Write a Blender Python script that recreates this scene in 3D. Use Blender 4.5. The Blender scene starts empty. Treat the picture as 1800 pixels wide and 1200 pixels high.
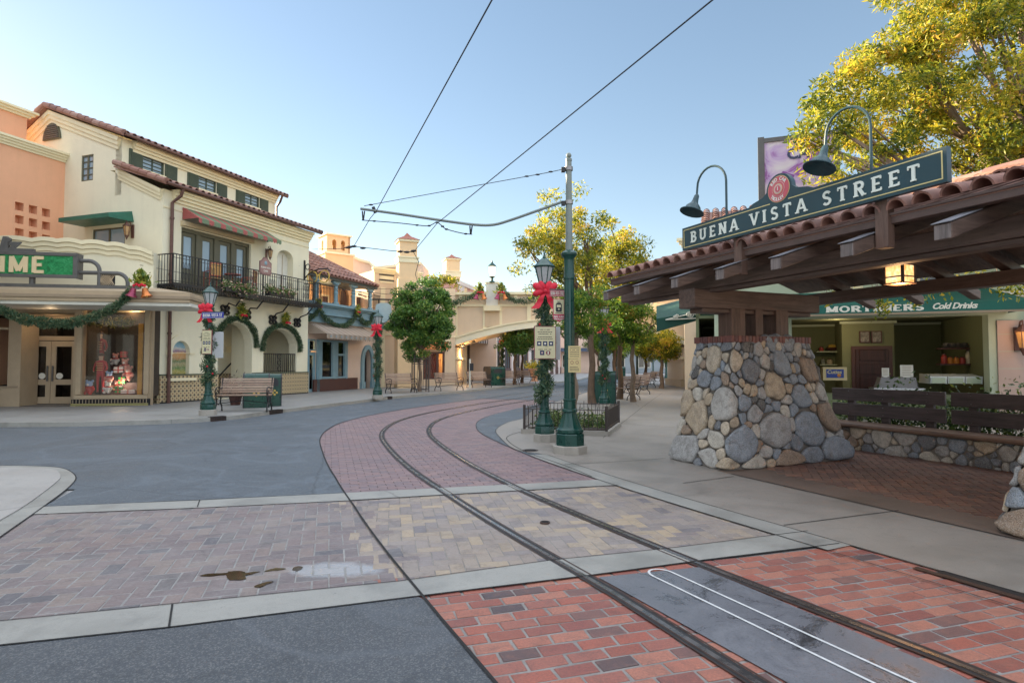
import bpy, math, random
import numpy as np
from mathutils import Vector, Matrix, noise
from mathutils.geometry import tessellate_polygon
PI = math.pi
R = math.radians
rng = random.Random(7)
nrs = np.random.RandomState(11)
F = 1050.0; H0 = 1.4; TH = math.atan(40/1050); CT, ST = math.cos(TH), math.sin(TH)
scn = bpy.context.scene
COL = scn.collection

def ray(px, py):
    v = (600-py)/F
    return Vector(((px-900)/F, CT - v*ST, ST + v*CT))
def G(px, py, z=0.0):
    d = ray(px, py); k = (z-H0)/d.z
    return Vector((d.x*k, d.y*k, z))
def P(px, py, Y):
    d = ray(px, py); k = Y/d.y
    return Vector((d.x*k, Y, H0+d.z*k))

class Fr:
    """vertical facade frame: local x along the wall, local y into the building, z up"""
    def __init__(s, ox, oy, dx, dy):
        n = math.hypot(dx, dy); s.o = Vector((ox, oy, 0)); s.x = Vector((dx/n, dy/n, 0)); s.y = Vector((-dy/n, dx/n, 0))
        s.ang = math.atan2(dy, dx)
        s.M = Matrix.Translation(s.o) @ Matrix.Rotation(s.ang, 4, 'Z')
    def pix(s, px, py, y=0.0):
        d = ray(px, py); c = Vector((0, 0, H0)) - s.o
        k = (y - c.dot(s.y))/d.dot(s.y)
        return ((c+d*k).dot(s.x), H0 + d.z*k)
    def side(s, px, py, x=0.0):
        d = ray(px, py); c = Vector((0, 0, H0)) - s.o
        k = (x - c.dot(s.x))/d.dot(s.x)
        return ((c+d*k).dot(s.y), H0 + d.z*k)
    def w(s, x, y, z=0.0):
        return s.o + s.x*x + s.y*y + Vector((0, 0, z))

# ---------------------------------------------------------------- materials
MATS = {}
def nodes(name):
    m = bpy.data.materials.new(name); m.use_nodes = True
    nt = m.node_tree; b = nt.nodes['Principled BSDF']
    return m, nt, b
def tc(nt, kind='Object'):
    t = nt.nodes.new('ShaderNodeTexCoord'); return t.outputs[kind]
def nz(nt, vec, scale, detail=4, rough=.6, dist=0):
    n = nt.nodes.new('ShaderNodeTexNoise'); n.inputs['Scale'].default_value = scale
    n.inputs['Detail'].default_value = detail; n.inputs['Roughness'].default_value = rough; n.inputs['Distortion'].default_value = dist
    if vec is not None: nt.links.new(vec, n.inputs['Vector'])
    return n
def ramp(nt, fac, stops, const=False):
    r = nt.nodes.new('ShaderNodeValToRGB'); cr = r.color_ramp
    if const: cr.interpolation = 'CONSTANT'
    while len(cr.elements) < len(stops): cr.elements.new(0.5)
    for e, (p, c) in zip(cr.elements, stops):
        e.position = p; e.color = (c[0], c[1], c[2], 1) if hasattr(c, '__len__') else (c, c, c, 1)
    nt.links.new(fac, r.inputs[0]); return r.outputs[0]
def mixc(nt, fac, a, b, mode='MIX'):
    m = nt.nodes.new('ShaderNodeMix'); m.data_type = 'RGBA'; m.blend_type = mode
    for s, v in ((m.inputs[0], fac), (m.inputs[6], a), (m.inputs[7], b)):
        if isinstance(v, bpy.types.NodeSocket): nt.links.new(v, s)
        elif isinstance(v, (int, float)): s.default_value = v
        else: s.default_value = (v[0], v[1], v[2], 1)
    return m.outputs[2]
def math_(nt, op, a, b=0.0, clamp=False):
    m = nt.nodes.new('ShaderNodeMath'); m.operation = op; m.use_clamp = clamp
    for s, v in ((m.inputs[0], a), (m.inputs[1], b)):
        if isinstance(v, bpy.types.NodeSocket): nt.links.new(v, s)
        else: s.default_value = v
    return m.outputs[0]
def bump(nt, b, h, strength, dist=.01):
    n = nt.nodes.new('ShaderNodeBump'); n.inputs['Strength'].default_value = strength; n.inputs['Distance'].default_value = dist
    nt.links.new(h, n.inputs['Height']); nt.links.new(n.outputs[0], b.inputs['Normal']); return n
def attr(nt, name='rnd'):
    a = nt.nodes.new('ShaderNodeAttribute'); a.attribute_name = name; return a.outputs['Fac']

def mat(name, col, rough=.6, var=.12, scale=2.5, bmp=.15, bscale=None, metal=0.0, spec=None, fine=.0):
    """plain surface: colour with soft large blotches, fine grain and a slight bump"""
    if name in MATS: return MATS[name]
    m, nt, b = nodes(name)
    o = tc(nt)
    n1 = nz(nt, o, scale, 5, .65)
    lo = [c*(1-var) for c in col]; hi = [min(1, c*(1+var)) for c in col]
    c = ramp(nt, n1.outputs[0], [(.3, lo), (.7, hi)])
    n2 = nz(nt, o, bscale or scale*14, 3, .6)
    if 'stucco' in name:      # rain streaks, patches and splash dirt near the ground
        mp = nt.nodes.new('ShaderNodeMapping'); nt.links.new(o, mp.inputs[0]); mp.inputs['Scale'].default_value = (3.5, 3.5, .3)
        s1 = nz(nt, mp.outputs[0], 1.0, 6, .7); s2 = nz(nt, o, 5, 5, .75)
        c = mixc(nt, ramp(nt, s1.outputs[0], [(.5, 0.0), (.78, .2)]), c, [x*.7 for x in col])
        c = mixc(nt, ramp(nt, s2.outputs[0], [(.52, 0.0), (.75, .14)]), c, [x*.75 for x in col])
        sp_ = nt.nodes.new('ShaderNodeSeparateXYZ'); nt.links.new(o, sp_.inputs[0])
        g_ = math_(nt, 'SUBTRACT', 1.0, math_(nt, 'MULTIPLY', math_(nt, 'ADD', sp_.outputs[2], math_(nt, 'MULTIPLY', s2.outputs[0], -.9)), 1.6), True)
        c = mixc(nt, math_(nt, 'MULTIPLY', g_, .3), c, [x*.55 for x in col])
    if fine:
        c = mixc(nt, math_(nt, 'MULTIPLY', n2.outputs[0], fine), c, [x*.35 for x in col])
    nt.links.new(c, b.inputs['Base Color'])
    rr = ramp(nt, n1.outputs[0], [(.3, max(.03, rough-.08)), (.7, min(1, rough+.08))])
    nt.links.new(rr, b.inputs['Roughness'])
    b.inputs['Metallic'].default_value = metal
    if spec is not None: b.inputs['Specular IOR Level'].default_value = spec
    if bmp: bump(nt, b, n2.outputs[0], bmp)
    MATS[name] = m; return m
def emat(name, col, strength):
    if name in MATS: return MATS[name]
    m, nt, b = nodes(name)
    b.inputs['Base Color'].default_value = (*col, 1)
    b.inputs['Emission Color'].default_value = (*col, 1); b.inputs['Emission Strength'].default_value = strength
    MATS[name] = m; return m
def glassmat(name, col=(.02, .025, .025), rough=.04, alpha=1.0, trans=0.0):
    if name in MATS: return MATS[name]
    m, nt, b = nodes(name)
    b.inputs['Base Color'].default_value = (*col, 1); b.inputs['Roughness'].default_value = rough
    b.inputs['Specular IOR Level'].default_value = .9
    if trans: b.inputs['Transmission Weight'].default_value = trans; b.inputs['IOR'].default_value = 1.1
    o = tc(nt); n = nz(nt, o, 1.3, 2); bump(nt, b, n.outputs[0], .06, .03)
    MATS[name] = m; return m
def clearglass(name):
    """thin shop-window pane: see-through with a sky reflection"""
    if name in MATS: return MATS[name]
    m = bpy.data.materials.new(name); m.use_nodes = True; nt = m.node_tree; nt.nodes.clear()
    out = nt.nodes.new('ShaderNodeOutputMaterial'); t = nt.nodes.new('ShaderNodeBsdfTransparent'); g = nt.nodes.new('ShaderNodeBsdfGlossy')
    g.inputs['Roughness'].default_value = .03
    f = nt.nodes.new('ShaderNodeFresnel'); f.inputs[0].default_value = 1.55
    mx = nt.nodes.new('ShaderNodeMixShader'); nt.links.new(f.outputs[0], mx.inputs[0]); nt.links.new(t.outputs[0], mx.inputs[1]); nt.links.new(g.outputs[0], mx.inputs[2])
    nt.links.new(mx.outputs[0], out.inputs[0]); MATS[name] = m; return m
def palette(name, stops, rough=.7, bmp=.25, bscale=60, fine=.35, const=True, stain=None, rvar=.1):
    """colour picked per brick / stone / tile from the face attribute 'rnd'"""
    if name in MATS: return MATS[name]
    m, nt, b = nodes(name); o = tc(nt)
    c = ramp(nt, attr(nt), stops, const)
    n2 = nz(nt, o, bscale, 5, .7); n1 = nz(nt, o, 1.2, 3, .6)
    c = mixc(nt, ramp(nt, n2.outputs[0], [(.35, 0.0), (.75, fine)]), c, (.05, .045, .045))
    c = mixc(nt, ramp(nt, n1.outputs[0], [(.4, 0.0), (.7, .35)]), c, stain or (.3, .28, .27))
    n3 = nz(nt, o, 4.5, 6, .75, .8); n4 = nz(nt, o, 17, 5, .75)
    c = mixc(nt, ramp(nt, n3.outputs[0], [(.5, 0.0), (.72, .5)]), c, (.06, .052, .05))
    c = mixc(nt, ramp(nt, n4.outputs[0], [(.5, 0.0), (.74, .4)]), c, stain or (.3, .28, .27))
    nt.links.new(c, b.inputs['Base Color'])
    nt.links.new(ramp(nt, n1.outputs[0], [(.3, rough-rvar), (.7, min(1, rough+rvar))]), b.inputs['Roughness'])
    bump(nt, b, n2.outputs[0], bmp, .006)
    MATS[name] = m; return m
def leafmat(name, stops, trans=.35, rough=.45):
    if name in MATS: return MATS[name]
    m, nt, b = nodes(name)
    c = ramp(nt, attr(nt), stops)
    nt.links.new(c, b.inputs['Base Color']); b.inputs['Roughness'].default_value = rough
    t = nt.nodes.new('ShaderNodeBsdfTranslucent'); nt.links.new(c, t.inputs[0])
    mx = nt.nodes.new('ShaderNodeMixShader'); mx.inputs[0].default_value = trans
    nt.links.new(b.outputs[0], mx.inputs[1]); nt.links.new(t.outputs[0], mx.inputs[2])
    nt.links.new(mx.outputs[0], nt.nodes['Material Output'].inputs[0])
    MATS[name] = m; return m

# ---------------------------------------------------------------- things
def props(o, label=None, cat=None, group=None, kind=None):
    if label: o['label'] = label
    if cat: o['category'] = cat
    if group: o['group'] = group
    if kind: o['kind'] = kind
    return o
def thing(name, label, cat, loc=(0, 0, 0), rz=0.0, group=None, scale=1.0):
    o = bpy.data.objects.new(name, None); COL.objects.link(o)
    o.empty_display_size = .2
    o.matrix_world = Matrix.Translation(Vector(loc)) @ Matrix.Rotation(rz, 4, 'Z') @ Matrix.Scale(scale, 4)
    return props(o, label, cat, group)
def copytree(o, loc, rz=0.0, label=None, group=None, scale=None):
    def rec(s, par):
        c = s.copy(); COL.objects.link(c)
        if par: c.parent = par
        for ch in [k for k in bpy.data.objects if k.parent == s]: rec(ch, c)
        return c
    r = rec(o, None)
    r.location = Vector(loc); r.rotation_euler = (0, 0, rz)
    if scale: r.scale = (scale,)*3
    if label: r['label'] = label
    if group: r['group'] = group
    return r

class MB:
    def __init__(s, T=None):
        s.v = []; s.f = []; s.m = []; s.r = []; s.T = T
        s.mats = []
    def add(s, vs, fs, mt, rnd=None, T=None):
        b = len(s.v)
        M = T if T is not None else s.T
        if M is not None: vs = [M @ Vector(v) for v in vs]
        s.v += [tuple(v) for v in vs]
        if mt not in s.mats: s.mats.append(mt)
        i = s.mats.index(mt)
        if rnd is None: rnd = rng.random()
        for f in fs:
            s.f.append(tuple(b+k for k in f)); s.m.append(i); s.r.append(rnd)
    def box(s, x0, x1, y0, y1, z0, z1, mt, T=None, rnd=None):
        vs = [(x0, y0, z0), (x1, y0, z0), (x1, y1, z0), (x0, y1, z0), (x0, y0, z1), (x1, y0, z1), (x1, y1, z1), (x0, y1, z1)]
        s.add(vs, [(0, 3, 2, 1), (4, 5, 6, 7), (0, 1, 5, 4), (1, 2, 6, 5), (2, 3, 7, 6), (3, 0, 4, 7)], mt, rnd, T)
    def prism(s, pts, axis, a, b, mt, T=None, rnd=None):
        """2D polygon extruded along axis from a to b. axis 'y': pts are (x,z); 'x': (y,z); 'z': (x,y)"""
        n = len(pts)
        def mk(p, t):
            return (p[0], t, p[1]) if axis == 'y' else ((t, p[0], p[1]) if axis == 'x' else (p[0], p[1], t))
        vs = [mk(p, a) for p in pts]+[mk(p, b) for p in pts]
        tri = tessellate_polygon([[Vector((p[0], p[1], 0)) for p in pts]])
        fs = [tuple(t) for t in tri]+[tuple(n+k for k in reversed(t)) for t in tri]
        fs += [(i, (i+1) % n, n+(i+1) % n, n+i) for i in range(n)]
        s.add(vs, fs, mt, rnd, T)
    def holed(s, outer, holes, axis, a, b, mt, T=None, inner=None):
        """polygon with holes extruded; 'inner' is the material of the reveals"""
        if len(outer) == 4 and all(len(h) == 4 for h in holes):
            bb = lambda l: (min(p[0] for p in l), max(p[0] for p in l), min(p[1] for p in l), max(p[1] for p in l))
            O = bb(outer); Hs = [bb(h) for h in holes]
            if abs((O[1]-O[0])*(O[3]-O[2])-abs(sum(outer[i][0]*outer[(i+1) % 4][1]-outer[(i+1) % 4][0]*outer[i][1] for i in range(4)))/2) < 1e-4:
                xs = sorted(set([O[0], O[1]]+[v for h in Hs for v in h[:2]])); zs = sorted(set([O[2], O[3]]+[v for h in Hs for v in h[2:]]))
                mk = (lambda x, z, t: (x, t, z)) if axis == 'y' else ((lambda x, z, t: (t, x, z)) if axis == 'x' else (lambda x, z, t: (x, z, t)))
                for i in range(len(xs)-1):
                    for j in range(len(zs)-1):
                        mxx, mzz = (xs[i]+xs[i+1])/2, (zs[j]+zs[j+1])/2
                        if any(h[0] < mxx < h[1] and h[2] < mzz < h[3] for h in Hs): continue
                        for t in (a, b): s.add([mk(xs[i], zs[j], t), mk(xs[i+1], zs[j], t), mk(xs[i+1], zs[j+1], t), mk(xs[i], zs[j+1], t)], [(0, 1, 2, 3)], mt, None, T)
                for k, l in enumerate([O]+Hs):
                    c = [(l[0], l[2]), (l[1], l[2]), (l[1], l[3]), (l[0], l[3])]
                    for i in range(4):
                        p, q = c[i], c[(i+1) % 4]; s.add([mk(*p, a), mk(*q, a), mk(*q, b), mk(*p, b)], [(0, 1, 2, 3)], (inner or mt) if k else mt, None, T)
                return
        loops = [outer]+holes
        flat = [p for l in loops for p in l]; n = len(flat)
        def mk(p, t):
            return (p[0], t, p[1]) if axis == 'y' else ((t, p[0], p[1]) if axis == 'x' else (p[0], p[1], t))
        tri = tessellate_polygon([[Vector((p[0], p[1], 0)) for p in l] for l in loops])
        vs = [mk(p, a) for p in flat]+[mk(p, b) for p in flat]
        s.add(vs, [tuple(t) for t in tri]+[tuple(n+k for k in reversed(t)) for t in tri], mt, None, T)
        k = 0
        for li, l in enumerate(loops):
            m = len(l); fs = [(k+i, k+(i+1) % m, n+k+(i+1) % m, n+k+i) for i in range(m)]
            s.add(vs, fs, (inner or mt) if li else mt, None, T); k += m
    def tube(s, pts, r, mt, n=8, caps=True, T=None, closed=False):
        pts = [Vector(p) for p in pts]
        rs = r if hasattr(r, '__len__') else [r]*len(pts)
        vs = []; N = len(pts); up = None
        for i, p in enumerate(pts):
            a = pts[i-1] if (i or closed) else pts[i]; c = pts[(i+1) % N] if (i < N-1 or closed) else pts[i]
            d = (c-a)
            if d.length < 1e-9: d = Vector((0, 0, 1))
            d.normalize()
            if up is None: up = Vector((0, 0, 1)) if abs(d.z) < .9 else Vector((1, 0, 0))
            x = d.cross(up)
            if x.length < 1e-6: x = d.orthogonal()
            x.normalize(); y = x.cross(d); up = y
            for k in range(n):
                t = 2*PI*k/n; vs.append(p + x*math.cos(t)*rs[i] + y*math.sin(t)*rs[i])
        fs = []
        for i in range(N if closed else N-1):
            j = (i+1) % N
            for k in range(n):
                fs.append((i*n+k, i*n+(k+1) % n, j*n+(k+1) % n, j*n+k))
        if caps and not closed: fs += [tuple(range(n))[::-1], tuple((N-1)*n+k for k in range(n))]
        s.add(vs, fs, mt, None, T)
    def lathe(s, prof, mt, n=16, T=None, flute=0, rot=0.0, c=(0, 0)):
        """prof: list of (r, z)"""
        vs = []
        for r, z in prof:
            for k in range(n):
                t = 2*PI*k/n+rot; q = r*(1-(flute if k % 2 else 0))
                vs.append((c[0]+q*math.cos(t), c[1]+q*math.sin(t), z))
        fs = [(i*n+k, i*n+(k+1) % n, (i+1)*n+(k+1) % n, (i+1)*n+k) for i in range(len(prof)-1) for k in range(n)]
        fs += [tuple(range(n))[::-1], tuple((len(prof)-1)*n+k for k in range(n))]
        s.add(vs, fs, mt, None, T)
    def ball(s, c, r, mt, n=8, sc=(1, 1, 1), rnd=None, T=None):
        vs = []; m = max(4, n//2+1)
        for i in range(1, m):
            a = PI*i/m
            for k in range(n):
                t = 2*PI*k/n; vs.append((c[0]+r*sc[0]*math.sin(a)*math.cos(t), c[1]+r*sc[1]*math.sin(a)*math.sin(t), c[2]+r*sc[2]*math.cos(a)))
        vs += [(c[0], c[1], c[2]+r*sc[2]), (c[0], c[1], c[2]-r*sc[2])]; q = (m-1)*n
        fs = [(i*n+k, (i+1)*n+k, (i+1)*n+(k+1) % n, i*n+(k+1) % n) for i in range(m-2) for k in range(n)]
        fs += [(q, k, (k+1) % n) for k in range(n)]+[(q+1, (m-2)*n+(k+1) % n, (m-2)*n+k) for k in range(n)]
        s.add(vs, fs, mt, rnd, T)
    def build(s, name, parent=None, smooth=True, bevel=0.0, origin=None, ang=35):
        me = bpy.data.meshes.new(name)
        v = s.v
        if origin is not None: v = [(p[0]-origin[0], p[1]-origin[1], p[2]-origin[2]) for p in v]
        me.from_pydata(v, [], s.f)
        for m in s.mats: me.materials.append(m)
        me.polygons.foreach_set('material_index', s.m)
        a = me.attributes.new('rnd', 'FLOAT', 'FACE'); a.data.foreach_set('value', s.r)
        if smooth:
            me.polygons.foreach_set('use_smooth', [True]*len(s.f))
        me.update()
        if smooth: me.set_sharp_from_angle(angle=R(ang))
        o = bpy.data.objects.new(name, me); COL.objects.link(o)
        if parent: o.parent = parent
        if origin is not None: o.location = origin
        if bevel:
            b = o.modifiers.new('bevel', 'BEVEL'); b.width = bevel; b.segments = 2; b.limit_method = 'ANGLE'; b.angle_limit = R(50); b.harden_normals = False
        return o

def arc(cx, cy, r, a0, a1, n=10, ry=None):
    ry = r if ry is None else ry
    return [(cx+r*math.cos(R(a0+(a1-a0)*i/n)), cy+ry*math.sin(R(a0+(a1-a0)*i/n))) for i in range(n+1)]
def archpts(x0, x1, z0, zs, zt, n=12):
    """opening outline with an elliptical arch top: springs at zs, crown at zt"""
    return [(x0, z0), (x1, z0)]+arc((x0+x1)/2, zs, (x1-x0)/2, 0, 180, n, zt-zs)
def rect(x0, x1, z0, z1): return [(x0, z0), (x1, z0), (x1, z1), (x0, z1)]
def catmull(pts, n=8):
    out = []; p = [Vector(q) for q in pts]; p = [p[0]*2-p[1]]+p+[p[-1]*2-p[-2]]
    for i in range(1, len(p)-2):
        for k in range(n):
            t = k/n
            out.append(.5*((2*p[i])+(p[i+1]-p[i-1])*t+(2*p[i-1]-5*p[i]+4*p[i+1]-p[i+2])*t*t+(3*p[i]-p[i-1]-3*p[i+1]+p[i+2])*t**3))
    out.append(p[-2]); return out

def leafmesh(name, cen, size, mt, parent=None, aspect=.32, stops=None, droop=.0, rnd=None, outdir=None, origin=None, fold=.25):
    """cen: (N,3) leaf positions; each leaf is a folded pointed blade of two triangles pairs"""
    cen = np.asarray(cen, float); N = len(cen)
    d = nrs.normal(size=(N, 3)); d[:, 2] -= droop
    if outdir is not None: d = d*.7+np.asarray(outdir)*1.1
    d /= np.linalg.norm(d, axis=1)[:, None]+1e-9
    q = nrs.normal(size=(N, 3)); s = np.cross(d, q); s /= np.linalg.norm(s, axis=1)[:, None]+1e-9
    nn = np.cross(d, s)
    L = size*(.6+.8*nrs.rand(N))[:, None]; W = L*aspect*.5
    a = cen-d*L*.5; b = cen+d*L*.5; m = cen-nn*L*fold*.3
    l = cen+s*W; r = cen-s*W
    V = np.stack([a, l, m, r, b], 1).reshape(-1, 3)
    if origin is not None: V = V-np.asarray(origin)
    base = (np.arange(N)*5)[:, None]
    f = np.concatenate([base+np.array([[0, 2, 1]]), base+np.array([[1, 2, 4]]), base+np.array([[0, 3, 2]]), base+np.array([[3, 4, 2]])], 1).reshape(-1)
    me = bpy.data.meshes.new(name)
    me.vertices.add(len(V)); me.vertices.foreach_set('co', V.reshape(-1).astype(np.float32))
    nf = N*4
    me.loops.add(nf*3); me.loops.foreach_set('vertex_index', f.astype(np.int32))
    me.polygons.add(nf); me.polygons.foreach_set('loop_start', np.arange(0, nf*3, 3).astype(np.int32))
    if rnd is None: rnd = nrs.rand(N)
    me.update(calc_edges=True)
    at = me.attributes.new('rnd', 'FLOAT', 'FACE'); at.data.foreach_set('value', np.repeat(rnd, 4).astype(np.float32))
    me.materials.append(mt); me.validate()
    o = bpy.data.objects.new(name, me); COL.objects.link(o)
    if parent: o.parent = parent
    if origin is not None: o.location = origin
    return o

# ---------------------------------------------------------------- lettering
def text(s, size, mt, name='lettering', parent=None, T=None, ext=.004, off=0.0, shear=0.0, space=1.0, align='CENTER'):
    """flat text standing in the local xz plane, facing -y"""
    c = bpy.data.curves.new(name, 'FONT'); c.body = s; c.size = size; c.extrude = ext; c.offset = off; c.shear = shear; c.space_character = space
    c.align_x = align; c.align_y = 'CENTER'; c.resolution_u = 3
    o = bpy.data.objects.new('tmp', c); COL.objects.link(o)
    dg = bpy.context.evaluated_depsgraph_get()
    me = bpy.data.meshes.new_from_object(o.evaluated_get(dg)); bpy.data.objects.remove(o); bpy.data.curves.remove(c)
    M = (T or Matrix.Identity(4)) @ Matrix.Rotation(PI/2, 4, 'X')
    me.transform(M); me.materials.clear(); me.materials.append(mt)
    me.name = name
    ob = bpy.data.objects.new(name, me); COL.objects.link(ob)
    if parent: ob.parent = parent
    return ob

def _a(cx, cy, rx, ry, a0, a1, n=12): return arc(cx, cy, rx, a0, a1, n, ry)
GL = {
 'A': (.86, [[(.06, 0), (.43, 1)], [(.8, 0), (.43, 1)], [(.2, .32), (.66, .32)]], [(.06, 0), (.8, 0)]),
 'B': (.74, [[(.16, 0), (.16, 1)], [(.16, .94)]+_a(.4, .745, .2, .195, 90, -90)+[(.16, .55)], [(.16, .5)]+_a(.42, .28, .23, .22, 90, -90)+[(.16, .06)]], [(.16, 0), (.16, 1)]),
 'C': (.78, [_a(.44, .5, .33, .44, 50, 310, 18)], []),
 'D': (.8, [[(.16, 0), (.16, 1)], [(.16, .94)]+_a(.36, .5, .33, .44, 90, -90)+[(.16, .06)]], [(.16, 0), (.16, 1)]),
 'E': (.7, [[(.16, 0), (.16, 1)], [(.16, .94), (.64, .94)], [(.16, .5), (.54, .5)], [(.16, .06), (.66, .06)]], [(.16, 0), (.16, 1), 'r.62,.88', 'r.64,.12']),
 'I': (.36, [[(.18, 0), (.18, 1)]], [(.18, 0), (.18, 1)]),
 'M': (1.0, [[(.14, 0), (.14, 1)], [(.86, 0), (.86, 1)], [(.14, .98), (.5, .1)], [(.86, .98), (.5, .1)]], [(.14, 0), (.14, 1), (.86, 0), (.86, 1)]),
 'N': (.86, [[(.14, 0), (.14, 1)], [(.72, 0), (.72, 1)], [(.14, .96), (.72, .04)]], [(.14, 0), (.14, 1), (.72, 1)]),
 'O': (.86, [_a(.43, .5, .33, .44, 0, 360, 26)], []),
 'R': (.8, [[(.16, 0), (.16, 1)], [(.16, .94)]+_a(.42, .72, .22, .22, 90, -90)+[(.16, .5)], [(.4, .5), (.7, 0)]], [(.16, 0), (.16, 1), (.7, 0)]),
 'S': (.7, [_a(.35, .73, .24, .21, 25, 270, 12)+_a(.35, .27, .25, .21, 90, -155, 12)[1:]], []),
 'T': (.78, [[(.39, 0), (.39, 1)], [(.06, .94), (.72, .94)]], [(.39, 0), 'r.07,.86', 'r.71,.86']),
 'U': (.82, [[(.15, 1), (.15, .34)]+_a(.41, .34, .26, .28, 180, 360)+[(.67, 1)]], [(.15, 1), (.67, 1)]),
 'V': (.82, [[(.06, 1), (.41, .02)], [(.76, 1), (.41, .02)]], [(.06, 1), (.76, 1)]),
 ' ': (.45, [], []), "'": (.25, [[(.12, 1), (.1, .75)]], []),
}
def strip(mb, pts, w, y0, y1, mt, T):
    n = len(pts); L = []; Rr = []
    closed = (Vector(pts[0])-Vector(pts[-1])).length < 1e-6 and n > 3
    for i in range(n):
        a = Vector(pts[i-1] if i else (pts[-2] if closed else pts[0])); b = Vector(pts[i]); c = Vector(pts[i+1] if i < n-1 else (pts[1] if closed else pts[-1]))
        d1 = (b-a); d2 = (c-b)
        if d1.length < 1e-9: d1 = d2
        if d2.length < 1e-9: d2 = d1
        d1 = d1.normalized(); d2 = d2.normalized(); t = (d1+d2).normalized(); nn = Vector((-t.y, t.x))
        k = w/2/max(.5, nn.dot(Vector((-d1.y, d1.x)))); L.append(b+nn*k); Rr.append(b-nn*k)
    vs = [(p.x, y0, p.y) for p in L]+[(p.x, y0, p.y) for p in Rr]+[(p.x, y1, p.y) for p in L]+[(p.x, y1, p.y) for p in Rr]
    fs = []
    for i in range(n-1):
        fs += [(i, i+1, n+i+1, n+i), (2*n+i, 3*n+i, 3*n+i+1, 2*n+i+1), (i, 2*n+i, 2*n+i+1, i+1), (n+i, n+i+1, 3*n+i+1, 3*n+i)]
    fs += [(0, n, 3*n, 2*n), (n-1, 3*n-1, 4*n-1, 2*n-1)]
    mb.add(vs, fs, mt, None, T)
def letters(mb, s, h, mt, T, wt=.2, thin=.13, serif=True, d=.006, gap=.1, align=0.5, wide=1.0):
    """serifed capitals standing in the local xz plane at y=0 facing -y"""
    tot = sum(GL[c][0]*wide+gap for c in s)-gap
    x = -tot*align*h; k = 0
    for c in s:
        w, st, sf = GL[c]
        for p in st:
            vert = len(p) == 2 and abs(p[0][0]-p[1][0]) < abs(p[0][1]-p[1][1])
            horiz = len(p) == 2 and abs(p[0][1]-p[1][1]) < 1e-6
            q = wt if vert else (thin if horiz else (wt+thin)/2)
            if c in 'AV' and not horiz: q = wt*.85
            k += 1; strip(mb, [(x+a*h*wide, b*h) for a, b in p], q*h, -d-(k % 7)*.0005, 0, mt, T)
        if serif:
            for t in sf:
                k += 1; dd = -d-(k % 7)*.0005-.0003
                if isinstance(t, str):
                    a, b = [float(v) for v in t[1:].split(',')]
                    mb.prism([(x+(a-.045)*h*wide, (b-.1)*h), (x+(a+.045)*h*wide, (b-.1)*h), (x+(a+.045)*h*wide, (b+.1)*h), (x+(a-.045)*h*wide, (b+.1)*h)], 'y', dd, 0, mt, T)
                else:
                    a, b = t; b0, b1 = (0, .1) if b == 0 else (.9, 1)
                    mb.prism([(x+(a-.17)*h*wide, b0*h), (x+(a+.17)*h*wide, b0*h), (x+(a+.17)*h*wide, b1*h), (x+(a-.17)*h*wide, b1*h)], 'y', dd, 0, mt, T)
        x += (w*wide+gap)*h
    return tot*h
# ================================================================ GROUND
def ground_sheet(name, pts, z, mt, kind='structure', thick=0.0):
    mb = MB()
    tri = tessellate_polygon([[Vector((p[0], p[1], 0)) for p in pts]])
    mb.add([(p[0], p[1], z) for p in pts], [tuple(t) for t in tri], mt)
    if thick:
        n = len(pts)
        mb.add([(p[0], p[1], z) for p in pts]+[(p[0], p[1], z-thick) for p in pts], [(i, (i+1) % n, n+(i+1) % n, n+i) for i in range(n)], mt)
    o = mb.build(name, smooth=False)
    # make every face look up
    me = o.data
    for p in me.polygons:
        if abs(p.normal.z) > .5 and p.normal.z < 0: p.flip()
    o['kind'] = kind; return o

def asphaltmat(name, col, agg, scale=90, patch=.25):
    m, nt, b = nodes(name); o = tc(nt)
    n1 = nz(nt, o, .7, 6, .6, .4); n2 = nz(nt, o, scale, 3, .7)
    v = nt.nodes.new('ShaderNodeTexVoronoi'); v.inputs['Scale'].default_value = scale*.9; nt.links.new(o, v.inputs['Vector'])
    c = ramp(nt, n1.outputs[0], [(.3, [x*(1-patch) for x in col]), (.5, col), (.72, [x*(1+patch) for x in col])])
    c = mixc(nt, ramp(nt, v.outputs['Color'], [(.55, 0.0), (.8, .5)]), c, agg)
    c = mixc(nt, ramp(nt, n2.outputs[0], [(.3, .6), (.5, 0.0)]), c, [x*.4 for x in col])
    n4 = nz(nt, o, 2.3, 6, .75, 1.0)
    c = mixc(nt, ramp(nt, n4.outputs[0], [(.54, 0.0), (.68, .6)]), c, [x*.5 for x in col])
    n6 = nz(nt, o, .33, 3, .5, 2.0); c = mixc(nt, ramp(nt, n6.outputs[0], [(.47, 0.0), (.5, .35), (.53, 0.0)]), c, [x*1.7 for x in col])
    vc = nt.nodes.new('ShaderNodeTexVoronoi'); vc.feature = 'DISTANCE_TO_EDGE'; vc.inputs['Scale'].default_value = .28
    nd = nz(nt, o, 1.6, 4, .7); nt.links.new(mixc(nt, .12, o, nd.outputs['Color']), vc.inputs['Vector'])
    c = mixc(nt, ramp(nt, vc.outputs['Distance'], [(.0, .55), (.004, 0.0)]), c, [x*.35 for x in col])
    nt.links.new(c, b.inputs['Base Color'])
    nt.links.new(ramp(nt, n1.outputs[0], [(.3, .5), (.7, .75)]), b.inputs['Roughness'])
    bump(nt, b, n2.outputs[0], .5, .006); MATS[name] = m; return m
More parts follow.
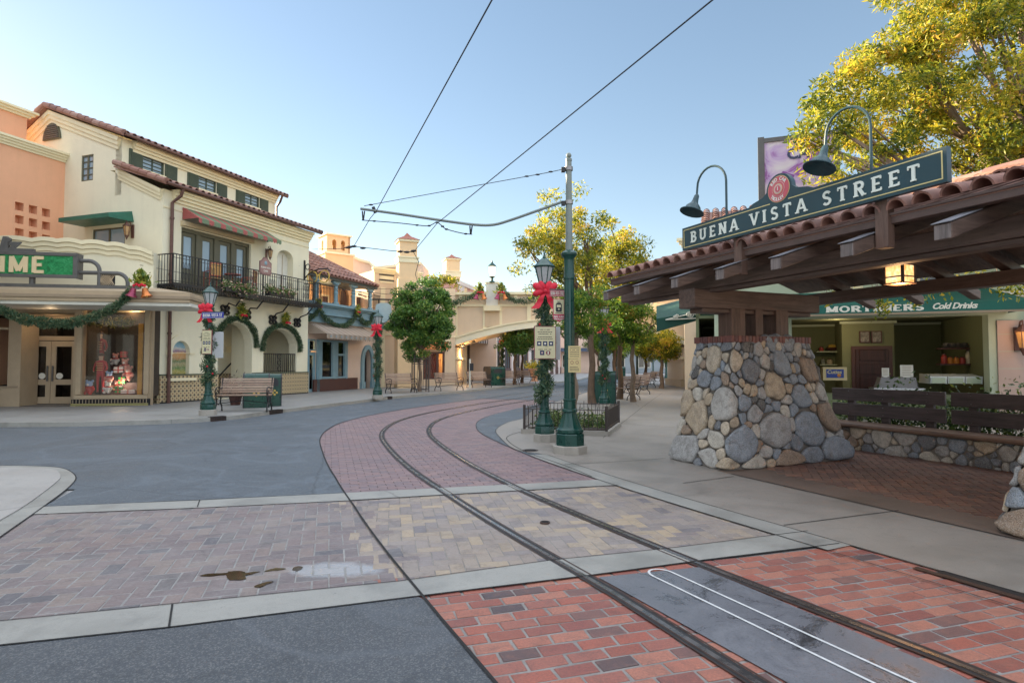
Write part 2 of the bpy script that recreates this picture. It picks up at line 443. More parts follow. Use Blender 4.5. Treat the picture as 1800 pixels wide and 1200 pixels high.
def concretemat(name, col, stain=.3, scale=1.0):
    m, nt, b = nodes(name); o = tc(nt)
    n1 = nz(nt, o, .9*scale, 7, .65, .6); n2 = nz(nt, o, 130, 3, .7); n3 = nz(nt, o, 5*scale, 5, .7, 1.2)
    c = ramp(nt, n1.outputs[0], [(.28, [x*(1-stain) for x in col]), (.5, col), (.75, [min(1, x*(1+stain*.5)) for x in col])])
    c = mixc(nt, ramp(nt, n3.outputs[0], [(.5, 0.0), (.75, .35)]), c, [x*.6 for x in col])
    c = mixc(nt, ramp(nt, n2.outputs[0], [(.3, .3), (.55, 0.0)]), c, [x*.5 for x in col])
    n5 = nz(nt, o, 16*scale, 3, .6)
    c = mixc(nt, ramp(nt, n5.outputs[0], [(.68, 0.0), (.74, .45)]), c, [x*.4 for x in col])
    vc = nt.nodes.new('ShaderNodeTexVoronoi'); vc.feature = 'DISTANCE_TO_EDGE'; vc.inputs['Scale'].default_value = .22
    nd = nz(nt, o, 1.3, 4, .7); nt.links.new(mixc(nt, .15, o, nd.outputs['Color']), vc.inputs['Vector'])
    c = mixc(nt, ramp(nt, vc.outputs['Distance'], [(.0, .6), (.0025, 0.0)]), c, [x*.35 for x in col])
    nt.links.new(c, b.inputs['Base Color'])
    nt.links.new(ramp(nt, n1.outputs[0], [(.3, .42), (.7, .7)]), b.inputs['Roughness'])
    bump(nt, b, n2.outputs[0], .25, .004); MATS[name] = m; return m

M_asph = asphaltmat('asphalt_blue_grey', (.08, .095, .112), (.15, .165, .175), 70, .16)
M_asph2 = asphaltmat('asphalt_exposed', (.062, .068, .078), (.20, .20, .195), 150, .2)
M_conc = concretemat('concrete_pale', (.265, .235, .205), .34)
M_conc2 = concretemat('concrete_band', (.285, .275, .25), .32, 2.0)
M_conc3 = concretemat('concrete_brown', (.16, .115, .09), .35)
M_mort = mat('mortar', (.30, .29, .28), .9, .25, 6, .4, fine=.3)
M_mortd = mat('mortar_dark', (.12, .11, .105), .9, .3, 6, .4, fine=.3)
M_joint = mat('joint_black', (.015, .014, .014), .9, .2, 6, .3)
M_rust = mat('rusty_steel', (.065, .036, .028), .5, .35, 9, .3, metal=.4)
M_steel = mat('worn_rail_steel', (.26, .24, .235), .28, .25, 9, .1, metal=.9)
M_dark = mat('dark_groove', (.012, .011, .012), .6, .3, 6, .3)

# track centre line, gauge and edges
CENT = [(3.4, -.9), (2.5, .9), (1.61, 2.68), (1.02, 3.87), (.33, 5.25), (-.25, 6.5), (-.84, 7.9), (-1.28, 9.1), (-1.7, 10.4), (-2.07, 11.75), (-2.28, 13.1), (-2.33, 14.7), (-2.12, 16.4), (-1.6, 18.4), (-.68, 21.1), (.6, 24.2), (1.6, 27.0), (3.1, 31.5), (8.2, 48), (12.5, 62)]
CEN = catmull([(a, b, 0) for a, b in CENT], 10)
def lerpt(tab, y):
    for (a, u), (b, v) in zip(tab, tab[1:]):
        if y <= b: return u+(v-u)*max(0, (y-a)/(b-a))
    return tab[-1][1]
HG = [(0, .50), (2.7, .49), (3.9, .43), (6.5, .41), (9, .44), (12, .475), (90, .5)]
EL = [(0, -1.55), (2.7, -1.52), (4, -1.5), (6.5, -1.42), (8, -1.42), (10, -1.5), (12, -1.62), (14, -1.74), (90, -1.7)]
def offs(d, z=0.0, tab=None):
    out = []; d0 = d
    for i, p in enumerate(CEN):
        a = CEN[max(0, i-1)]; b = CEN[min(len(CEN)-1, i+1)]; t = (b-a).normalized()
        d = d0 if tab is None else tab(p.y, d0)
        out.append(Vector((p.x+t.y*d, p.y-t.x*d, z)))
    return out
def ribbon(mb, d0, d1, z0, z1, mt, ymin=-9, ymax=99, tab=None):
    A = offs(d0, z0, tab); B = offs(d1, z1, tab)
    for i in range(len(A)-1):
        if A[i].y >= ymin and A[i].y <= ymax:
            mb.add([A[i], B[i], B[i+1], A[i+1]], [(0, 1, 2, 3)], mt)

# base: everything lies on this
ground_sheet('ground', [(-70, -12), (70, -12), (70, 140), (-70, 140)], -.012, M_mort)
ground_sheet('far_ground', [(-2500, 140), (2500, 140), (2500, 4200), (-2500, 4200)], -.012, M_asph)

EX = Vector((.952, .292, 0)).normalized(); GY = Vector((-EX.y, EX.x, 0))
def inside(poly, x, y):
    c = False; j = len(poly)-1
    for i in range(len(poly)):
        xi, yi = poly[i][0], poly[i][1]; xj, yj = poly[j][0], poly[j][1]
        if (yi > y) != (yj > y) and x < (xj-xi)*(y-yi)/(yj-yi)+xi: c = not c
        j = i
    return c
def bricks(mb, poly, O, e, g, L, W, joint, mt, pattern, inset=.004, lo=-.009, jit=.0):
    """individual bevelled paving bricks over a polygon (cut pieces are hidden by the borders laid on top)"""
    O = Vector(O); e = Vector(e).normalized(); g = Vector((-e.y, e.x, 0))
    xs = [(Vector((p[0], p[1], 0))-O).dot(e) for p in poly]; ys = [(Vector((p[0], p[1], 0))-O).dot(g) for p in poly]
    cells = []
    if pattern == 'run':
        j0, j1 = int(min(ys)/W)-1, int(max(ys)/W)+1
        for j in range(j0, j1+1):
            s = .5*L if j % 2 else 0
            for i in range(int((min(xs)-s)/L)-1, int((max(xs)-s)/L)+2): cells.append((i*L+s, j*W, L, W))
    else:   # herringbone of 2:1 bricks
        u = W
        for j in range(int(min(ys)/u)-3, int(max(ys)/u)+4):
            for i in range(int(min(xs)/u)-3, int(max(xs)/u)+4):
                k = (i-j) % 4
                if k == 0: cells.append((i*u, j*u, 2*u, u))
                elif k == 3: cells.append((i*u, j*u, u, 2*u))
    for x, y, l, w in cells:
        c = O+e*(x+l/2)+g*(y+w/2)
        if not inside(poly, c.x, c.y): continue
        a = joint/2; b = a+inset
        dz = rng.uniform(-.0015, .0008); tx = rng.uniform(-.0012, .0012)
        J = lambda: rng.uniform(-jit, jit)
        jj = [(J(), J()) for _ in range(4)]
        vs = []
        for q, z in ((a, lo), (a, -.003), (b, 0)):
            for k, (px, py) in enumerate(((x+q, y+q), (x+l-q, y+q), (x+l-q, y+w-q), (x+q, y+w-q))):
                p = O+e*(px+jj[k][0])+g*(py+jj[k][1]); vs.append((p.x, p.y, z+(dz+(tx if px > x+l/2 else -tx) if z > lo else 0)))
        mb.add(vs, [(0, 1, 5, 4), (1, 2, 6, 5), (2, 3, 7, 6), (3, 0, 4, 7), (4, 5, 9, 8), (5, 6, 10, 9), (6, 7, 11, 10), (7, 4, 8, 11), (8, 9, 10, 11)], mt)

# band lines in the photograph
b1t = [G(-60, 1099), G(300, 1063), G(706, 1022), G(965, 986), G(1190, 963), G(1355, 942), G(1420, 934)]    # upper edge of the near band
b1b = [G(-60, 1142), G(297, 1104), G(735, 1049), G(1040, 1012), G(1240, 985), G(1430, 962), G(1475, 956)]  # its lower edge
b2t = [G(76, 891), G(340, 880), G(604, 867), G(790, 857), G(935, 850), G(1055, 843)]
b2b = [G(40, 905), G(345, 893), G(613, 880), G(815, 868), G(960, 860), G(1088, 853)]

ol = lambda y, d: lerpt(EL, y)+d
OL = -1.66; OR_ = 1.5; OG = 1.78
def onoff(d, ylo, yhi): return [p for p in offs(d) if ylo <= p.y <= yhi]

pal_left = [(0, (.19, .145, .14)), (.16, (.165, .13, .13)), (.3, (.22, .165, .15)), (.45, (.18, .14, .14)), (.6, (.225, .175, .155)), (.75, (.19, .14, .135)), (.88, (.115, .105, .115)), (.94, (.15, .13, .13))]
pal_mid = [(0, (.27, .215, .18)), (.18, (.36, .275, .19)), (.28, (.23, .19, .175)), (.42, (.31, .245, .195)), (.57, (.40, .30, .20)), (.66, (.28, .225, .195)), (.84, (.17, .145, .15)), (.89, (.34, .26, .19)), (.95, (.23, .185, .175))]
pal_red = [(0, (.37, .10, .065)), (.14, (.29, .08, .055)), (.28, (.42, .145, .095)), (.42, (.33, .11, .08)), (.55, (.26, .075, .06)), (.66, (.43, .165, .11)), (.84, (.085, .055, .06)), (.9, (.18, .085, .075)), (.95, (.38, .13, .085))]
pal_trk = [(0, (.23, .148, .145)), (.2, (.20, .13, .135)), (.4, (.26, .168, .16)), (.6, (.22, .148, .15)), (.8, (.185, .135, .145))]
pal_shel = [(0, (.20, .095, .065)), (.2, (.16, .075, .055)), (.4, (.24, .12, .08)), (.6, (.135, .075, .06)), (.8, (.19, .11, .08))]
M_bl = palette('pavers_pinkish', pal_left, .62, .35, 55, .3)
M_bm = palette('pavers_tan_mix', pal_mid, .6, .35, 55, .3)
M_br = palette('bricks_red', pal_red, .6, .6, 75, .6, stain=(.3, .13, .09))
M_bt = palette('bricks_track_mauve', pal_trk, .62, .3, 60, .25, stain=(.23, .165, .17))
M_bs = palette('bricks_shelter', pal_shel, .5, .3, 60, .25, stain=(.2, .13, .10))
# wet patch on the pinkish pavers, with pale sky sheen painted into its colour
def wet_sheen(m):
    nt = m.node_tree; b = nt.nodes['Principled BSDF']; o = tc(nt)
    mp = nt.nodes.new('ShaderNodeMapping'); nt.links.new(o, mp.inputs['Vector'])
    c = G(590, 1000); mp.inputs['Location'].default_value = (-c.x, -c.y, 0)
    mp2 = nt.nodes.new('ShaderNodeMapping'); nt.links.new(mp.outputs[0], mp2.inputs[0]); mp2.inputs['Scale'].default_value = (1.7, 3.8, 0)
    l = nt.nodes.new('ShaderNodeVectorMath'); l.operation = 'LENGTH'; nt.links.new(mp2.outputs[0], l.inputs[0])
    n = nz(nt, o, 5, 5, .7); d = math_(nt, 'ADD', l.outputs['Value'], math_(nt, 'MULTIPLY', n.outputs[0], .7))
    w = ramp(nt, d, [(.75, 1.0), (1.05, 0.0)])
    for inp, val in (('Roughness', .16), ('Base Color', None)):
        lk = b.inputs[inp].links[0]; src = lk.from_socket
        if val is None: out = mixc(nt, math_(nt, 'MULTIPLY', w, .6), src, (.38, .40, .42))  # pale sky sheen mixed into the base colour
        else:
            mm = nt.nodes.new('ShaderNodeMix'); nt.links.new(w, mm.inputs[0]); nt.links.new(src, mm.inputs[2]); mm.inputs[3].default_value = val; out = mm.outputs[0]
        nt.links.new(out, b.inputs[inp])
wet_sheen(M_bl)

e_ = tuple(EX)
M_sand = mat('joint_sand', (.27, .26, .25), .9, .25, 6, .4, fine=.3); M_sandd = mat('joint_sand_dark', (.24, .22, .20), .9, .25, 6, .4, fine=.3)
zone_mid = [b1t[2]-GY*.2]+[p for p in offs(-.15, 0, ol) if 3.5 < p.y < 6.5]+[b2b[2]+GY*.2, b2b[5]+GY*.2+EX*.3]+[p for p in reversed(offs(OR_+.2)) if 4.6 < p.y < 7.2]+[b1t[5]-GY*.2]
zl = [b1t[0]-GY*.15, b1t[1]-GY*.15, b1t[2]-GY*.15]+[p for p in offs(.1, 0, ol) if 3.7 < p.y < 6.4]+[b2b[2]+GY*.1, b2b[1]+GY*.1, b2b[0]+GY*.1-EX*.5, G(-60, 985)]
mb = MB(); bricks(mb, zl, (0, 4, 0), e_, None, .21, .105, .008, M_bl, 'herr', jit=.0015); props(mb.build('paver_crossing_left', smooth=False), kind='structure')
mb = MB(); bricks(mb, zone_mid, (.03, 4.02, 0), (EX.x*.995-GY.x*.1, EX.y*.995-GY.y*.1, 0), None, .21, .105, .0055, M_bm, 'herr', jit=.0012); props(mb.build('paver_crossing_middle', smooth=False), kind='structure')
ground_sheet('joint_sand', zl, -.0026, M_sand); ground_sheet('joint_sand_middle', zone_mid, -.003, M_sandd)
zr = [p for p in offs(-.12, 0, ol) if -1 < p.y < 4.05]+[b1b[4], b1b[6]]+[p for p in reversed(offs(OR_+.45)) if -1 < p.y < 4.4]
ground_sheet('joint_sand_red', zr, -.0055, mat('joint_sand_grey', (.26, .235, .22), .9, .3, 5, .5, 70, fine=.4))
mb = MB(); bricks(mb, zr, (.02, 3, 0), e_, None, .205, .108, .016, M_br, 'run', inset=.005, lo=-.011, jit=.005); props(mb.build('red_brick_crossing', smooth=False), kind='structure')
zt = [p for p in offs(-.1, 0, ol) if 6.2 < p.y < 24.5]+[p for p in reversed(offs(OR_+.1)) if 7.0 < p.y < 24.5]
mb = MB(); bricks(mb, zt, (0, 7, 0), e_, None, .2, .1, .006, M_bt, 'run'); props(mb.build('track_brick_paving', smooth=False), kind='structure')
# shelter frame (t along the eaves, q away from the track)
SA = Vector((-.4, .917, 0)).normalized(); SB = Vector((.917, .4, 0)).normalized()
def sh(t, q, z=0.0): return SA*t+SB*q+Vector((0, 0, z))
zs = [sh(-3, 6.15), sh(5.4, 6.15), sh(8.2, 7.2), sh(8.2, 9.4), sh(-3, 9.4)]
mb = MB(); bricks(mb, zs, (4, 6, 0), (SA.x*.7+SB.x*.7, SA.y*.7+SB.y*.7, 0), None, .2, .1, .009, M_bs, 'herr'); _o = props(mb.build('shelter_brick_floor', smooth=False), kind='structure'); _o.location.z = .016

# sheets above the brick level
Z = .004
def back(pts): return list(reversed(pts))
oL = offs(0, 0, ol)
# near-left exposed asphalt
ground_sheet('asphalt_near', [(-9, -3), (2.2, -3)]+[p for p in oL if -3 < p.y < 3.62]+[b1b[2], b1b[1], b1b[0], (-9, G(-60, 1142).y-1.8)], Z, M_asph2)
# main left asphalt
lim = [p for p in oL if 6.5 < p.y < 61]
ground_sheet('road_asphalt', [b2t[2]]+lim+[(6, 62), (-4, 62), (-40, 40), (-40, 6), G(-160, 862), G(133, 860), b2t[0]], Z, M_asph)
# far street between the track and the right pavement
ribm = MB(); ribbon(ribm, -1.66, 1.5, Z, Z, M_asph, 24.2, 62); props(ribm.build('road_far', smooth=False), kind='structure')
# bands
ground_sheet('concrete_band_near', b1t+back(b1b), Z*1.6, M_conc2)
ground_sheet('concrete_band_far', b2t+back(b2b), Z*1.6, M_conc2)
# left island with gutter
isl_o = catmull([G(-300, 826), G(-100, 820), G(0, 819), G(70, 820), G(112, 824), G(133, 838), G(122, 856), G(78, 890), G(0, 945), G(-150, 1050)], 6)
isl_i = catmull([G(-300, 832), G(-100, 826), G(0, 824), G(60, 824), G(95, 827), G(106, 838), G(98, 850), G(45, 890), G(-30, 935), G(-180, 1035)], 6)
ground_sheet('gutter_island', isl_o+[Vector((-9, 3, 0))], Z*2.1, M_conc2)
ground_sheet('island_pavement', isl_i+[Vector((-9, 3.3, 0))], Z*2.1+.012, concretemat('concrete_island', (.34, .32, .30), .15), thick=.012)
mb = MB()
def line_sheet(mb, pts, w, z, mt):
    pts = [Vector((p[0], p[1], 0)) for p in pts]; n = len(pts); A = []
    for i, p in enumerate(pts):
        a = pts[max(0, i-1)]; b = pts[min(n-1, i+1)]; t = (b-a).normalized(); k = w/2
        A.append((p+Vector((-t.y, t.x, 0))*k, p-Vector((-t.y, t.x, 0))*k))
    for i in range(n-1):
        mb.add([(*A[i][0].xy, z), (*A[i][1].xy, z), (*A[i+1][1].xy, z), (*A[i+1][0].xy, z)], [(0, 1, 2, 3)], mt)
line_sheet(mb, isl_o, .012, Z*2.6, M_joint)
# joints round the bands and along the brick edge
line_sheet(mb, b1t, .009, Z*2.4, M_joint); line_sheet(mb, b1b, .011, Z*2.4, M_joint); line_sheet(mb, b2t[:3], .009, Z*2.4, M_joint); line_sheet(mb, b2b[2:], .009, Z*2.4, M_joint)
line_sheet(mb, [p for p in oL if -2 < p.y < 24], .017, Z*2.7, M_joint)
line_sheet(mb, [G(297, 1104), G(303, 1064)], .011, Z*2.8, M_joint)
line_sheet(mb, [G(347, 892), G(351, 880)], .01, Z*2.8, M_joint)
props(mb.build('paving_joints', smooth=False), kind='structure')

# right side: gutter strip and concrete pavement
mb = MB(); ribbon(mb, OR_, OG, Z*1.8, Z*1.8, M_conc2, 4.5, 9.2)
A = offs(OR_+.02); props(mb.build('gutter_right', smooth=False), kind='structure')
rp = [p for p in offs(OG) if -3 < p.y < 9.3]
edge = rp + catmull([rp[-1]+Vector((-.05, .12, 0)), G(905, 790), G(878, 768), G(872, 755), G(893, 742), G(920, 735), G(935, 722), G(960, 712), G(990, 702), G(1030, 690), G(1060, 680), G(1075, 672)], 4)[1:]
ground_sheet('pavement_right', edge+[(16, 62), (40, 62), (40, -3)], Z*1.3, M_conc, thick=.0)
# street asphalt strip right of the brick up to the pavement
asr = [p for p in offs(OR_) if 9 < p.y < 60]
ground_sheet('road_side', asr+[(14.5, 60)]+[p for p in back(edge) if p.y > 9.0], Z*.9, M_asph)
mb = MB()
gc = catmull([rp[-6], G(960, 812), G(905, 788), G(884, 770), G(880, 757), G(905, 745), G(930, 738)], 6)
line_sheet(mb, edge[6:], .01, Z*2.5, M_joint)
line_sheet(mb, [p for p in offs(OR_) if -2 < p.y < 17.5], .011, Z*2.5, M_joint)
line_sheet(mb, catmull([G(1040, 838), G(990, 818), G(925, 795), G(896, 778), G(893, 767), G(925, 757), G(960, 752)], 6), .014, Z*2.5, M_joint)
line_sheet(mb, [G(992, 817), G(1120, 810), G(1170, 806)], .01, Z*2.5, M_joint); line_sheet(mb, [G(1060, 770), G(1130, 715), G(1165, 690)], .01, Z*2.5, M_joint)
line_sheet(mb, [G(1378, 924), G(1580, 898)], .012, Z*2.5, M_joint); line_sheet(mb, [G(1200, 850), G(1290, 838)], .012, Z*2.5, M_joint)
line_sheet(mb, [G(1090, 745), G(1190, 752)], .012, Z*2.5, M_joint); line_sheet(mb, [G(1120, 722), G(1195, 724)], .012, Z*2.5, M_joint)
line_sheet(mb, [G(870, 1400), G(900, 1300)], .012, Z*2.5, M_joint)
props(mb.build('pavement_joints', smooth=False), kind='structure')
# brown slab at the shelter edge
ground_sheet('shelter_slab', [sh(6.15, 5.62), sh(-3, 5.62), sh(-3, 6.3)]+[sh(2.2, 6.3), sh(3.0, 6.35), sh(4.2, 6.5), sh(5.2, 6.85), sh(6.2, 7.4), sh(6.9, 8.4), sh(7.5, 8.4)], Z*1.9, M_conc3)
ground_sheet('shelter_surround', [sh(9.6, 5.6), sh(9.6, 30), sh(-3, 30), sh(-3, 9.3), sh(8.1, 9.3), sh(8.1, 5.6)], Z*1.7, M_conc)
mb = MB(); line_sheet(mb, [sh(-3, 5.61), sh(5.9, 5.61)], .016, Z*2.9, M_joint); props(mb.build('slab_joint', smooth=False), kind='structure')

# rails
def rail(off, sgn, label):
    t = thing('trolley_rail', label, 'rail', (0, 0, 0), 0)
    t['group'] = 'rails of the curved trolley track'
    def part(nm, segs):
        mb = MB()
        for d0, d1, z0, z1, mt in segs:
            ribbon(mb, sgn*d0, sgn*d1, z0, z1, mt, tab=lambda y, d: math.copysign(lerpt(HG, y), off)+d)
        return mb.build(nm, t, smooth=False)
    part('head', [(-.015, .016, .0085, .0085, M_steel), (-.026, -.015, .0085, .0085, M_rust), (.016, .018, .0085, -.002, M_rust)])
    part('groove', [(.018, .044, .0058, .0058, M_dark), (-.044, -.026, .0072, .0072, M_dark)])
    part('guard', [(.044, .058, .008, .008, M_rust), (-.05, -.044, .0074, .0074, M_rust)])
rail(-.525, 1, 'left grooved steel rail curving across the brick crossing')
rail(.525, -1, 'right grooved steel rail running nearest the stone shelter')
# plate between the rails in the foreground
m, nt, b = nodes('wet_dark_plate'); o = tc(nt); n1 = nz(nt, o, 2.6, 9, .78, 1.0); n2 = nz(nt, o, 110, 4, .8)
c = ramp(nt, n1.outputs[0], [(.34, (.045, .045, .05)), (.44, (.125, .128, .145)), (.7, (.165, .167, .185))])
nt.links.new(mixc(nt, ramp(nt, n2.outputs[0], [(.35, .5), (.5, 0.0)]), c, (.04, .04, .04)), b.inputs['Base Color'])
nt.links.new(ramp(nt, n1.outputs[0], [(.35, .18), (.6, .5)]), b.inputs['Roughness']); bump(nt, b, n2.outputs[0], .2, .004)
M_plate = m
pl = [p for p in offs(-.36) if -2 < p.y < 4.0]+[p for p in back(offs(.38)) if -2 < p.y < 4.25]
ground_sheet('track_plate', pl, Z*.9+.003, M_plate)
M_white = mat('white_road_paint', (.62, .62, .62), .6, .15, 20, .2, fine=.35)
mb = MB()
c0 = .02; a1 = [p for p in offs(-.05+c0) if -1 < p.y < 4.05]; a2 = [p for p in offs(.11+c0) if -1 < p.y < 4.1]
top = a1[-1]; top2 = a2[-1]; d = (a1[-1]-a1[-2]).normalized(); mid = (top+top2)/2
cap = [mid+(top-mid)*math.cos(R(k*18))+d*.1*math.sin(R(k*18)) for k in range(11)]
line_sheet(mb, a1+cap+back(a2), .017, Z*.9+.0065, M_white); props(mb.build('painted_marking', smooth=False), kind='structure')
# drain channel at right
mb = MB(); ribbon(mb, OR_+.22, OR_+.30, Z*2.2, Z*2.2, M_dark, -2, 4.05); ribbon(mb, OR_+.16, OR_+.22, Z*2.3, Z*2.3, M_rust, -2, 4.05)
props(mb.build('drain_channel', smooth=False), 'rusty slot drain beside the red bricks at right', 'drain')
def cover(name, px, py, r, lab):
    c = G(px, py); mb = MB(T=Matrix.Translation(c)); mb.lathe([(r, .002), (r, .012), (r*.9, .014), (r*.88, .011), (.01, .011)], M_rust, 24)
    for k in range(6): mb.box(-r*.7, r*.7, -r*.6+k*r*.22, -r*.6+k*r*.22+r*.08, .011, .0135, M_dark)
    props(mb.build(name), lab, 'manhole cover')
cover('utility_cover', 958, 919, .045, 'small round iron cover between the rails')
cover('utility_cover', 932, 792, .13, 'round rusty iron cover in the pavement near the tall mast')
# puddles
M_pud = mat('puddle_water', (.035, .02, .01), .03, .2, 3, 0, spec=.8)
def puddle(pts, lab):
    g = [Vector((*G(*p).xy, 0)) for p in pts]; c_ = sum(g, Vector())/len(g); g = catmull([a for a in g+[g[0]]], 3)[:-1]; g = [p+(p-c_).normalized()*.02*noise.noise(p*38) for p in g]
    mb = MB(); tri = tessellate_polygon([g]); mb.add([(p.x, p.y, .0035) for p in g], [tuple(t) for t in tri], M_pud)
    o = mb.build('puddle', smooth=False); o['kind'] = 'structure'; o['label'] = lab
    for p in o.data.polygons:
        if p.normal.z < 0: p.flip()
puddle([(350, 1012), (362, 1009), (385, 1007.5), (400, 1006), (402, 1004), (416, 1004), (430, 1004), (432, 1007), (445, 1005), (456, 1005), (442, 1009), (433, 1011), (430, 1018), (415, 1019), (402, 1018), (399, 1011), (385, 1011), (368, 1013)], 'larger brown puddle')
puddle([(446, 1030), (470, 1023), (482, 1022), (470, 1027), (455, 1033)], 'tiny puddle')
puddle([(514, 998), (524, 995), (532, 997), (525, 1003), (516, 1003)], 'small puddle')
puddle([(462, 1004), (485, 998), (500, 1000), (480, 1004)], 'thin puddle')
# left pavement, raised
LPZ = .1
kerb = catmull([G(-300, 755), G(0, 751), G(120, 750), G(200, 748), G(300, 745), G(400, 738.5), G(450, 732), G(510, 724), G(580, 715), G(640, 707.5), G(700, 700), G(800, 691.5), G(880, 683), G(950, 676), G(1010, 670), G(1035, 664)], 5)
ground_sheet('pavement_left', kerb+[(20, 75), (-60, 90), (-60, 12)], LPZ, concretemat('concrete_left', (.255, .25, .24), .25), thick=LPZ+.01)
mb = MB()
def inward(pts, d):
    out = []
    for i, p in enumerate(pts):
        a = pts[max(0, i-1)]; b = pts[min(len(pts)-1, i+1)]; t = (b-a).normalized(); out.append(p+Vector((-t.y, t.x, 0))*d)
    return out
ki = inward(kerb, .16); ko = inward(kerb, -.012)
for i in range(len(kerb)-1):
    zt = LPZ+.006
    mb.add([(*ko[i].xy, -.01), (*ko[i+1].xy, -.01), (*kerb[i+1].xy, zt), (*kerb[i].xy, zt), (*ki[i].xy, zt), (*ki[i+1].xy, zt)], [(0, 1, 2, 3), (3, 2, 5, 4)], M_conc2)
props(mb.build('kerb_left', smooth=False), kind='structure')
mb = MB(); line_sheet(mb, inward(kerb, -.25), .012, Z*1.6, M_joint); line_sheet(mb, inward(kerb, .17), .01, LPZ+.004, M_joint)
for px in (60, 190, 330, 470, 560, 655, 760):
    q = G(px, 700+(0 if px > 400 else 20), LPZ)
props(mb.build('kerb_joints', smooth=False), kind='structure')
def storm(px, py, w, lab):
    c = G(px, py, .0); k = min(range(len(kerb)), key=lambda i: (kerb[i].xy-c.xy).length); t = (kerb[k+1]-kerb[k-1]).normalized()
    T = Matrix.Translation(Vector((*kerb[k].xy, 0))) @ Matrix.Rotation(math.atan2(t.y, t.x), 4, 'Z')
    mb = MB(T=T); mb.box(-w/2, w/2, -.03, .15, .0, LPZ+.014, M_rust); 
    for i in range(9): mb.box(-w/2+w*(i+.25)/9, -w/2+w*(i+.75)/9, -.034, .13, .02, LPZ+.017, M_dark)
    props(mb.build('storm_drain', smooth=False), lab, 'drain', 'drain grates set into the left kerb')
storm(390, 741, .38, 'rusty drain grate in the kerb below the nearest wooden bench')
storm(490, 727, .6, 'longer rusty grate in the kerb below the green bins')
storm(696, 702, .35, 'brown drain grate in the kerb below the bench by the leafy tree')
# distant end of the street
# ================================================================ LEFT ROW OF BUILDINGS
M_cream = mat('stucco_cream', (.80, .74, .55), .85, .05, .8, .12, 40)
M_creamd = mat('stucco_warm', (.62, .50, .31), .85, .06, .8, .12, 40)
M_trimc = mat('trim_cream', (.80, .71, .48), .7, .06, 2, .08)
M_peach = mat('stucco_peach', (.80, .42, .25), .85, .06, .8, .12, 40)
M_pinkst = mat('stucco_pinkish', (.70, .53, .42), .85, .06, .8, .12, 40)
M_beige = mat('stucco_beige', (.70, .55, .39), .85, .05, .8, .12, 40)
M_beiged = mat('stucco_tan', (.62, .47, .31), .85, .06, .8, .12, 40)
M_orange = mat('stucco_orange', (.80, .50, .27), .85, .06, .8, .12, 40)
M_green = mat('shutter_green', (.065, .085, .055), .6, .15, 5, .15)
M_olive = mat('olive_frame', (.12, .115, .075), .55, .12, 5, .1)
M_blue = mat('paint_blue_grey', (.20, .32, .37), .55, .1, 4, .1)
M_brownp = mat('paint_brown', (.085, .035, .03), .5, .15, 4, .1)
M_iron = mat('black_iron', (.022, .022, .024), .45, .25, 10, .15, metal=.3)
M_pipe = mat('copper_brown_pipe', (.13, .065, .05), .45, .2, 8, .1, metal=.3)
M_tan = mat('tan_paint', (.42, .32, .21), .6, .08, 3, .08)
M_tand = mat('tan_paint_dark', (.30, .225, .15), .6, .08, 3, .08)
M_grey = mat('warm_grey_metal', (.10, .095, .09), .5, .15, 6, .1)
M_glass = glassmat('window_glass_painted_sky', (.30, .39, .46), .05)  # bright sky reflection put into the pane's base colour
M_glassd = glassmat('window_glass_dark', (.015, .018, .018), .05)
M_cglass = clearglass('shop_glass')
M_white = mat('off_white_paint', (.68, .66, .58), .6, .06, 4, .08)
M_tile = palette('roof_tiles', [(0, (.24, .105, .075)), (.2, (.30, .14, .10)), (.4, (.20, .09, .07)), (.6, (.34, .17, .125)), (.8, (.27, .12, .085)), (.92, (.38, .22, .17))], .75, .25, 30, .3, stain=(.33, .20, .16))
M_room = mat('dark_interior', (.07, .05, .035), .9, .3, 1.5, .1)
M_roomw = mat('interior_warm_wall', (.30, .20, .10), .9, .3, 1.0, .1)
M_greent = mat('lamp_green', (.004, .048, .037), .3, .2, 6, .08)

def checker_tile(name, ca, cb, cc, scale):
    """decorative glazed wall tile: pale squares with dark diamonds at the corners and small brown centres"""
    m, nt, b = nodes(name); o = tc(nt); s = nt.nodes.new('ShaderNodeSeparateXYZ'); nt.links.new(o, s.inputs[0])
    def fr(v, off=0.0):
        a = math_(nt, 'FRACT', math_(nt, 'ADD', math_(nt, 'MULTIPLY', v, scale), off)); return math_(nt, 'ABSOLUTE', math_(nt, 'SUBTRACT', a, .5))
    xy = math_(nt, 'ADD', s.outputs[0], s.outputs[1])
    x, z = fr(xy), fr(s.outputs[2])
    dia = math_(nt, 'LESS_THAN', math_(nt, 'ADD', math_(nt, 'SUBTRACT', .5, x), math_(nt, 'SUBTRACT', .5, z)), .3)
    cen = math_(nt, 'LESS_THAN', math_(nt, 'ADD', x, z), .2)
    seam = math_(nt, 'GREATER_THAN', math_(nt, 'MAXIMUM', x, z), .485)
    c = mixc(nt, dia, ca, cb); c = mixc(nt, cen, c, cc); c = mixc(nt, seam, c, (.25, .2, .14))
    nt.links.new(c, b.inputs['Base Color']); b.inputs['Roughness'].default_value = .3; MATS[name] = m; return m
M_dtile = checker_tile('glazed_wall_tile', (.50, .40, .24), (.035, .03, .035), (.22, .10, .05), 6.2)

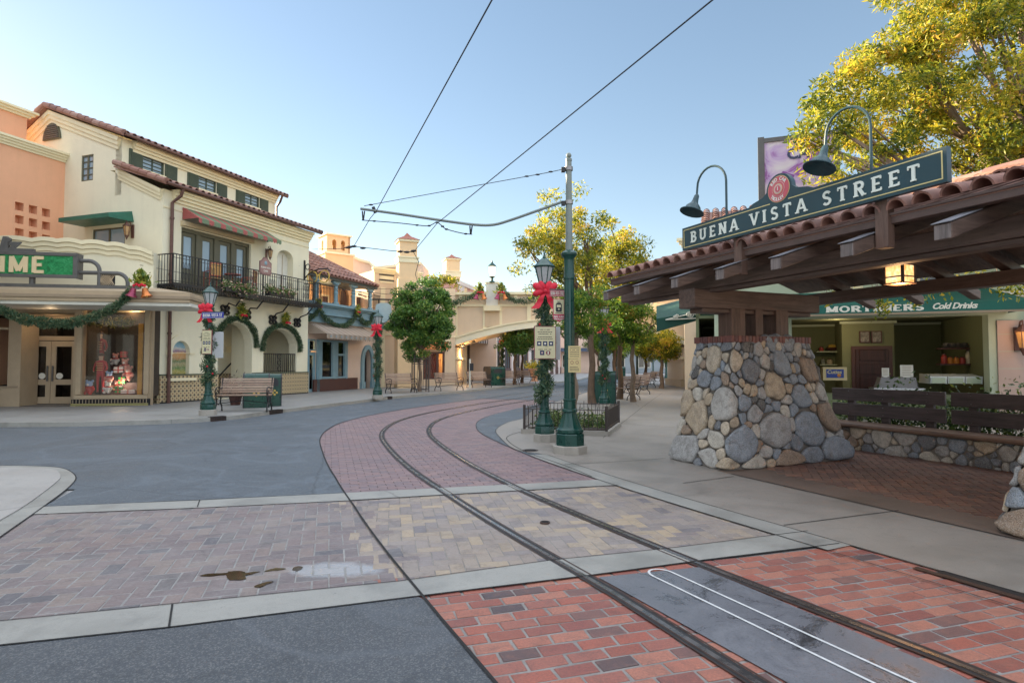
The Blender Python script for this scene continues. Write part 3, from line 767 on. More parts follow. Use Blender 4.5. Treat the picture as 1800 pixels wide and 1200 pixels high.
def awnmat(name, ca, cb, scale, axis=0, off=0.0, duty=.5):
    m, nt, b = nodes(name); o = tc(nt); s = nt.nodes.new('ShaderNodeSeparateXYZ'); nt.links.new(o, s.inputs[0])
    a = math_(nt, 'FRACT', math_(nt, 'ADD', math_(nt, 'MULTIPLY', s.outputs[axis], scale), off)); f = math_(nt, 'LESS_THAN', a, duty)
    n = nz(nt, o, 3, 5, .7); c = mixc(nt, f, ca, cb); c = mixc(nt, math_(nt, 'MULTIPLY', n.outputs[0], .3), c, [x*.6 for x in ca])
    nt.links.new(c, b.inputs['Base Color']); b.inputs['Roughness'].default_value = .85
    n2 = nz(nt, o, 180, 2); bump(nt, b, n2.outputs[0], .15, .003); MATS[name] = m; return m

def tile_roof(parent, O, A, S, width, length, pitch=.26, course=.42, name='roof', r=None, thick=True, base=True, mt=None, clip=None, seg=6):
    """barrel-tile roof: O eave corner, A unit vector along the eave, S unit up-slope"""
    O, A, S = Vector(O), Vector(A).normalized(), Vector(S).normalized(); N = A.cross(S)
    if N.z < 0: N = -N
    r = r or pitch*.36; mt = mt or M_tile; mb = MB()
    nc = int(width/pitch); nr = int(math.ceil(length/course))
    if base:
        q = [O, O+A*width, O+A*width+S*length, O+S*length]
        if clip is None: mb.add([v+N*.0 for v in q]+[v-N*.05 for v in q], [(0, 1, 2, 3), (7, 6, 5, 4), (0, 4, 5, 1), (1, 5, 6, 2), (2, 6, 7, 3), (3, 7, 4, 0)], mt, .7)
    for i in range(nc+1):
        x = (i+.5)*pitch if i < nc else width-pitch*.2
        for j in range(nr):
            y0 = j*course-.03; y1 = min(length, (j+1)*course+.02)
            if clip and not clip(x, (y0+y1)/2): continue
            a = O+A*x+S*y0+N*(.028+rng.uniform(0, .006)); b_ = O+A*x+S*y1+N*.012; a += A*rng.uniform(-.006, .006)
            vs = []
            for k in range(seg+1):
                t = PI*k/seg; vs.append(a+A*math.cos(t)*r*1.06+N*math.sin(t)*r*1.1)
            for k in range(seg+1):
                t = PI*k/seg; vs.append(b_+A*math.cos(t)*r*.92+N*math.sin(t)*r*.9)
            fs = [(k, k+1, seg+2+k, seg+1+k) for k in range(seg)]
            if thick:
                for k in range(seg+1):
                    t = PI*k/seg; vs.append(a+A*math.cos(t)*r*.86+N*math.sin(t)*r*.9)
                for k in range(seg+1):
                    t = PI*k/seg; vs.append(a+S*.25+A*math.cos(t)*r*.8+N*math.sin(t)*r*.8)
                q = 2*(seg+1)
                fs += [(k, q+k, q+k+1, k+1) for k in range(seg)]+[(q+k, q+seg+1+k, q+seg+2+k, q+k+1) for k in range(seg)]
            mb.add(vs, fs, mt, rng.random())
    return mb.build(name, parent)

def verge(parent, O, S, L, out=(-1, 0, 0)):
    """overlapping barrel tiles laid down a gable edge"""
    O, S = Vector(O), Vector(S).normalized(); mb = MB(); n = int(L/.36)
    for i in range(n):
        a = O+S*(i*L/n-.02); b = O+S*((i+1)*L/n+.03); mb.tube([a+Vector((0, 0, .02)), b], [.115, .098], M_tile, 9)
    return mb.build('verge_tiles', parent)
def win(parent, x0, x1, z0, z1, y, fm, gm, nx=1, nz_=1, fw=.06, bar=.025, name='window', depth=.06, holesplit=None):
    """window part at plane y (local), with a pane sub-part"""
    mb = MB(); 
    mb.box(x0, x0+fw, y-depth, y, z0, z1, fm); mb.box(x1-fw, x1, y-depth, y, z0, z1, fm)
    mb.box(x0+fw, x1-fw, y-depth, y, z1-fw, z1, fm); mb.box(x0+fw, x1-fw, y-depth, y, z0, z0+fw, fm)
    for i in range(1, nx):
        x = x0+(x1-x0)*i/nx; mb.box(x-bar, x+bar, y-depth*.8, y-.002, z0+fw, z1-fw, fm)
    for i in range(1, nz_):
        z = z0+(z1-z0)*i/nz_; mb.box(x0+fw, x1-fw, y-depth*.75, y-.004, z-bar*.7, z+bar*.7, fm)
    w_ = mb.build(name, parent, smooth=False)
    g = MB(); g.box(x0+fw*.5, x1-fw*.5, y-.012, y-.006, z0+fw*.5, z1-fw*.5, gm); g.build('pane', w_, smooth=False)
    return w_
def room(parent, x0, x1, z0, z1, y0, y1, mt, back=None):
    """open-fronted interior box behind an opening"""
    mb = MB(); t = .06
    mb.box(x0-t, x1+t, y1, y1+t, z0-t, z1+t, back or mt); mb.box(x0-t, x0, y0, y1, z0, z1, mt); mb.box(x1, x1+t, y0, y1, z0, z1, mt)
    mb.box(x0, x1, y0, y1, z0-t, z0, mt); mb.box(x0, x1, y0, y1, z1, z1+t, mt)
    return mb.build('interior', parent, smooth=False)
def cornice(mb, x0, x1, y, z, h, d, mt, steps=3, ends=True):
    """stepped moulding projecting toward -y, top at z"""
    for i in range(steps):
        k = (i+1)/steps
        mb.box(x0-(d*k if ends else 0), x1+(d*k if ends else 0), y-d*k, y+.01*i, z-h+h*i/steps, z-h+h*(i+1)/steps-.001*i, mt)

FB = Fr(-11.62, 20.0, .327, .945)
xe = FB.pix(541, 600)[0]; x0B = FB.pix(282, 560)[0]
# --- cream building with the long balcony
B = thing('cream_building', 'tall cream stucco building with green shutters, tiled roofs and long iron balcony', 'building', (*FB.o.xy, 0), FB.ang)
EZ = 7.28
def bx(px, py, y=0.0): return FB.pix(px, py, y)[0]
def bz(px, py, y=0.0): return FB.pix(px, py, y)[1]
fw0, fw1 = bx(318, 450), bx(441, 450); fwt = (bz(318, 398)+bz(441, 430))/2
BALZ = (bz(303, 499, -.9)+bz(540, 531, -.9))/2
sw0, sw1 = bx(301, 640), bx(331, 640); swb = bz(316, 664); swt = bz(316, 599)
ar0, ar1 = bx(383, 620), bx(443, 620); art = bz(412, 566)
as0, as1 = bx(463, 620), bx(521, 620); ast = bz(492, 578)
dr0, dr1 = bx(487, 480), bx(515, 480); drt = bz(501, 440)
TZ = 1.02
mb = MB()
outer = [(x0B, 0), (xe, 0), (xe, EZ), (x0B, EZ)]
holes = [rect(fw0, fw1, BALZ+.02, fwt), archpts(sw0, sw1, swb, swt-.38, swt), archpts(ar0, ar1, .12, art-.85, art), archpts(as0, as1, TZ, ast-.8, ast), archpts(dr0, dr1, BALZ+.02, drt-.35, drt)]
mb.holed(outer, holes, 'y', 0, .4, M_cream)
side = [FB.side(282, 600, x0B)]
ys = lambda px, py: FB.side(px, py, x0B)
gab = [ys(282, 331), ys(194, 300), (ys(215, 250)[0], ys(194, 300)[1]-.02), ys(215, 243), ys(92, 196), ys(40, 246), (ys(40, 246)[0], 0), (.4, 0)]
gab[0] = (.4, gab[0][1])
Y3 = gab[2][0]      # third-floor wall plane
swx = [ys(143, 290), ys(164, 290)]
hole = rect(swx[1][0], swx[0][0], (ys(143, 319)[1]+ys(164, 317)[1])/2, (ys(143, 275)[1]+ys(164, 270)[1])/2)
hole2 = rect(ys(220, 410)[0], ys(163, 410)[0], 4.3, (ys(163, 404)[1]+ys(219, 398)[1])/2)
outs = [(p[0], p[1]) for p in gab]
mb.holed(outs, [hole, hole2], 'x', x0B, x0B+.35, M_cream)
Z3t = gab[3][1]
x3e = FB.pix(483, 380, Y3)[0]
sh3 = []
for (a, b, pt, pb) in ((250, 289, (268, 281), (293, 309)), (349, 381, (308, 318), (333, 343)), (431, 457, (340, 349), (359, 368))):
    xa, xb = FB.pix(a, 300, Y3)[0], FB.pix(b, 300, Y3)[0]
    zt = (FB.pix(a, pt[0], Y3)[1]+FB.pix(b, pt[1], Y3)[1])/2; zb = (FB.pix(a, pb[0], Y3)[1]+FB.pix(b, pb[1], Y3)[1])/2
    sh3.append((xa, xb, zb, zt))
zt3 = sum(s[3] for s in sh3)/3; zb3 = sum(s[2] for s in sh3)/3
mb.holed([(x0B, gab[1][1]-.9), (x3e, gab[1][1]-.9), (x3e, Z3t), (x0B, Z3t)], [rect(a, b, zb3, zt3) for a, b, _, _ in sh3], 'y', Y3, Y3+.3, M_cream)
# far end walls and back
yb = gab[5][0]
mb.box(xe-.35, xe-.002, .4, yb, 0, EZ-.02, M_cream); mb.box(x3e-.3, x3e-.002, Y3+.3, yb, EZ-.5, Z3t-.01, M_cream); mb.box(x0B+.35, xe, yb-.3, yb, 0, Z3t-.5, M_cream)
mb.prism([(Y3+.3, Z3t-.01), (gab[4][0], gab[4][1]-.02), (yb-.3, gab[5][1]-.1)], 'x', x3e-.3, x3e-.003, M_cream)
mb.build('wall', B, smooth=False)
mb = MB(); mb.box(x0B+.36, xe-.36, .41, yb-.31, BALZ-.3, BALZ-.05, M_room); mb.box(x0B+.36, x3e-.31, Y3+.31, yb-.31, EZ-.3, EZ-.1, M_room); mb.build('floor_slab', B, smooth=False)
# mouldings under the roofs
mb = MB()
cornice(mb, x0B+.36, xe, 0, EZ+.06, .42, .3, M_trimc, 4, False)
mb.box(x0B+.001, xe, -.03, 0, EZ-.62, EZ-.57, M_trimc)
cornice(mb, x0B+.36, x3e, Y3, Z3t+.04, .4, .26, M_trimc, 4, False)
# raking mouldings on the gable
def rake(p, q, w, d):
    p, q = Vector(p), Vector(q); dd = (q-p).normalized(); n = Vector((-dd.y, dd.x)); n = -n if n.y > 0 else n
    for k in range(3):
        a = p+n*(w*k/3); b = q+n*(w*k/3); c = q+n*(w*(k+1)/3); e = p+n*(w*(k+1)/3)
        mb.prism([tuple(a), tuple(b), tuple(c), tuple(e)], 'x', x0B-d*(3-k)/3, x0B-.001*k, M_trimc)
rake(gab[3], gab[4], .42, .16); rake(gab[4], gab[5], .42, .155); rake((-.05, gab[0][1]-.08), (Y3-.02, gab[1][1]-.02), .36, .15)
mb.build('cornice', B, smooth=False)
# tiled wainscot along the street
mb = MB()
for a, b in ((x0B-.0, ar0), (ar1, xe)):
    if a == ar1: mb.build('tiled_wainscot', B, smooth=False); mb = MB()
    mb.box(a, b, -.05, -.001, .0, TZ, M_dtile); mb.box(a, b, -.07, -.001, TZ, TZ+.045, M_green); mb.box(a, b, -.06, -.052, .0, .14, M_joint)
mb.box(xe, xe+.03, -.05, .4, 0, TZ, M_dtile)
mb.build('tiled_wainscot', B, smooth=False); mb = MB(); mb.box(x0B-.05, x0B-.001, 0, .9, 0, TZ, M_dtile)
mb.build('tiled_wainscot', B, smooth=False)
# roofs
A = (1, 0, 0)
ye = -.42; yt = Y3-.02
s = Vector((0, yt-ye, gab[1][1]+.02-EZ-.1)); tile_roof(B, (x0B-.3, ye, EZ+.1), A, s, xe-x0B+.65, s.length, .27, .42)
s = Vector((0, gab[4][0]-(Y3-.4), gab[4][1]+.1-(Z3t-.0))); tile_roof(B, (x0B-.3, Y3-.4, Z3t+.02), A, s, x3e-x0B+.65, s.length, .27, .42)
s = Vector((0, gab[4][0]-(gab[5][0]+.3), gab[4][1]+.1-(gab[5][1]))); tile_roof(B, (x0B-.3, gab[5][0]+.3, gab[5][1]-.02), A, s, x3e-x0B+.65, s.length, .27, .42)
for (y0_, z0_, y1_, z1_) in ((ye, EZ+.1, yt, gab[1][1]+.12), (Y3-.4, Z3t+.02, gab[4][0], gab[4][1]+.12), (gab[5][0]+.3, gab[5][1]-.02, gab[4][0], gab[4][1]+.12)):
    s = Vector((0, y1_-y0_, z1_-z0_)); verge(B, (x0B-.26, y0_, z0_+.02), s, s.length)
    mb = MB(); n_ = Vector((0, -s.z, s.y)).normalized(); a_ = Vector((x0B-.2, y0_+.05, z0_))-n_*.09; b_ = a_+s*.99; xr_ = xe+.25 if y0_ == ye else x3e+.25
    mb.add([a_, b_, b_+Vector((xr_-x0B+.2, 0, 0)), a_+Vector((xr_-x0B+.2, 0, 0))], [(0, 1, 2, 3)], M_trimc); mb.build('soffit', B, smooth=False)
mb = MB(); mb.tube([(x0B-.3, gab[4][0], gab[4][1]+.14), (x3e+.3, gab[4][0], gab[4][1]+.14)], .1, M_tile); mb.build('ridge_cap', B)
# gutters and downpipes
mb = MB()
mb.tube([(x0B-.25, ye-.03, EZ+.09), (xe+.32, ye-.03, EZ+.09)], .065, M_pipe); mb.tube([(x0B-.25, Y3-.44, Z3t+.0), (x3e+.32, Y3-.44, Z3t+.0)], .06, M_pipe)
mb.build('gutter', B)
mb = MB(); px_ = bx(296, 500)
mb.tube([(px_+.12, ye, EZ+.05), (px_+.1, ye+.05, EZ-.18), (px_, -.1, EZ-.42), (px_, -.1, 1.1), (px_, -.1, .98), (px_-.02, -.13, .9), (px_-.02, -.14, .1)], .055, M_pipe)
for z in (2.4, 4.4, 6.3, 1.0): mb.tube([(px_, -.1, z), (px_, -.1, z+.07)], .072, M_pipe)
mb.build('downpipe', B)
mb = MB(); mb.tube([(x3e+.02, Y3-.4, Z3t-.02), (x3e+.0, Y3-.3, Z3t-.3), (x3e+.05, Y3-.06, Z3t-.5), (x3e+.05, Y3-.06, gab[1][1]-.1), (x3e+.12, Y3-.3, gab[1][1]-.22)], .05, M_pipe); mb.build('downpipe', B)
# windows on top floor with shutters
for a, b, _, _ in sh3:
    win(B, a, b, zb3, zt3, Y3+.1, M_green, M_glass, 2, 4, .055, .018)
    w_ = (b-a)*.56
    for q0, q1 in ((a-w_-.02, a-.02), (b+.02, b+w_+.02)):
        mb = MB(); mb.box(q0, q1, Y3-.05, Y3-.002, zb3-.12, zt3+.04, M_green)
        for k in range(12): z = zb3-.05+(zt3-zb3+.0)*k/12; mb.box(q0+.05, q1-.05, Y3-.065, Y3-.05, z, z+.035, M_green)
        mb.build('shutter', B, smooth=False)
    mb = MB(); mb.box(a-.03, b+.03, Y3-.07, Y3+.1, zb3-.08, zb3, M_trimc); mb.build('sill', B, smooth=False)
# side wall openings
T90 = Matrix.Rotation(-PI/2, 4, 'Z')
def sidewin(y0, y1, z0, z1, nx, nzz, gm):
    mb = MB(); x = x0B+.06
    mb.box(x-.04, x, y0, y0+.05, z0, z1, M_olive); mb.box(x-.04, x, y1-.05, y1, z0, z1, M_olive); mb.box(x-.04, x, y0+.05, y1-.05, z1-.05, z1, M_olive); mb.box(x-.04, x, y0+.05, y1-.05, z0, z0+.05, M_olive)
    for i in range(1, nx): yy = y0+(y1-y0)*i/nx; mb.box(x-.035, x-.002, yy-.035, yy+.035, z0+.05, z1-.05, M_olive)
    for i in range(1, nzz): zz = z0+(z1-z0)*i/nzz; mb.box(x-.03, x-.004, y0+.05, y1-.05, zz-.015, zz+.015, M_olive)
    w_ = mb.build('window', B, smooth=False); g = MB(); g.box(x+.0, x+.006, y0+.01, y1-.01, z0+.01, z1-.01, gm); g.build('pane', w_, smooth=False)
sidewin(hole[0][0], hole[1][0], hole[0][1], hole[2][1], 2, 4, M_glass)
sidewin(hole2[0][0], hole2[1][0], hole2[0][1], hole2[2][1], 2, 1, M_glass)
c1 = ys(93, 236); pts = [(c1[0]-.42, c1[1]-.2)]+arc(c1[0], c1[1]-.2, .42, 0, 180, 10)
mb = MB(); mb.prism(arc(c1[0], c1[1]-.22, .46, 0, 180, 12, .62), 'x', x0B-.06, x0B-.002, M_olive)
for k in range(7): z = c1[1]-.17+k*.075; hw = .4*math.sqrt(max(0, 1-((z-c1[1]+.22)/.6)**2)); mb.box(x0B-.085, x0B-.061, c1[0]-hw, c1[0]+hw, z, z+.035, M_grey)
mb.build('gable_vent', B, smooth=False)
# green canopy over the side window
ca, cb = ys(221, 405), ys(139, 405); zc = ys(180, 392)[1]; zh = hole2[2][1]
mb = MB(); y0_, y1_ = hole2[0][0]-.3, hole2[1][0]+.3
mb.add([(x0B-.9, y0_-.1, zh+.1), (x0B-.9, y1_+.1, zh+.1), (x0B, y1_+.1, zh+.12), (x0B, y0_-.1, zh+.12), (x0B-.9, y0_-.1, zh+.24), (x0B-.9, y1_+.1, zh+.24), (x0B, y1_, zh+.5), (x0B, y0_, zh+.5)], [(0, 1, 2, 3), (4, 7, 6, 5), (0, 4, 5, 1), (1, 5, 6, 2), (3, 7, 4, 0)], mat('awning_green_metal', (.02, .13, .09), .4, .15, 4, .1))
mb.build('canopy', B, smooth=False)
# french windows on the balcony
n = 4
fwm = MB(); 
for i in range(5): x = fw0+(fw1-fw0)*i/4; fwm.box(max(fw0, x-.09), min(fw1, x+.09), .1, .22, BALZ, fwt, M_olive)
fwm.box(fw0, fw1, .09, .23, fwt-.12, fwt+.001, M_olive); fwm.build('window_frame', B, smooth=False)
for i in range(4):
    a = fw0+(fw1-fw0)*i/4+.1; b = fw0+(fw1-fw0)*(i+1)/4-.1
    d = win(B, a, b, BALZ+.03, fwt-.13, .2, M_olive, M_glass, 1, 1, .13, .02, 'balcony_door', .05)
    mb = MB(); mb.box(a+.13, b-.13, .165, .19, BALZ+.16, BALZ+.75, M_olive); mb.build('panel', d, smooth=False)
# striped awning
az0 = bz(321, 368); az1 = bz(475, 411); xa, xb = bx(320, 380), bx(476, 420)-.25
M_awr = awnmat('awning_red_green', (.16, .22, .13), (.42, .09, .085), 1.9, 0, .1, .42)
zt = (az0+az1)/2+.05; zb = zt-.42
mb = MB(); d = .75
mb.add([(xa, -.02, zt), (xb, -.02, zt), (xb, -d, zb), (xa, -d, zb)], [(0, 1, 2, 3)], M_awr)
mb.add([(xa, -.02, zt-.02), (xb, -.02, zt-.02), (xb, -d, zb-.02), (xa, -d, zb-.02)], [(3, 2, 1, 0)], M_joint)
mb.add([(xa, -.02, zt), (xa, -.02, zb), (xa, -d, zb)], [(0, 1, 2)], M_awr); mb.add([(xb, -.02, zt), (xb, -.02, zb), (xb, -d, zb)], [(0, 1, 2)], M_awr)
nsc = 26
for i in range(nsc):
    p0, p1 = xa+(xb-xa)*i/nsc, xa+(xb-xa)*(i+1)/nsc
    mb.prism([(p0, zb), (p1, zb)]+[(p[0], p[1]) for p in arc((p0+p1)/2, zb-.1, (p1-p0)/2, 0, -180, 5, .07)], 'y', -d-.008, -d-.002, M_awr)
mb.build('awning', B, smooth=False)
mb = MB(); mb.box(fw0-.05, fw1+.05, -.12, -.001, fwt+.04, fwt+.2, M_creamd); mb.build('awning_box', B, smooth=False)
# arched balcony door
mb = MB(); mb.prism(archpts(dr0+.0, dr1-.0, BALZ+.03, drt-.35, drt), 'y', .3, .36, M_white); 
for k in (.33, .66): x = dr0+(dr1-dr0)*k; mb.box(x-.015, x+.015, .285, .299, BALZ+.1, drt-.15, M_tan)
mb.build('balcony_door', B, smooth=False)
# balcony slab, lace edge, brackets and railing
bl0 = FB.pix(304, 499, -.9)[0]; bl1 = FB.pix(564, 534, -.9)[0]
mb = MB(); mb.box(bl0, bl1, -.9, -.001, BALZ-.1, BALZ, M_iron); mb.box(bl0-.04, bl1+.04, -.96, -.901, BALZ-.06, BALZ+.03, M_iron)
mb.build('balcony_floor', B, smooth=False)
mb = MB()
nl = 74
for i in range(nl):
    x = bl0+(bl1-bl0)*(i+.5)/nl; h_ = .13 if i % 2 else .09
    mb.prism([(x-.045, BALZ-.06), (x+.045, BALZ-.06), (x+.02, BALZ-.06-h_), (x-.02, BALZ-.06-h_)], 'y', -.95, -.93, M_iron)
for i in range(8):
    y = -.9+.9*(i+.5)/8; mb.prism([(y-.04, BALZ-.06), (y+.04, BALZ-.06), (y, BALZ-.17)], 'x', bl0-.03, bl0-.01, M_iron)
mb.build('lace_trim', B, smooth=False)
mb = MB(); RZ = BALZ+.98
mb.box(bl0, bl1, -.9, -.86, RZ-.03, RZ, M_iron); mb.box(bl0, bl1, -.89, -.87, BALZ+.08, BALZ+.1, M_iron); mb.box(bl0, bl1, -.89, -.87, RZ-.14, RZ-.125, M_iron)
for xx in (bl0, bl1-.04): mb.box(xx, xx+.04, -.86, -.02, RZ-.03, RZ, M_iron); mb.box(xx+.01, xx+.03, -.86, -.02, BALZ+.08, BALZ+.1, M_iron)
nb = int((bl1-bl0)/.125)
for i in range(nb+1):
    x = bl0+(bl1-bl0)*i/nb; w_ = .02 if i % 8 == 0 else .0085
    mb.box(x-w_, x+w_, -.88-w_, -.88+w_, BALZ, RZ-.03, M_iron)
    if i % 8 in (3, 4, 5) :
        for z in (.3, .62):
            mb.tube([(x+.05*math.cos(t), -.88, BALZ+z+.13*math.sin(t)) for t in [2*PI*k/8 for k in range(8)]], .008, M_iron, 4, closed=True)
for xx in (bl0+.02, bl1-.02):
    for i in range(7): y = -.86+.84*i/7; mb.box(xx-.008, xx+.008, y-.008, y+.008, BALZ, RZ-.03, M_iron)
mb.build('balcony_railing', B, smooth=False)
for px, py_ in ((394, 545), (432, 553), (478, 562), (521, 567)):
    x = bx(px, py_); mb = MB(); dz_ = bz(px, py_)-(BALZ-1.2)
    mb.tube([(x, -.06, BALZ-1.15+dz_), (x, -.22, BALZ-.95+dz_), (x, -.55, BALZ-.45), (x, -.85, BALZ-.14)], .028, M_iron)
    for k in range(4): a = PI/4+k*PI/2; mb.tube([(x+.13*math.cos(a)+.1*math.cos(t), -.05, BALZ-1.2+dz_+.13*math.sin(a)+.07*math.sin(t)) for t in [2*PI*j/8 for j in range(8)]], .045, M_iron, 5, closed=True)
    mb.ball((x, -.07, BALZ-1.2+dz_), .07, M_iron)
    mb.build('bracket', B)
# little arched mural window
mb = MB()
o1 = archpts(sw0-.2, sw1+.2, swb-.02, swt-.38, swt+.2, 14); i1 = archpts(sw0-.02, sw1+.02, swb-.021, swt-.38, swt+.02, 14)
mb.holed(archpts(sw0-.2, sw1+.2, swt-.42, swt-.38, swt+.2, 14), [archpts(sw0, sw1, swt-.41, swt-.38, swt, 14)], 'y', -.06, -.001, M_cream)
mb.box(sw0-.17, sw0-.001, -.04, -.001, swb, swt-.425, M_cream); mb.box(sw1+.001, sw1+.17, -.04, -.001, swb, swt-.425, M_cream)
for xx in (sw0-.2, sw1-.0): mb.box(xx, xx+.2, -.08, -.0015, swt-.46, swt-.4, M_trimc)
mb.box(sw0-.24, sw1+.24, -.14, .2, swb-.1, swb, M_trimc)
mb.build('window_surround', B, smooth=False)
m, nt, b = nodes('painted_valley_picture'); o = tc(nt); s_ = nt.nodes.new('ShaderNodeSeparateXYZ'); nt.links.new(o, s_.inputs[0])
h = math_(nt, 'DIVIDE', math_(nt, 'SUBTRACT', s_.outputs[2], swb), swt-swb); n_ = nz(nt, o, 3.2, 4, .7); h2 = math_(nt, 'ADD', h, math_(nt, 'MULTIPLY', math_(nt, 'SUBTRACT', n_.outputs[0], .5), .22))
c = ramp(nt, h2, [(0, (.05, .10, .03)), (.16, (.42, .36, .10)), (.26, (.10, .20, .06)), (.36, (.36, .30, .16)), (.46, (.10, .18, .08)), (.54, (.50, .26, .11)), (.66, (.62, .33, .12)), (.72, (.22, .14, .25)), (.78, (.6, .55, .5)), (.83, (.25, .45, .58)), (1, (.2, .42, .55))])
n3 = nz(nt, o, 22, 2, .6); nt.links.new(mixc(nt, ramp(nt, n3.outputs[0], [(.45, 0.0), (.65, .35)]), c, (.6, .55, .4)), b.inputs['Base Color'])
mb = MB(); mb.box(sw0-.05, sw1+.05, .12, .14, swb-.02, swt+.02, m); mb.build('painted_picture', B, smooth=False)
# passage behind the arches
mb = MB(); px0, px1 = ar0-.5, as1+.6
mb.box(px0, px1, 2.0, 2.1, 0, 3.9, M_cream); mb.box(px0, px0+.1, .4, 2.0, 0, 3.9, M_cream); mb.box(px1-.1, px1, .4, 2.0, 0, 3.9, M_cream); mb.box(px0, px1, .4, 2.1, 3.9, 4.0, M_cream)
mb.box(px0+.1, px1-.1, 1.95, 1.999, .1, TZ, M_dtile)
xm = (ar1+as0)/2; mb.box(xm-.25, xm+.25, .4, 1.1, 0, 3.9, M_cream)
mb.build('passage', B, smooth=False)
xs0 = FB.pix(416, 650, 1.95)[0]; mb = MB(); mb.box(xs0, xs0+.9, 1.93, 1.949, .1, 3.0, M_dark); mb.build('dark_doorway', B, smooth=False)
mb = MB(); q = FB.pix(380, 660, 1.2); q2 = FB.pix(410, 634, 1.2); mb.tube([(q[0], 1.2, q[1]-.15), (q2[0], 1.2, q2[1]), (q2[0]+.3, 1.25, q2[1]+.05)], .03, M_iron); mb.tube([(q2[0], 1.2, q2[1]), (q2[0], 1.2, .1)], .02, M_iron); mb.build('handrail', B)
mb = MB(); q = FB.pix(491, 609, 1.98); mb.box(q[0]-.28, q[0]+.28, 1.95, 1.99, q[1]-.36, q[1]+.36, M_brownp); mb.box(q[0]-.22, q[0]+.22, 1.94, 1.95, q[1]-.3, q[1]+.3, M_grey); 
q = FB.pix(404, 614, 1.98); mb.box(q[0]-.2, q[0]+.2, 1.96, 1.99, q[1]-.12, q[1]+.12, M_trimc); mb.build('wall_plaque', B, smooth=False)
mb = MB(); gz = bz(492, 621); 
mb.box(as0, as1, .05, .09, gz-.04, gz, M_iron); mb.box(as0, as1, .05, .08, TZ+.08, TZ+.1, M_iron)
for i in range(17):
    x = as0+(as1-as0)*(i+.5)/17; mb.box(x-.012, x+.012, .055, .079, TZ, gz-.04, M_iron)
    if i == 8:
        for z in (.2, .45, .7): mb.tube([(x+.09*math.cos(t), .06, TZ+z+.12*math.sin(t)) for t in [2*PI*k/8 for k in range(8)]], .012, M_iron, 4, closed=True)
mb.build('railing', B, smooth=False)
# wall lanterns
def wall_lantern(frame_thing, x, y, z, rz, label, s=1.0, mt=None):
    M0 = frame_thing.matrix_world
    t = thing('wall_lantern', label, 'lantern', M0 @ Vector((x, y, z)), frame_thing.rotation_euler.z+rz if False else 0, scale=s)
    t.matrix_world = Matrix.Translation(M0 @ Vector((x, y, z))) @ Matrix.Rotation(M0.to_euler().z+rz, 4, 'Z') @ Matrix.Scale(s, 4)
    g = mt or M_pipe; mb = MB()
    mb.box(-.05, .05, -.03, 0, -.2, .2, g); mb.tube([(0, -.02, .05), (0, -.12, .28), (0, -.2, .3), (0, -.22, .22)], .014, g)
    mb.lathe([(.02, .23), (.11, .13), (.12, .12), (.10, .115)], g, 6, c=(0, -.2)); mb.lathe([(.055, -.17), (.02, -.24), (.01, -.28)], g, 6, c=(0, -.2)); mb.lathe([(.06, -.17), (.06, -.155)], g, 6, c=(0, -.2))
    for k in range(6):
        a = 2*PI*k/6; mb.tube([(.1*math.cos(a), -.2+.1*math.sin(a), .115), (.058*math.cos(a), -.2+.058*math.sin(a), -.155)], .007, g, 4)
    mb.build('bracket', t); mb = MB(); mb.lathe([(.055, -.15), (.092, .11)], mat('amber_glass', (.42, .25, .10), .3, .2, 5, 0), 6, c=(0, -.2)); mb.build('glass', t, smooth=False)
    return t
bpy.context.view_layer.update()
p = ys(234, 407); wall_lantern(B, x0B, p[0], p[1], -PI/2, 'small brown lantern on the cream side wall beside the green canopy', 1.15)
p = FB.pix(468, 446); wall_lantern(B, p[0], 0, p[1], 0, 'small brown lantern above the crest sign on the balcony', 1.0)
def wsign(name, parent, label, x, y, z, rz=0.0): 
    t = thing(name, label, 'sign', (0, 0, 0)); t.matrix_world = parent.matrix_world @ Matrix.Translation((x, y, z)) @ Matrix.Rotation(rz, 4, 'Z'); return t
p = FB.pix(466, 468, -.95); t = wsign('crest_sign', B, 'brown crest shaped sign hung on the balcony railing', 'sign' and p[0], -.95, p[1])
mb = MB(); sh_ = [(-.32, -.28), (-.22, -.34), (.22, -.34), (.32, -.28), (.32, .16), (.2, .22), (.1, .34), (-.1, .34), (-.2, .22), (-.32, .16)]
mb.prism(sh_, 'y', -.03, 0, mat('sign_brown', (.20, .10, .09), .5, .1, 5, .05)); mb.prism([(a*.85, b*.85) for a, b in sh_], 'y', -.034, -.03, mat('sign_tan', (.30, .17, .15), .5, .1, 5, .05)); mb.ball((0, -.035, .12), .08, M_blue, sc=(1, .3, 1)); mb.build('board', t, smooth=False)
text('BUENA VISTA', .085, M_white, 'lettering', t, Matrix.Translation((0, -.036, -.06)), .002, .002); text('CAFE', .1, M_white, 'lettering', t, Matrix.Translation((0, -.036, -.19)), .002, .002)
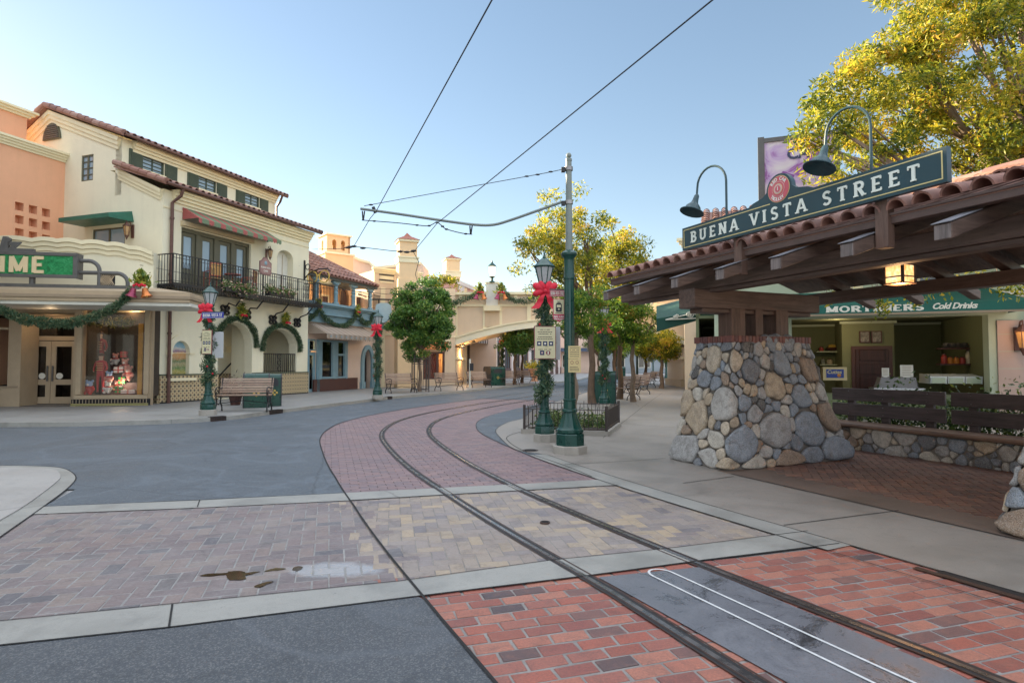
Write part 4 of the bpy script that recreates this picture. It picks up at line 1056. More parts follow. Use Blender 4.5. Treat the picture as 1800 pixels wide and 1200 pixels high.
# round-framed spectacles sign on its bracket
p = FB.pix(537, 470); xg = xe; t = wsign('eyeglasses_sign', B, 'golden giant eyeglasses hanging from a black iron bracket', p[0]-.1, -.0, 4.2)
zz = bz(538, 480)-4.2
mb = MB(); mb.box(-.03, .03, -.06, 0, zz-.35, zz+.55, M_iron); mb.tube([(0, -.05, zz-.25), (0, -.35, zz+.0), (0, -.8, zz+.12), (0, -1.25, zz+.12), (0, -1.4, zz+.0)], .03, M_iron); mb.tube([(0, -.2+.12*math.cos(t_), zz+.25+.12*math.sin(t_)) for t_ in [2*PI*k/10 for k in range(10)]], .02, M_iron, 5, closed=True); mb.build('bracket', t)
M_gold = mat('gold_paint', (.62, .42, .10), .35, .1, 6, .05, metal=.3)
mb = MB()
for yc in (-.45, -1.08): mb.tube([(0, yc+.26*math.cos(t_), zz-.22+.26*math.sin(t_)) for t_ in [2*PI*k/18 for k in range(18)]], .028, M_gold, 6, closed=True)
mb.tube([(0, -.71, zz-.2), (0, -.765, zz-.12), (0, -.82, zz-.2)], .025, M_gold, 6); mb.build('spectacles', t)

# --- peach building behind the corner shop
q0 = ys(113, 350)
PB = thing('peach_building', 'peach stucco building with stone cornice rising behind the corner shop', 'building', (*FB.w(x0B, q0[0]).xy, 0), FB.ang)
def pp(px, py, y=0): 
    a, z = FB.pix(px, py, q0[0]+y); return (a-x0B, z)
zc1 = pp(60, 265)[1]; xl = -9
mb = MB(); sq = []
for i, px in enumerate((36, 60, 83)):
    for j in range(3):
        cx, cz = pp(px-2, 363+i*5.5+j*23); 
        sq.append(rect(cx-.13, cx+.13, cz-.14, cz+.14))
mb.holed([(xl, 0), (-.0, 0), (-.0, zc1), (xl, zc1)], sq, 'y', 0, .3, M_peach)
mb.box(xl, -.31, .301, 5, 0, zc1-.02, M_peach); mb.box(-.3, -.001, .301, 5, 0, zc1-.01, M_peach)
zu = zc1+1.6; xu = pp(48, 200, 1.2)[0]; mb.box(xl, xu, 1.2, 5.2, zc1-.03, zu, M_peach)
mb.build('wall', PB, smooth=False)
mb = MB(); cornice(mb, xl, 0.0, 0, zc1+.22, .32, .22, M_trimc, 4, False); mb.box(xl, .0, 0, .6, zc1+.2, zc1+.24, M_trimc); mb.build('cornice', PB, smooth=False); mb = MB(); cornice(mb, xl, xu, 1.2, zu+.12, .24, .25, M_trimc, 3); mb.build('cornice', PB, smooth=False)

# --- corner shop with the marquee
FA = Fr(-11.62, 19.12, 4.2, .72)
Ash = thing('corner_shop', 'low cream corner shop with wavy parapet, marquee canopy and display window', 'shop', (*FA.o.xy, 0), FA.ang)
fx = lambda px, py=640, y=0.0: FA.pix(px, py, y)[0]
fz = lambda px, py, y=0.0: FA.pix(px, py, y)[1]
XL = -16.0
wz0, wz1 = fz(200, 694), fz(200, 545)
wx0, wx1 = fx(145), fx(255)
dx0, dx1 = fx(36), fx(129); CZ = 3.22
xr = fx(266)
mb = MB()
mb.holed([(XL, 0), (xr, 0), (xr, CZ+.6), (XL, CZ+.6)], [rect(wx0, wx1, wz0, wz1), rect(dx0, dx1, .1, CZ-.25), rect(dx0-4.2, dx0-.35, wz0+.3, wz1-.2)], 'y', 0, .2, M_tan)
mb.build('shopfront_wall', Ash, smooth=False)
# wavy parapet
mb = MB(); ptsw = [(xr, CZ+.55), (XL, CZ+.55), (XL, 5.6)]
tops = [(0, 418), (60, 421), (104, 422), (147, 425), (192, 428), (230, 434), (269, 444)]
tp = []
for i in range(len(tops)-1):
    (a, za), (b, zb_) = tops[i], tops[i+1]
    for k in range(6):
        u = k/6; px = a+(b-a)*u; py = za+(zb_-za)*u-3.0*math.sin(PI*u); tp.append(FA.pix(px, py, .0))
tp.append((xr, fz(269, 444)))
tp = [(x, z) for x, z in tp]; mb.prism([(xr, CZ+.55), (XL, CZ+.55), (XL, tp[0][1])]+tp, 'y', .001, .35, M_cream)
for kk, (dz, d) in enumerate(((.0, .14), (-.14, .09), (-.28, .045))):
    for i in range(len(tp)-1):
        (a, za), (b, zb_) = tp[i], tp[i+1]; mb.prism([(a, za+dz-.11), (b, zb_+dz-.11), (b, zb_+dz+.02), (a, za+dz+.02)], 'y', -d, .0005, M_trimc)
mb.box(XL, tp[0][0], -.12, 0, tp[0][1]-.13, tp[0][1]+.02, M_trimc)
mb.box(xr-.35, xr-.001, .36, 3.2, CZ, fz(269, 452), M_cream); mb.box(XL, xr, .36, 6, CZ+.5, CZ+.6, M_cream)
mb.build('parapet', Ash, smooth=False)
# marquee canopy
mw = -1.75; cxr = FA.pix(334, 530, mw)[0]
zlo = (FA.pix(0, 530, mw)[1]+FA.pix(334, 542, mw)[1])/2; zhi = zlo+.42
mb = MB(); mb.box(XL, cxr, mw, .0, zlo, zlo+.1, M_white)
mb.box(XL, cxr, mw-.06, .0, zlo+.1, zlo+.2, M_tan); mb.box(XL, cxr+.04, mw-.1, .0, zlo+.2, zlo+.3, M_tand); mb.box(XL, cxr, mw-.02, .0, zlo+.3, zlo+.42, M_tan)
mb.add([(XL, mw-.02, zlo+.42), (cxr, mw-.02, zlo+.42), (cxr-1.2, mw+.8, zlo+.62), (XL, mw+.8, zlo+.62), (cxr, .0, zlo+.42), (cxr-1.2, 0, zlo+.64)], [(0, 1, 2, 3), (1, 4, 5, 2)], M_tan)
mb.box(XL, cxr-1.2, mw+.8, .0, zlo+.55, zlo+.62, M_tan)
mb.build('marquee', Ash, smooth=False, bevel=.01)
# window joinery
mb = MB()
for a, b in ((wx0-.14, wx0), (wx1, wx1+.14)): mb.box(a, b, -.1, .0, .45, zlo, M_tan)
mb.box(wx0-.14, wx1+.14, -.16, .0, wz0-.12, wz0-.001, M_tan); mb.box(wx0, wx1, -.1, 0, wz1, wz1+.15, M_tan)
mb.build('window_frame', Ash, smooth=False, bevel=.008)
mb = MB(); mb.box(wx0-.2, wx1+.18, -.18, -.001, 0.05, wz0-.121, M_joint)
def band(z0, z1, m_): mb.box(wx0-.21, wx1+.19, -.2, -.181, z0, z1, m_)
h = wz0-.12
band(h*.42, h*.5, mat('tile_green', (.13, .16, .05), .35, .1, 5, 0)); band(h*.36, h*.415, mat('tile_yellow', (.5, .40, .17), .35, .1, 5, 0)); band(h*.505, h*.56, MATS['tile_yellow'])
for i in range(24):
    x = wx0-.2+(wx1-wx0+.38)*i/24
    mb.box(x, x+.02, -.19, -.18, .06, h*.34, M_tan); mb.box(x+.04, x+.055, -.19, -.18, h*.6, h-.01, M_tan)
mb.build('tiled_base', Ash, smooth=False)
mb = MB(); mb.box(wx0-.02, wx1+.02, .02, .03, wz0-.02, wz1+.02, M_cglass); mb.build('shop_window_pane', Ash, smooth=False)
room(Ash, wx0-.05, wx1+.1, wz0-.05, wz1+.3, .2, 1.9, M_room, M_room)
bpy.context.view_layer.update()
mb = MB(T=Ash.matrix_world.inverted() @ FB.M); mb.box(x0B-.12, x0B-.08, .42, 4.4, .1, 3.15, M_room); mb.build('display_backdrop', Ash, smooth=False)
# doors in a recess
mb = MB(); RY = .9
mb.box(dx0-.1, dx0, .2, RY, .05, CZ, M_tan); mb.box(dx1, dx1+.1, .2, RY, .05, CZ, M_tand); mb.box(dx0, dx1, .0, RY+.1, CZ-.25, CZ-.18, M_tan)
dtop = FA.pix(80, 598, RY)[1]; ttop = dtop+.62
e0, e1 = FA.pix(42, 650, RY)[0], FA.pix(128, 650, RY)[0]+.1
mb.holed([(dx0-.1, .05), (dx1+.1, .05), (dx1+.1, CZ), (dx0-.1, CZ)], [rect(e0, e1, .06, dtop), rect(e0, e1, dtop+.14, ttop)], 'y', RY, RY+.12, M_tan)
mb.build('door_surround', Ash, smooth=False)
xm = (e0+e1)/2
for a, b, s_ in ((e0+.02, xm-.006, 1), (xm+.006, e1-.02, -1)):
    mb = MB(); gz0 = .32; w_ = .14
    mb.holed(rect(a, b, .12, dtop-.02), [rect(a+w_, b-w_, .34, .34+(dtop*.18)), rect(a+w_, b-w_, .34+dtop*.26, dtop-.2)], 'y', RY+.03, RY+.08, M_tan)
    d = mb.build('door', Ash, smooth=False)
    g = MB(); g.box(a+w_, b-w_, RY+.05, RY+.056, .34, dtop-.2, M_cglass); g.build('pane', d, smooth=False)
    hx = (b-.07) if s_ > 0 else (a+.07)
    g = MB(); g.box(hx-.025, hx+.025, RY-.03, RY-.01, .85, 1.35, M_grey); g.box(hx-.012, hx+.012, RY-.012, RY+.03, .9, .93, M_grey); g.box(hx-.012, hx+.012, RY-.012, RY+.03, 1.27, 1.3, M_grey); g.build('handle', d, smooth=False)
    g = MB(); cc = ((a+b)/2+.12*s_, 1.02); g.prism(arc(cc[0], cc[1], .1, 0, 360, 14)[:-1], 'y', RY+.035, RY+.045, M_white); g.build('round_sticker', d, smooth=False)
mb = MB(); mb.box(e0, e1, RY+.05, RY+.056, dtop+.14, ttop, M_cglass); mb.build('transom_pane', Ash, smooth=False)
room(Ash, dx0-.3, dx1+.1, .06, CZ-.2, RY+.13, 4.2, M_room, M_room)
# left bay beside the door
mb = MB(); la, lb = dx0-4.2, dx0-.35; l0, l1 = wz0+.3, wz1-.2
mb.box(la, lb, .04, .05, l0, l1, M_cglass); mb.build('shop_window_pane', Ash, smooth=False); room(Ash, la, lb, l0, l1, .2, 2.2, M_room, M_room)
mb = MB(); mb.box(lb-.5, lb-.42, -.02, .06, l0, l1, M_tan); mb.box(la, lb, -.02, .06, l1-.45, l1-.38, M_tan)
for i in range(8): x = lb-2+i*.25; mb.tube([(x+.1*math.cos(t_), -.01, l0-.12+.06*math.sin(t_)) for t_ in [PI*k/5 for k in range(6)]], .012, M_tand, 4)
mb.box(lb-2.2, lb+.3, -.03, -.001, l0-.05, l0+.0, M_tand); mb.build('glazing_bar', Ash, smooth=False)
# sign on the marquee
zs0 = FA.pix(60, 482, -1.3)[1]; zs1 = FA.pix(60, 449, -1.3)[1]; sx1 = FA.pix(133, 470, -1.3)[0]
S_ = thing('shop_sign', 'green stained glass box sign with cream letters above the marquee', 'sign', FA.w(sx1, -1.3, 0), FA.ang)
m, nt, b = nodes('green_stained_glass'); o = tc(nt); n_ = nz(nt, o, 5, 5, .7, 1.5)
nt.links.new(ramp(nt, n_.outputs[0], [(.3, (.005, .09, .03)), (.5, (.015, .22, .07)), (.7, (.05, .36, .14))]), b.inputs['Base Color']); b.inputs['Roughness'].default_value = .2
mb = MB(); L_ = 5.2; mb.box(-L_, 0, 0, .3, zs0-.02, zs1+.02, M_grey); mb.box(-L_, .06, -.05, 0, zs0-.1, zs0-.0, M_grey); mb.box(-L_, .06, -.05, 0, zs1, zs1+.1, M_grey); mb.box(-.06, .06, -.045, 0, zs0, zs1, M_grey); mb.box(0, .06, 0, .3, zs0-.1, zs1+.1, M_grey); mb.build('sign_box', S_, smooth=False, bevel=.01)
mb = MB(); mb.box(-L_, -.06, -.02, -.001, zs0, zs1, m); mb.build('glass_panel', S_, smooth=False)
M_let = mat('letter_cream', (.70, .55, .33), .5, .05, 5, .05)
hh = (zs1-zs0)*.84; xE = FA.pix(80, 465, -1.3)[0]-sx1
mb = MB(); wd = letters(mb, 'DIME', hh, M_let, Matrix.Translation((xE, -.022, zs0+(zs1-zs0)*.08)), .25, .2, False, .03, .15, 1.0, 1.1); mb.build('lettering', S_, smooth=False)
# cursive word above, cut by the frame of view
text('liz', .62, M_grey, 'script_lettering', S_, Matrix.Translation((FA.pix(16, 440, -1.3)[0]-sx1-.1, .1, zs1+.28)), .04, .03, .25, .9)
mb = MB(); mb.box(-L_, -1.15, .02, .16, zs1+.1, zs1+.2, M_grey); 
# tube scroll to the right of the box
t1 = FA.pix(175, 462, -1.3); t2 = FA.pix(225, 478, -1.3)
x1 = t1[0]-sx1; x2 = t2[0]-sx1; zb_ = zlo+.6
for (za, xa_, r_) in ((zs1-.1, x1-.35, .3), (zs0+.1, x2-.35, .3)):
    mb.tube([(0, .12, za), (xa_, .12, za)]+[(xa_+r_*math.sin(R(k*15)), .12, za-r_+r_*math.cos(R(k*15))) for k in range(1, 7)]+[(xa_+r_, .12, zb_)], .06, M_grey, 8)
mb.tube([(-1.2, .12, zs0-.05), (-1.2, .12, zb_)], .08, M_grey); mb.box(-L_, x2+.3, .02, .2, zb_-.06, zb_+.04, M_grey)
mb.build('scroll_tubes', S_)
mb = MB(); ga, gb = .55, x2-.4
mb.box(ga, gb, .1, .13, zb_+.04, zs0+.05, M_joint)
for i in range(9):
    for s_ in (-1, 1):
        xc = ga+(gb-ga)*(i+.5)/9; mb.tube([(max(ga, min(gb, xc-s_*.14)), .09, zb_+.05), (max(ga, min(gb, xc+s_*.14)), .09, zs0+.04)], .009, M_tan, 4)
mb.build('lattice', S_, smooth=False)

# --- unseen neighbour added to shade the street, closing the row to the left
N_ = thing('shading_row_building', 'plain cream building that continues the left row towards the viewer', 'building', (-15.6, 3, 0))
mb = MB(); mb.holed([(-14, 0), (12.4, 0), (12.4, 9.6), (-14, 9.6)], [rect(-12+i*4, -10+i*4, .9+k*3.4, 3+k*3.2) for i in range(6) for k in range(2)], 'x', -.0, .3, M_cream)
mb.box(-8, 0, -14, 12.4, 0, 9.5, M_room)
mb.build('wall', N_, smooth=False)
mb = MB(); mb.box(-8.2, .5, -14.2, 12.6, 9.5, 9.8, M_tile); mb.build('roof', N_, smooth=False)

# --- blue-trimmed building with the tiled porch
FC = Fr(*FB.w(0, .55).xy, .327, .945)
C_ = thing('blue_trim_building', 'pinkish building with pale blue beam, columned porch and tiled roof', 'building', (*FC.o.xy, 0), FC.ang)
cx = lambda px, py=600, y=0.0: FC.pix(px, py, y)[0]
cz = lambda px, py, y=0.0: FC.pix(px, py, y)[1]
c0 = xe-.2; c1 = cx(672)
bzT = (cz(567, 532)+cz(660, 548))/2; bzB = bzT-.95
aw0 = cx(541); aw1 = cx(658)-1.2
dd0, dd1 = cx(542), cx(556); w10, w11 = cx(562), cx(585); w20, w21 = cx(590), cx(606); ad0, ad1 = cx(634), cx(656)
gt = (cz(543, 594)+cz(606, 601))/2; adt = cz(645, 606)
mb = MB()
mb.holed([(c0, 0), (c1, 0), (c1, bzT), (c0, bzT)], [rect(dd0, dd1, .08, gt), rect(w10, w21, .7, gt), archpts(ad0+.25, ad1-.25, .05, adt-.95, adt-.2)], 'y', 0, .3, M_pinkst)
mb.build('wall', C_, smooth=False)
mb = MB(); mb.box(w10-.5, w21+.1, -.08, -.001, 0, .68, M_brownp); mb.box(w21+.1, ad0-.3, -.04, -.001, 0, .7, M_brownp); mb.box(c0, dd0-.1, -.04, -.001, 0, .7, M_brownp); mb.build('brown_base', C_, smooth=False)
for a, b in ((w10, w11), (w20, w21)): win(C_, a, b, .7, gt, .02, M_blue, M_cglass, 1, 1, .09, .03, 'shop_window', .12)
mb = MB(); mb.box(w11, w20, -.1, .02, .68, gt, M_blue); mb.box(w10-.16, w10, -.1, .0, .68, gt, M_blue); mb.box(w21, w21+.14, -.1, .0, .68, gt, M_blue); mb.box(w20, w21, -.06, .0, gt-.75, gt-.65, M_blue); mb.box(dd1, dd1+.2, -.08, 0, .05, gt, M_blue); mb.box(dd0-.18, dd0, -.08, 0, .05, gt, M_blue); mb.build('window_trim', C_, smooth=False)
d = win(C_, dd0, dd1, .08, gt-.6, .1, M_blue, M_cglass, 1, 1, .16, .03, 'door', .06)
win(C_, dd0, dd1, gt-.55, gt, .1, M_blue, M_cglass, 1, 1, .07, .03, 'transom', .06)
room(C_, dd0-.4, w21+.4, .05, gt+.1, .3, 2.6, M_room, M_roomw)
mb = MB(); mb.holed(archpts(ad0, ad1, .05, adt-.95, adt, 14), [archpts(ad0+.25, ad1-.25, .06, adt-.95, adt-.25, 14)], 'y', -.1, -.001, M_blue); mb.box(ad0-.05, ad0+.3, -.14, -.001, .05, .45, M_blue); mb.box(ad1-.3, ad1+.05, -.14, -.001, .05, .45, M_blue); mb.build('door_arch', C_, smooth=False)
mb = MB(); mb.prism(archpts(ad0+.25, ad1-.25, .06, adt-.95, adt-.22, 14), 'y', .26, .3, M_dark)
for i in range(1, 5): x = ad0+.25+(ad1-ad0-.5)*i/5; mb.box(x-.02, x+.02, .24, .26, .1, adt-.4, M_iron)
for i in range(1, 9): mb.box(ad0+.27, ad1-.27, .235, .24, .1+i*.25, .13+i*.25, M_iron)
mb.build('iron_door', C_, smooth=False)
# blue beam
mb = MB()
for k, (za, zb2, d_) in enumerate(((0, .12, .42), (.12, .2, .3), (.2, .5, .2), (.5, .58, .26), (.58, .95, .12))): mb.box(c0, c1+.02, -d_, .0+k*.002, bzT-zb2, bzT-za-.001*k, M_blue)
mb.build('beam', C_, smooth=False)
# porch back wall, floor, columns
PY = 1.9; ezt = (cz(541, 476, -.45)+cz(664, 504, -.45))/2
mb = MB(); qa, qb = FC.pix(598, 520, PY)[0], FC.pix(613, 520, PY)[0]; qz = FC.pix(605, 507, PY)[1]
mb.holed([(c0-1, bzT-.1), (c1, bzT-.1), (c1, ezt+.3), (c0-1, ezt+.3)], [archpts(qa, qb, bzT, qz-.5, qz)], 'y', PY, PY+.2, M_orange); mb.box(c0, c1, 0, PY, bzT-.12, bzT-.01, M_pinkst); mb.box(c1-.3, c1, 0.001, PY, 0, bzT-.13, M_pinkst)
mb.build('porch_wall', C_, smooth=False)
mb = MB(); mb.prism(archpts(qa, qb, bzT, qz-.5, qz), 'y', PY+.12, PY+.16, M_brownp); mb.build('porch_door', C_, smooth=False)
mb = MB(); a, b = FC.pix(563, 520, PY)[0], FC.pix(577, 520, PY)[0]; mb.box(a, b, PY-.05, PY-.002, bzT+.1, ezt-.5, M_trimc); mb.box(a+.1, b-.1, PY-.06, PY-.05, bzT+.2, ezt-.6, M_brownp); mb.build('porch_window', C_, smooth=False)
mb = MB(); a, b = FC.pix(626, 520, PY)[0], FC.pix(640, 520, PY)[0]; mb.box(a, b, PY-.05, PY-.002, bzT+.35, bzT+1.0, M_brownp); mb.box(a+.1, b-.1, PY-.055, PY-.05, bzT+1.1, bzT+1.2, M_brownp); mb.build('dark_plaque', C_, smooth=False)
for px in (556, 590, 621, 650.5):
    x = cx(px, 520, -.1); mb = MB(T=Matrix.Translation((x, -.1, 0)))
    mb.lathe([(.17, bzT), (.17, bzT+.1), (.11, bzT+.14), (.11, bzT+.5), (.13, bzT+.55), (.13, bzT+.6), (.105, bzT+.65), (.09, ezt-.6), (.12, ezt-.57), (.12, ezt-.5), (.1, ezt-.47), (.1, ezt-.35), (.17, ezt-.3), (.17, ezt-.22)], M_blue, 10); mb.box(-.3, .3, -.07, .07, ezt-.22, ezt-.12, M_blue); mb.build('column', C_)
mb = MB(); mb.box(c0-.5, cx(653, 500, -.1)+.3, -.3, .1, ezt-.12, ezt+.04, mat('beam_dark_blue', (.06, .09, .10), .6, .1, 4, .1)); mb.box(c0-.5, cx(653)+.3, .1, PY, ezt-.02, ezt+.04, MATS['beam_dark_blue'])
nbl = 9
mb.build('porch_beam', C_, smooth=False)
mb = MB(); r0 = bzT+.9
mb.box(c0, c1-.4, -.12, -.09, r0-.03, r0, M_iron)
for i in range(60): x = c0+(c1-c0-.4)*i/60; mb.box(x-.01, x+.01, -.115, -.095, bzT, r0-.03, M_iron)
mb.build('porch_railing', C_, smooth=False)
# tiled porch roof with hipped far end
xa_, xb_ = c0-.6, cx(664, 503, -.45)
rh = cz(541, 445, 1.9)-ezt; rl = 2.35
s = Vector((0, rl, max(1.0, rh))); Ls = s.length
tile_roof(C_, (xa_, -.45, ezt), A, s, xb_-xa_, Ls, .3, .42, clip=lambda x, y: x < (xb_-xa_)-y*1.05)
mb = MB(); mb.add([(xa_, -.45, ezt-.01), (xb_, -.45, ezt-.01), (xb_-Ls*1.05, rl-.45, ezt+s.z-.01), (xa_, rl-.45, ezt+s.z-.01)], [(0, 1, 2, 3)], M_tile)
mb.add([(xb_, -.45, ezt-.01), (xb_, rl-.45, ezt-.01), (xb_-Ls*1.05, rl-.45, ezt+s.z-.01)], [(0, 1, 2)], M_tile)
mb.tube([(xb_+.03, -.5, ezt+.03), (xb_-Ls*1.05, rl-.45, ezt+s.z+.06), (xa_, rl-.45, ezt+s.z+.06)], .1, M_tile); mb.build('roof_hip', C_, smooth=False)
# scalloped awning
M_awb = awnmat('awning_beige_stripe', (.34, .26, .20), (.44, .36, .29), 2.4, 0, 0, .45)
za, zb2 = (cz(541, 566)+cz(645, 584))/2+.0, 0; dz = .62; d = 1.05
azt = cz(541, 566); azb = FC.pix(541, 583, -d)[1]
mb = MB(); mb.add([(aw0, -.02, azt), (aw1, -.02, azt), (aw1, -d, azb), (aw0, -d, azb)], [(0, 1, 2, 3)], M_awb)
mb.add([(aw1, -.02, azt), (aw1, -.02, azb), (aw1, -d, azb)], [(0, 1, 2)], M_awb); mb.add([(aw0, -.02, azt), (aw0, -.02, azb), (aw0, -d, azb)], [(0, 1, 2)], M_awb)
ns = 22
for i in range(ns):
    p0, p1 = aw0+(aw1-aw0)*i/ns, aw0+(aw1-aw0)*(i+1)/ns
    mb.prism([(p0, azb), (p1, azb)]+arc((p0+p1)/2, azb-.14, (p1-p0)/2, 0, -180, 6, .12), 'y', -d-.01, -d, M_awb)
    if i % 2: mb.ball(((p0+p1)/2, -d-.01, azb-.12), .05, M_blue, 6, (1, .15, 1))
mb.build('awning', C_, smooth=False)

# --- plain beige building with the red-curtained shopfront
_a0 = FC.w(c1-.4, .3); _b0 = P(796, 640, 36.9)
FD = Fr(_a0.x, _a0.y, _b0.x-_a0.x, _b0.y-_a0.y)
D_ = thing('beige_building', 'plain beige building with red curtained shopfront behind the leafy tree', 'building', (*FD.o.xy, 0), FD.ang)
ex = lambda px, py=600, y=0.0: FD.pix(px, py, y)[0]
ez = lambda px, py, y=0.0: FD.pix(px, py, y)[1]
g0 = 0.0; g1 = ex(800, 600); gm = ex(738, 500)
zt_ = ez(700, 462); mb = MB(); sg0, sg1 = ex(744), ex(782); sgt = ez(765, 618)
zt_ = ez(690, 477); zt2 = ez(770, 505)
mb.holed([(g0, 0), (g1, 0), (g1, zt2), (gm, zt2), (gm, zt_), (g0, zt_)], [rect(sg0, sg1, .5, sgt)], 'y', 0, .4, M_beige)
mb.box(g0, g0+.4, .4, 7, 0, zt_-.02, M_beige); mb.box(g1-.4, g1, .4, 7, 0, zt2-.02, M_beige)
mb.build('wall', D_, smooth=False)
mb = MB(); cornice(mb, g0, gm, 0, zt_+.12, .3, .16, M_trimc, 3); mb.build('cornice', D_, smooth=False); mb = MB(); za_ = ez(720, 645)
mb.box(g0+.2, sg0-.5, -.06, -.001, .05, 1.9, M_beige); mb.box(g0, g1, -.05, -.001, sgt+.9, sgt+1.0, M_trimc)
gy = ez(663, 480); a, b = ex(668, 480), ex(691, 480); mb.build('wall_panel', D_, smooth=False)
mb = MB(); za0 = ez(680, 487); 
mb.box(a, b, -.03, -.001, za0-.35, za0+.35, M_trimc)
for k in range(2):
    for i in range(7): x = a+(b-a)*(i+.5)/7; mb.box(x-.12, x+.12, -.035, -.03, za0+.06-.3*k, za0+.16-.3*k, M_grey)
mb.build('vent_panel', D_, smooth=False)
win(D_, sg0, sg1, .5, sgt, .1, M_brownp, M_cglass, 3, 1, .12, .08, 'shop_window', .08)
room(D_, sg0-.3, sg1+.3, .1, sgt+.2, .4, 2.8, M_room, M_roomw)
M_curt = mat('red_curtain', (.25, .02, .015), .8, .3, 6, .3)
mb = MB()
for i in range(9): mb.tube([(sg0+.2+i*.13, .5, sgt), (sg0+.22+i*.12, .5, 1.6), (sg0+.15+i*.1, .5, .5)], [.09, .08, .09], M_curt, 6)
mb.build('curtain', D_)
mb = MB(); mb.box(sg0-.1, sg1+.1, -.25, -.05, sgt+.12, sgt+.6, mat('fascia_orange', (.62, .22, .07), .5, .2, 5, .05)); mb.box(sg0-.2, sg1+.2, -.3, -.001, sgt+.62, sgt+.72, M_trimc); mb.build('shop_fascia', D_, smooth=False)
for xx in (g0+.5, g0+2.3, sg0-.5):
    mb = MB(); mb.box(xx-.14, xx+.14, -.09, -.0615, .05, zt2-.3, M_trimc); mb.build('pilaster', D_, smooth=False)
# bell tower, curved gable and spired towers behind the row
def simple_tower(name, label, px0, px1, ptop, Y, pbot, mt, roof):
    a = P(px0, ptop, Y); b = P(px1, ptop, Y); w_ = (b.x-a.x); c = ((a.x+b.x)/2, Y+w_/2); zt = a.z
    t = thing(name, label, 'tower', (c[0], c[1], 0), R(roof.get('rot', 0)))
    return t, w_, zt
# ================================================================ TOWERS, BRIDGE, FAR STREET
def bell_tower():
    Y = 40.0; k = Y/F
    t = thing('bell_tower', 'orange bell tower with small arched openings above the tiled porch', 'tower', (*P(585, 640, Y).xy, 0), R(38))
    w_ = .8; zt = P(585, 418, Y).z; zm = P(585, 448, Y).z; zb = P(585, 500, Y).z-4
    # outer shell with arches on the two seen faces
    mb = MB()
    for rot, n in ((0, 2), (-90, 1), (90, 2), (180, 1)):
        T = Matrix.Rotation(R(rot), 4, 'Z')
        hs = [archpts(c-.14, c+.14, zm+.2, zm+.72, zm+.88, 8) for c in ((-.3, .3) if n == 2 else (0,))]
        mb.holed(rect(-w_+(.16 if n == 1 else 0), w_-(.16 if n == 1 else 0), zm, zt), hs, 'y', -w_, -w_+.15, M_orange, T=T)
    mb.build('belfry', t, smooth=False)
    mb = MB(); mb.box(-w_-.1, w_+.1, -w_-.1, w_+.1, zt, zt+.1, M_trimc); mb.add([(-w_-.1, -w_-.1, zt+.1), (w_+.1, -w_-.1, zt+.1), (w_+.1, w_+.1, zt+.1), (-w_-.1, w_+.1, zt+.1), (0, 0, zt+.3)], [(0, 1, 4), (1, 2, 4), (2, 3, 4), (3, 0, 4)], M_orange); mb.build('roof', t, smooth=False)
    mb = MB(); mb.box(-w_-.16, w_+.16, -w_-.16, w_+.16, 0, zm-.12, M_orange); mb.box(-w_-.24, w_+.24, -w_-.24, w_+.24, zm-.12, zm-.001, M_trimc); mb.build('base', t, smooth=False)
bell_tower()
def gable_wall():
    Y = 43.0
    pts = [(600, 700), (600, 452), (622, 452), (632, 457), (650, 462), (657, 472), (664, 471), (740, 463), (740, 700)]
    g = [P(x, y, Y) for x, y in pts]; c = P(670, 640, Y)
    t = thing('parapet_building', 'pale pink building with curved parapet behind the tiled porch roof', 'building', (c.x, Y, 0))
    mb = MB(); mb.prism([(p.x-c.x, max(0, p.z)) for p in g], 'y', 0, 4, M_pinkst); mb.build('wall', t, smooth=False)
    mb = MB()
    for i in range(2, 7):
        a, b = g[i], g[i+1]
        if i < 7: mb.prism([(a.x-c.x, a.z-.08), (b.x-c.x, b.z-.08), (b.x-c.x, b.z+.1), (a.x-c.x, a.z+.1)], 'y', -.12, 4.1, M_trimc)
    mb.build('coping', t, smooth=False)
gable_wall()
def spire(label, cx_, w_px, cap_y, eave_y, mid_y, bot_y, Y, mt, wide):
    c = P(cx_, 640, Y); k = Y/F
    t = thing('spired_tower', label, 'tower', (c.x, Y, 0), R(20))
    z = lambda py: P(cx_, py, Y).z
    w_ = w_px*k/2; mb = MB()
    def bx_(a, z0, z1, m_): mb.box(-a, a, -a, a, z0, z1, m_)
    bx_(w_*.86, z(mid_y), z(eave_y)-.0, mt); bx_(w_*1.02, z(eave_y)-.12, z(eave_y), M_trimc); bx_(w_*.98, z(mid_y+8), z(mid_y), M_trimc); bx_(w_*.9, z(bot_y), z(mid_y+8), mt); bx_(w_*1.05, z(mid_y)-.5*0, z(mid_y)+.08, M_trimc); bx_(w_*(1.6 if Y > 40 else 1.0), 0, z(bot_y), mt)
    mb.build('shaft', t, smooth=False)
    mb = MB(); e = z(eave_y); a = w_*1.1; b = w_*.35; top = z(cap_y)
    mb.add([(-a, -a, e), (a, -a, e), (a, a, e), (-a, a, e), (-b, -b, e+(top-e)*.5), (b, -b, e+(top-e)*.5), (b, b, e+(top-e)*.5), (-b, b, e+(top-e)*.5), (0, 0, top)], [(0, 1, 5, 4), (1, 2, 6, 5), (2, 3, 7, 6), (3, 0, 4, 7), (4, 5, 8), (5, 6, 8), (6, 7, 8), (7, 4, 8), (3, 2, 1, 0)], mat('red_spire_tile', (.32, .11, .07), .7, .2, 6, .2)); mb.build('roof', t, smooth=False)
spire('taller tower with red pointed cap between the bell tower and bridge', 714, 36, 409, 424, 456, 492, 33.2, mat('stucco_sun_tinted', (.78, .56, .33), .85, .05, 1, .1), 1)  # sunlit warmth put into the tower's wall colour
spire('shorter tower with red pointed cap left of the bridge lantern', 793, 28, 447, 456, 480, 508, 46, MATS['stucco_sun_tinted'], 1)
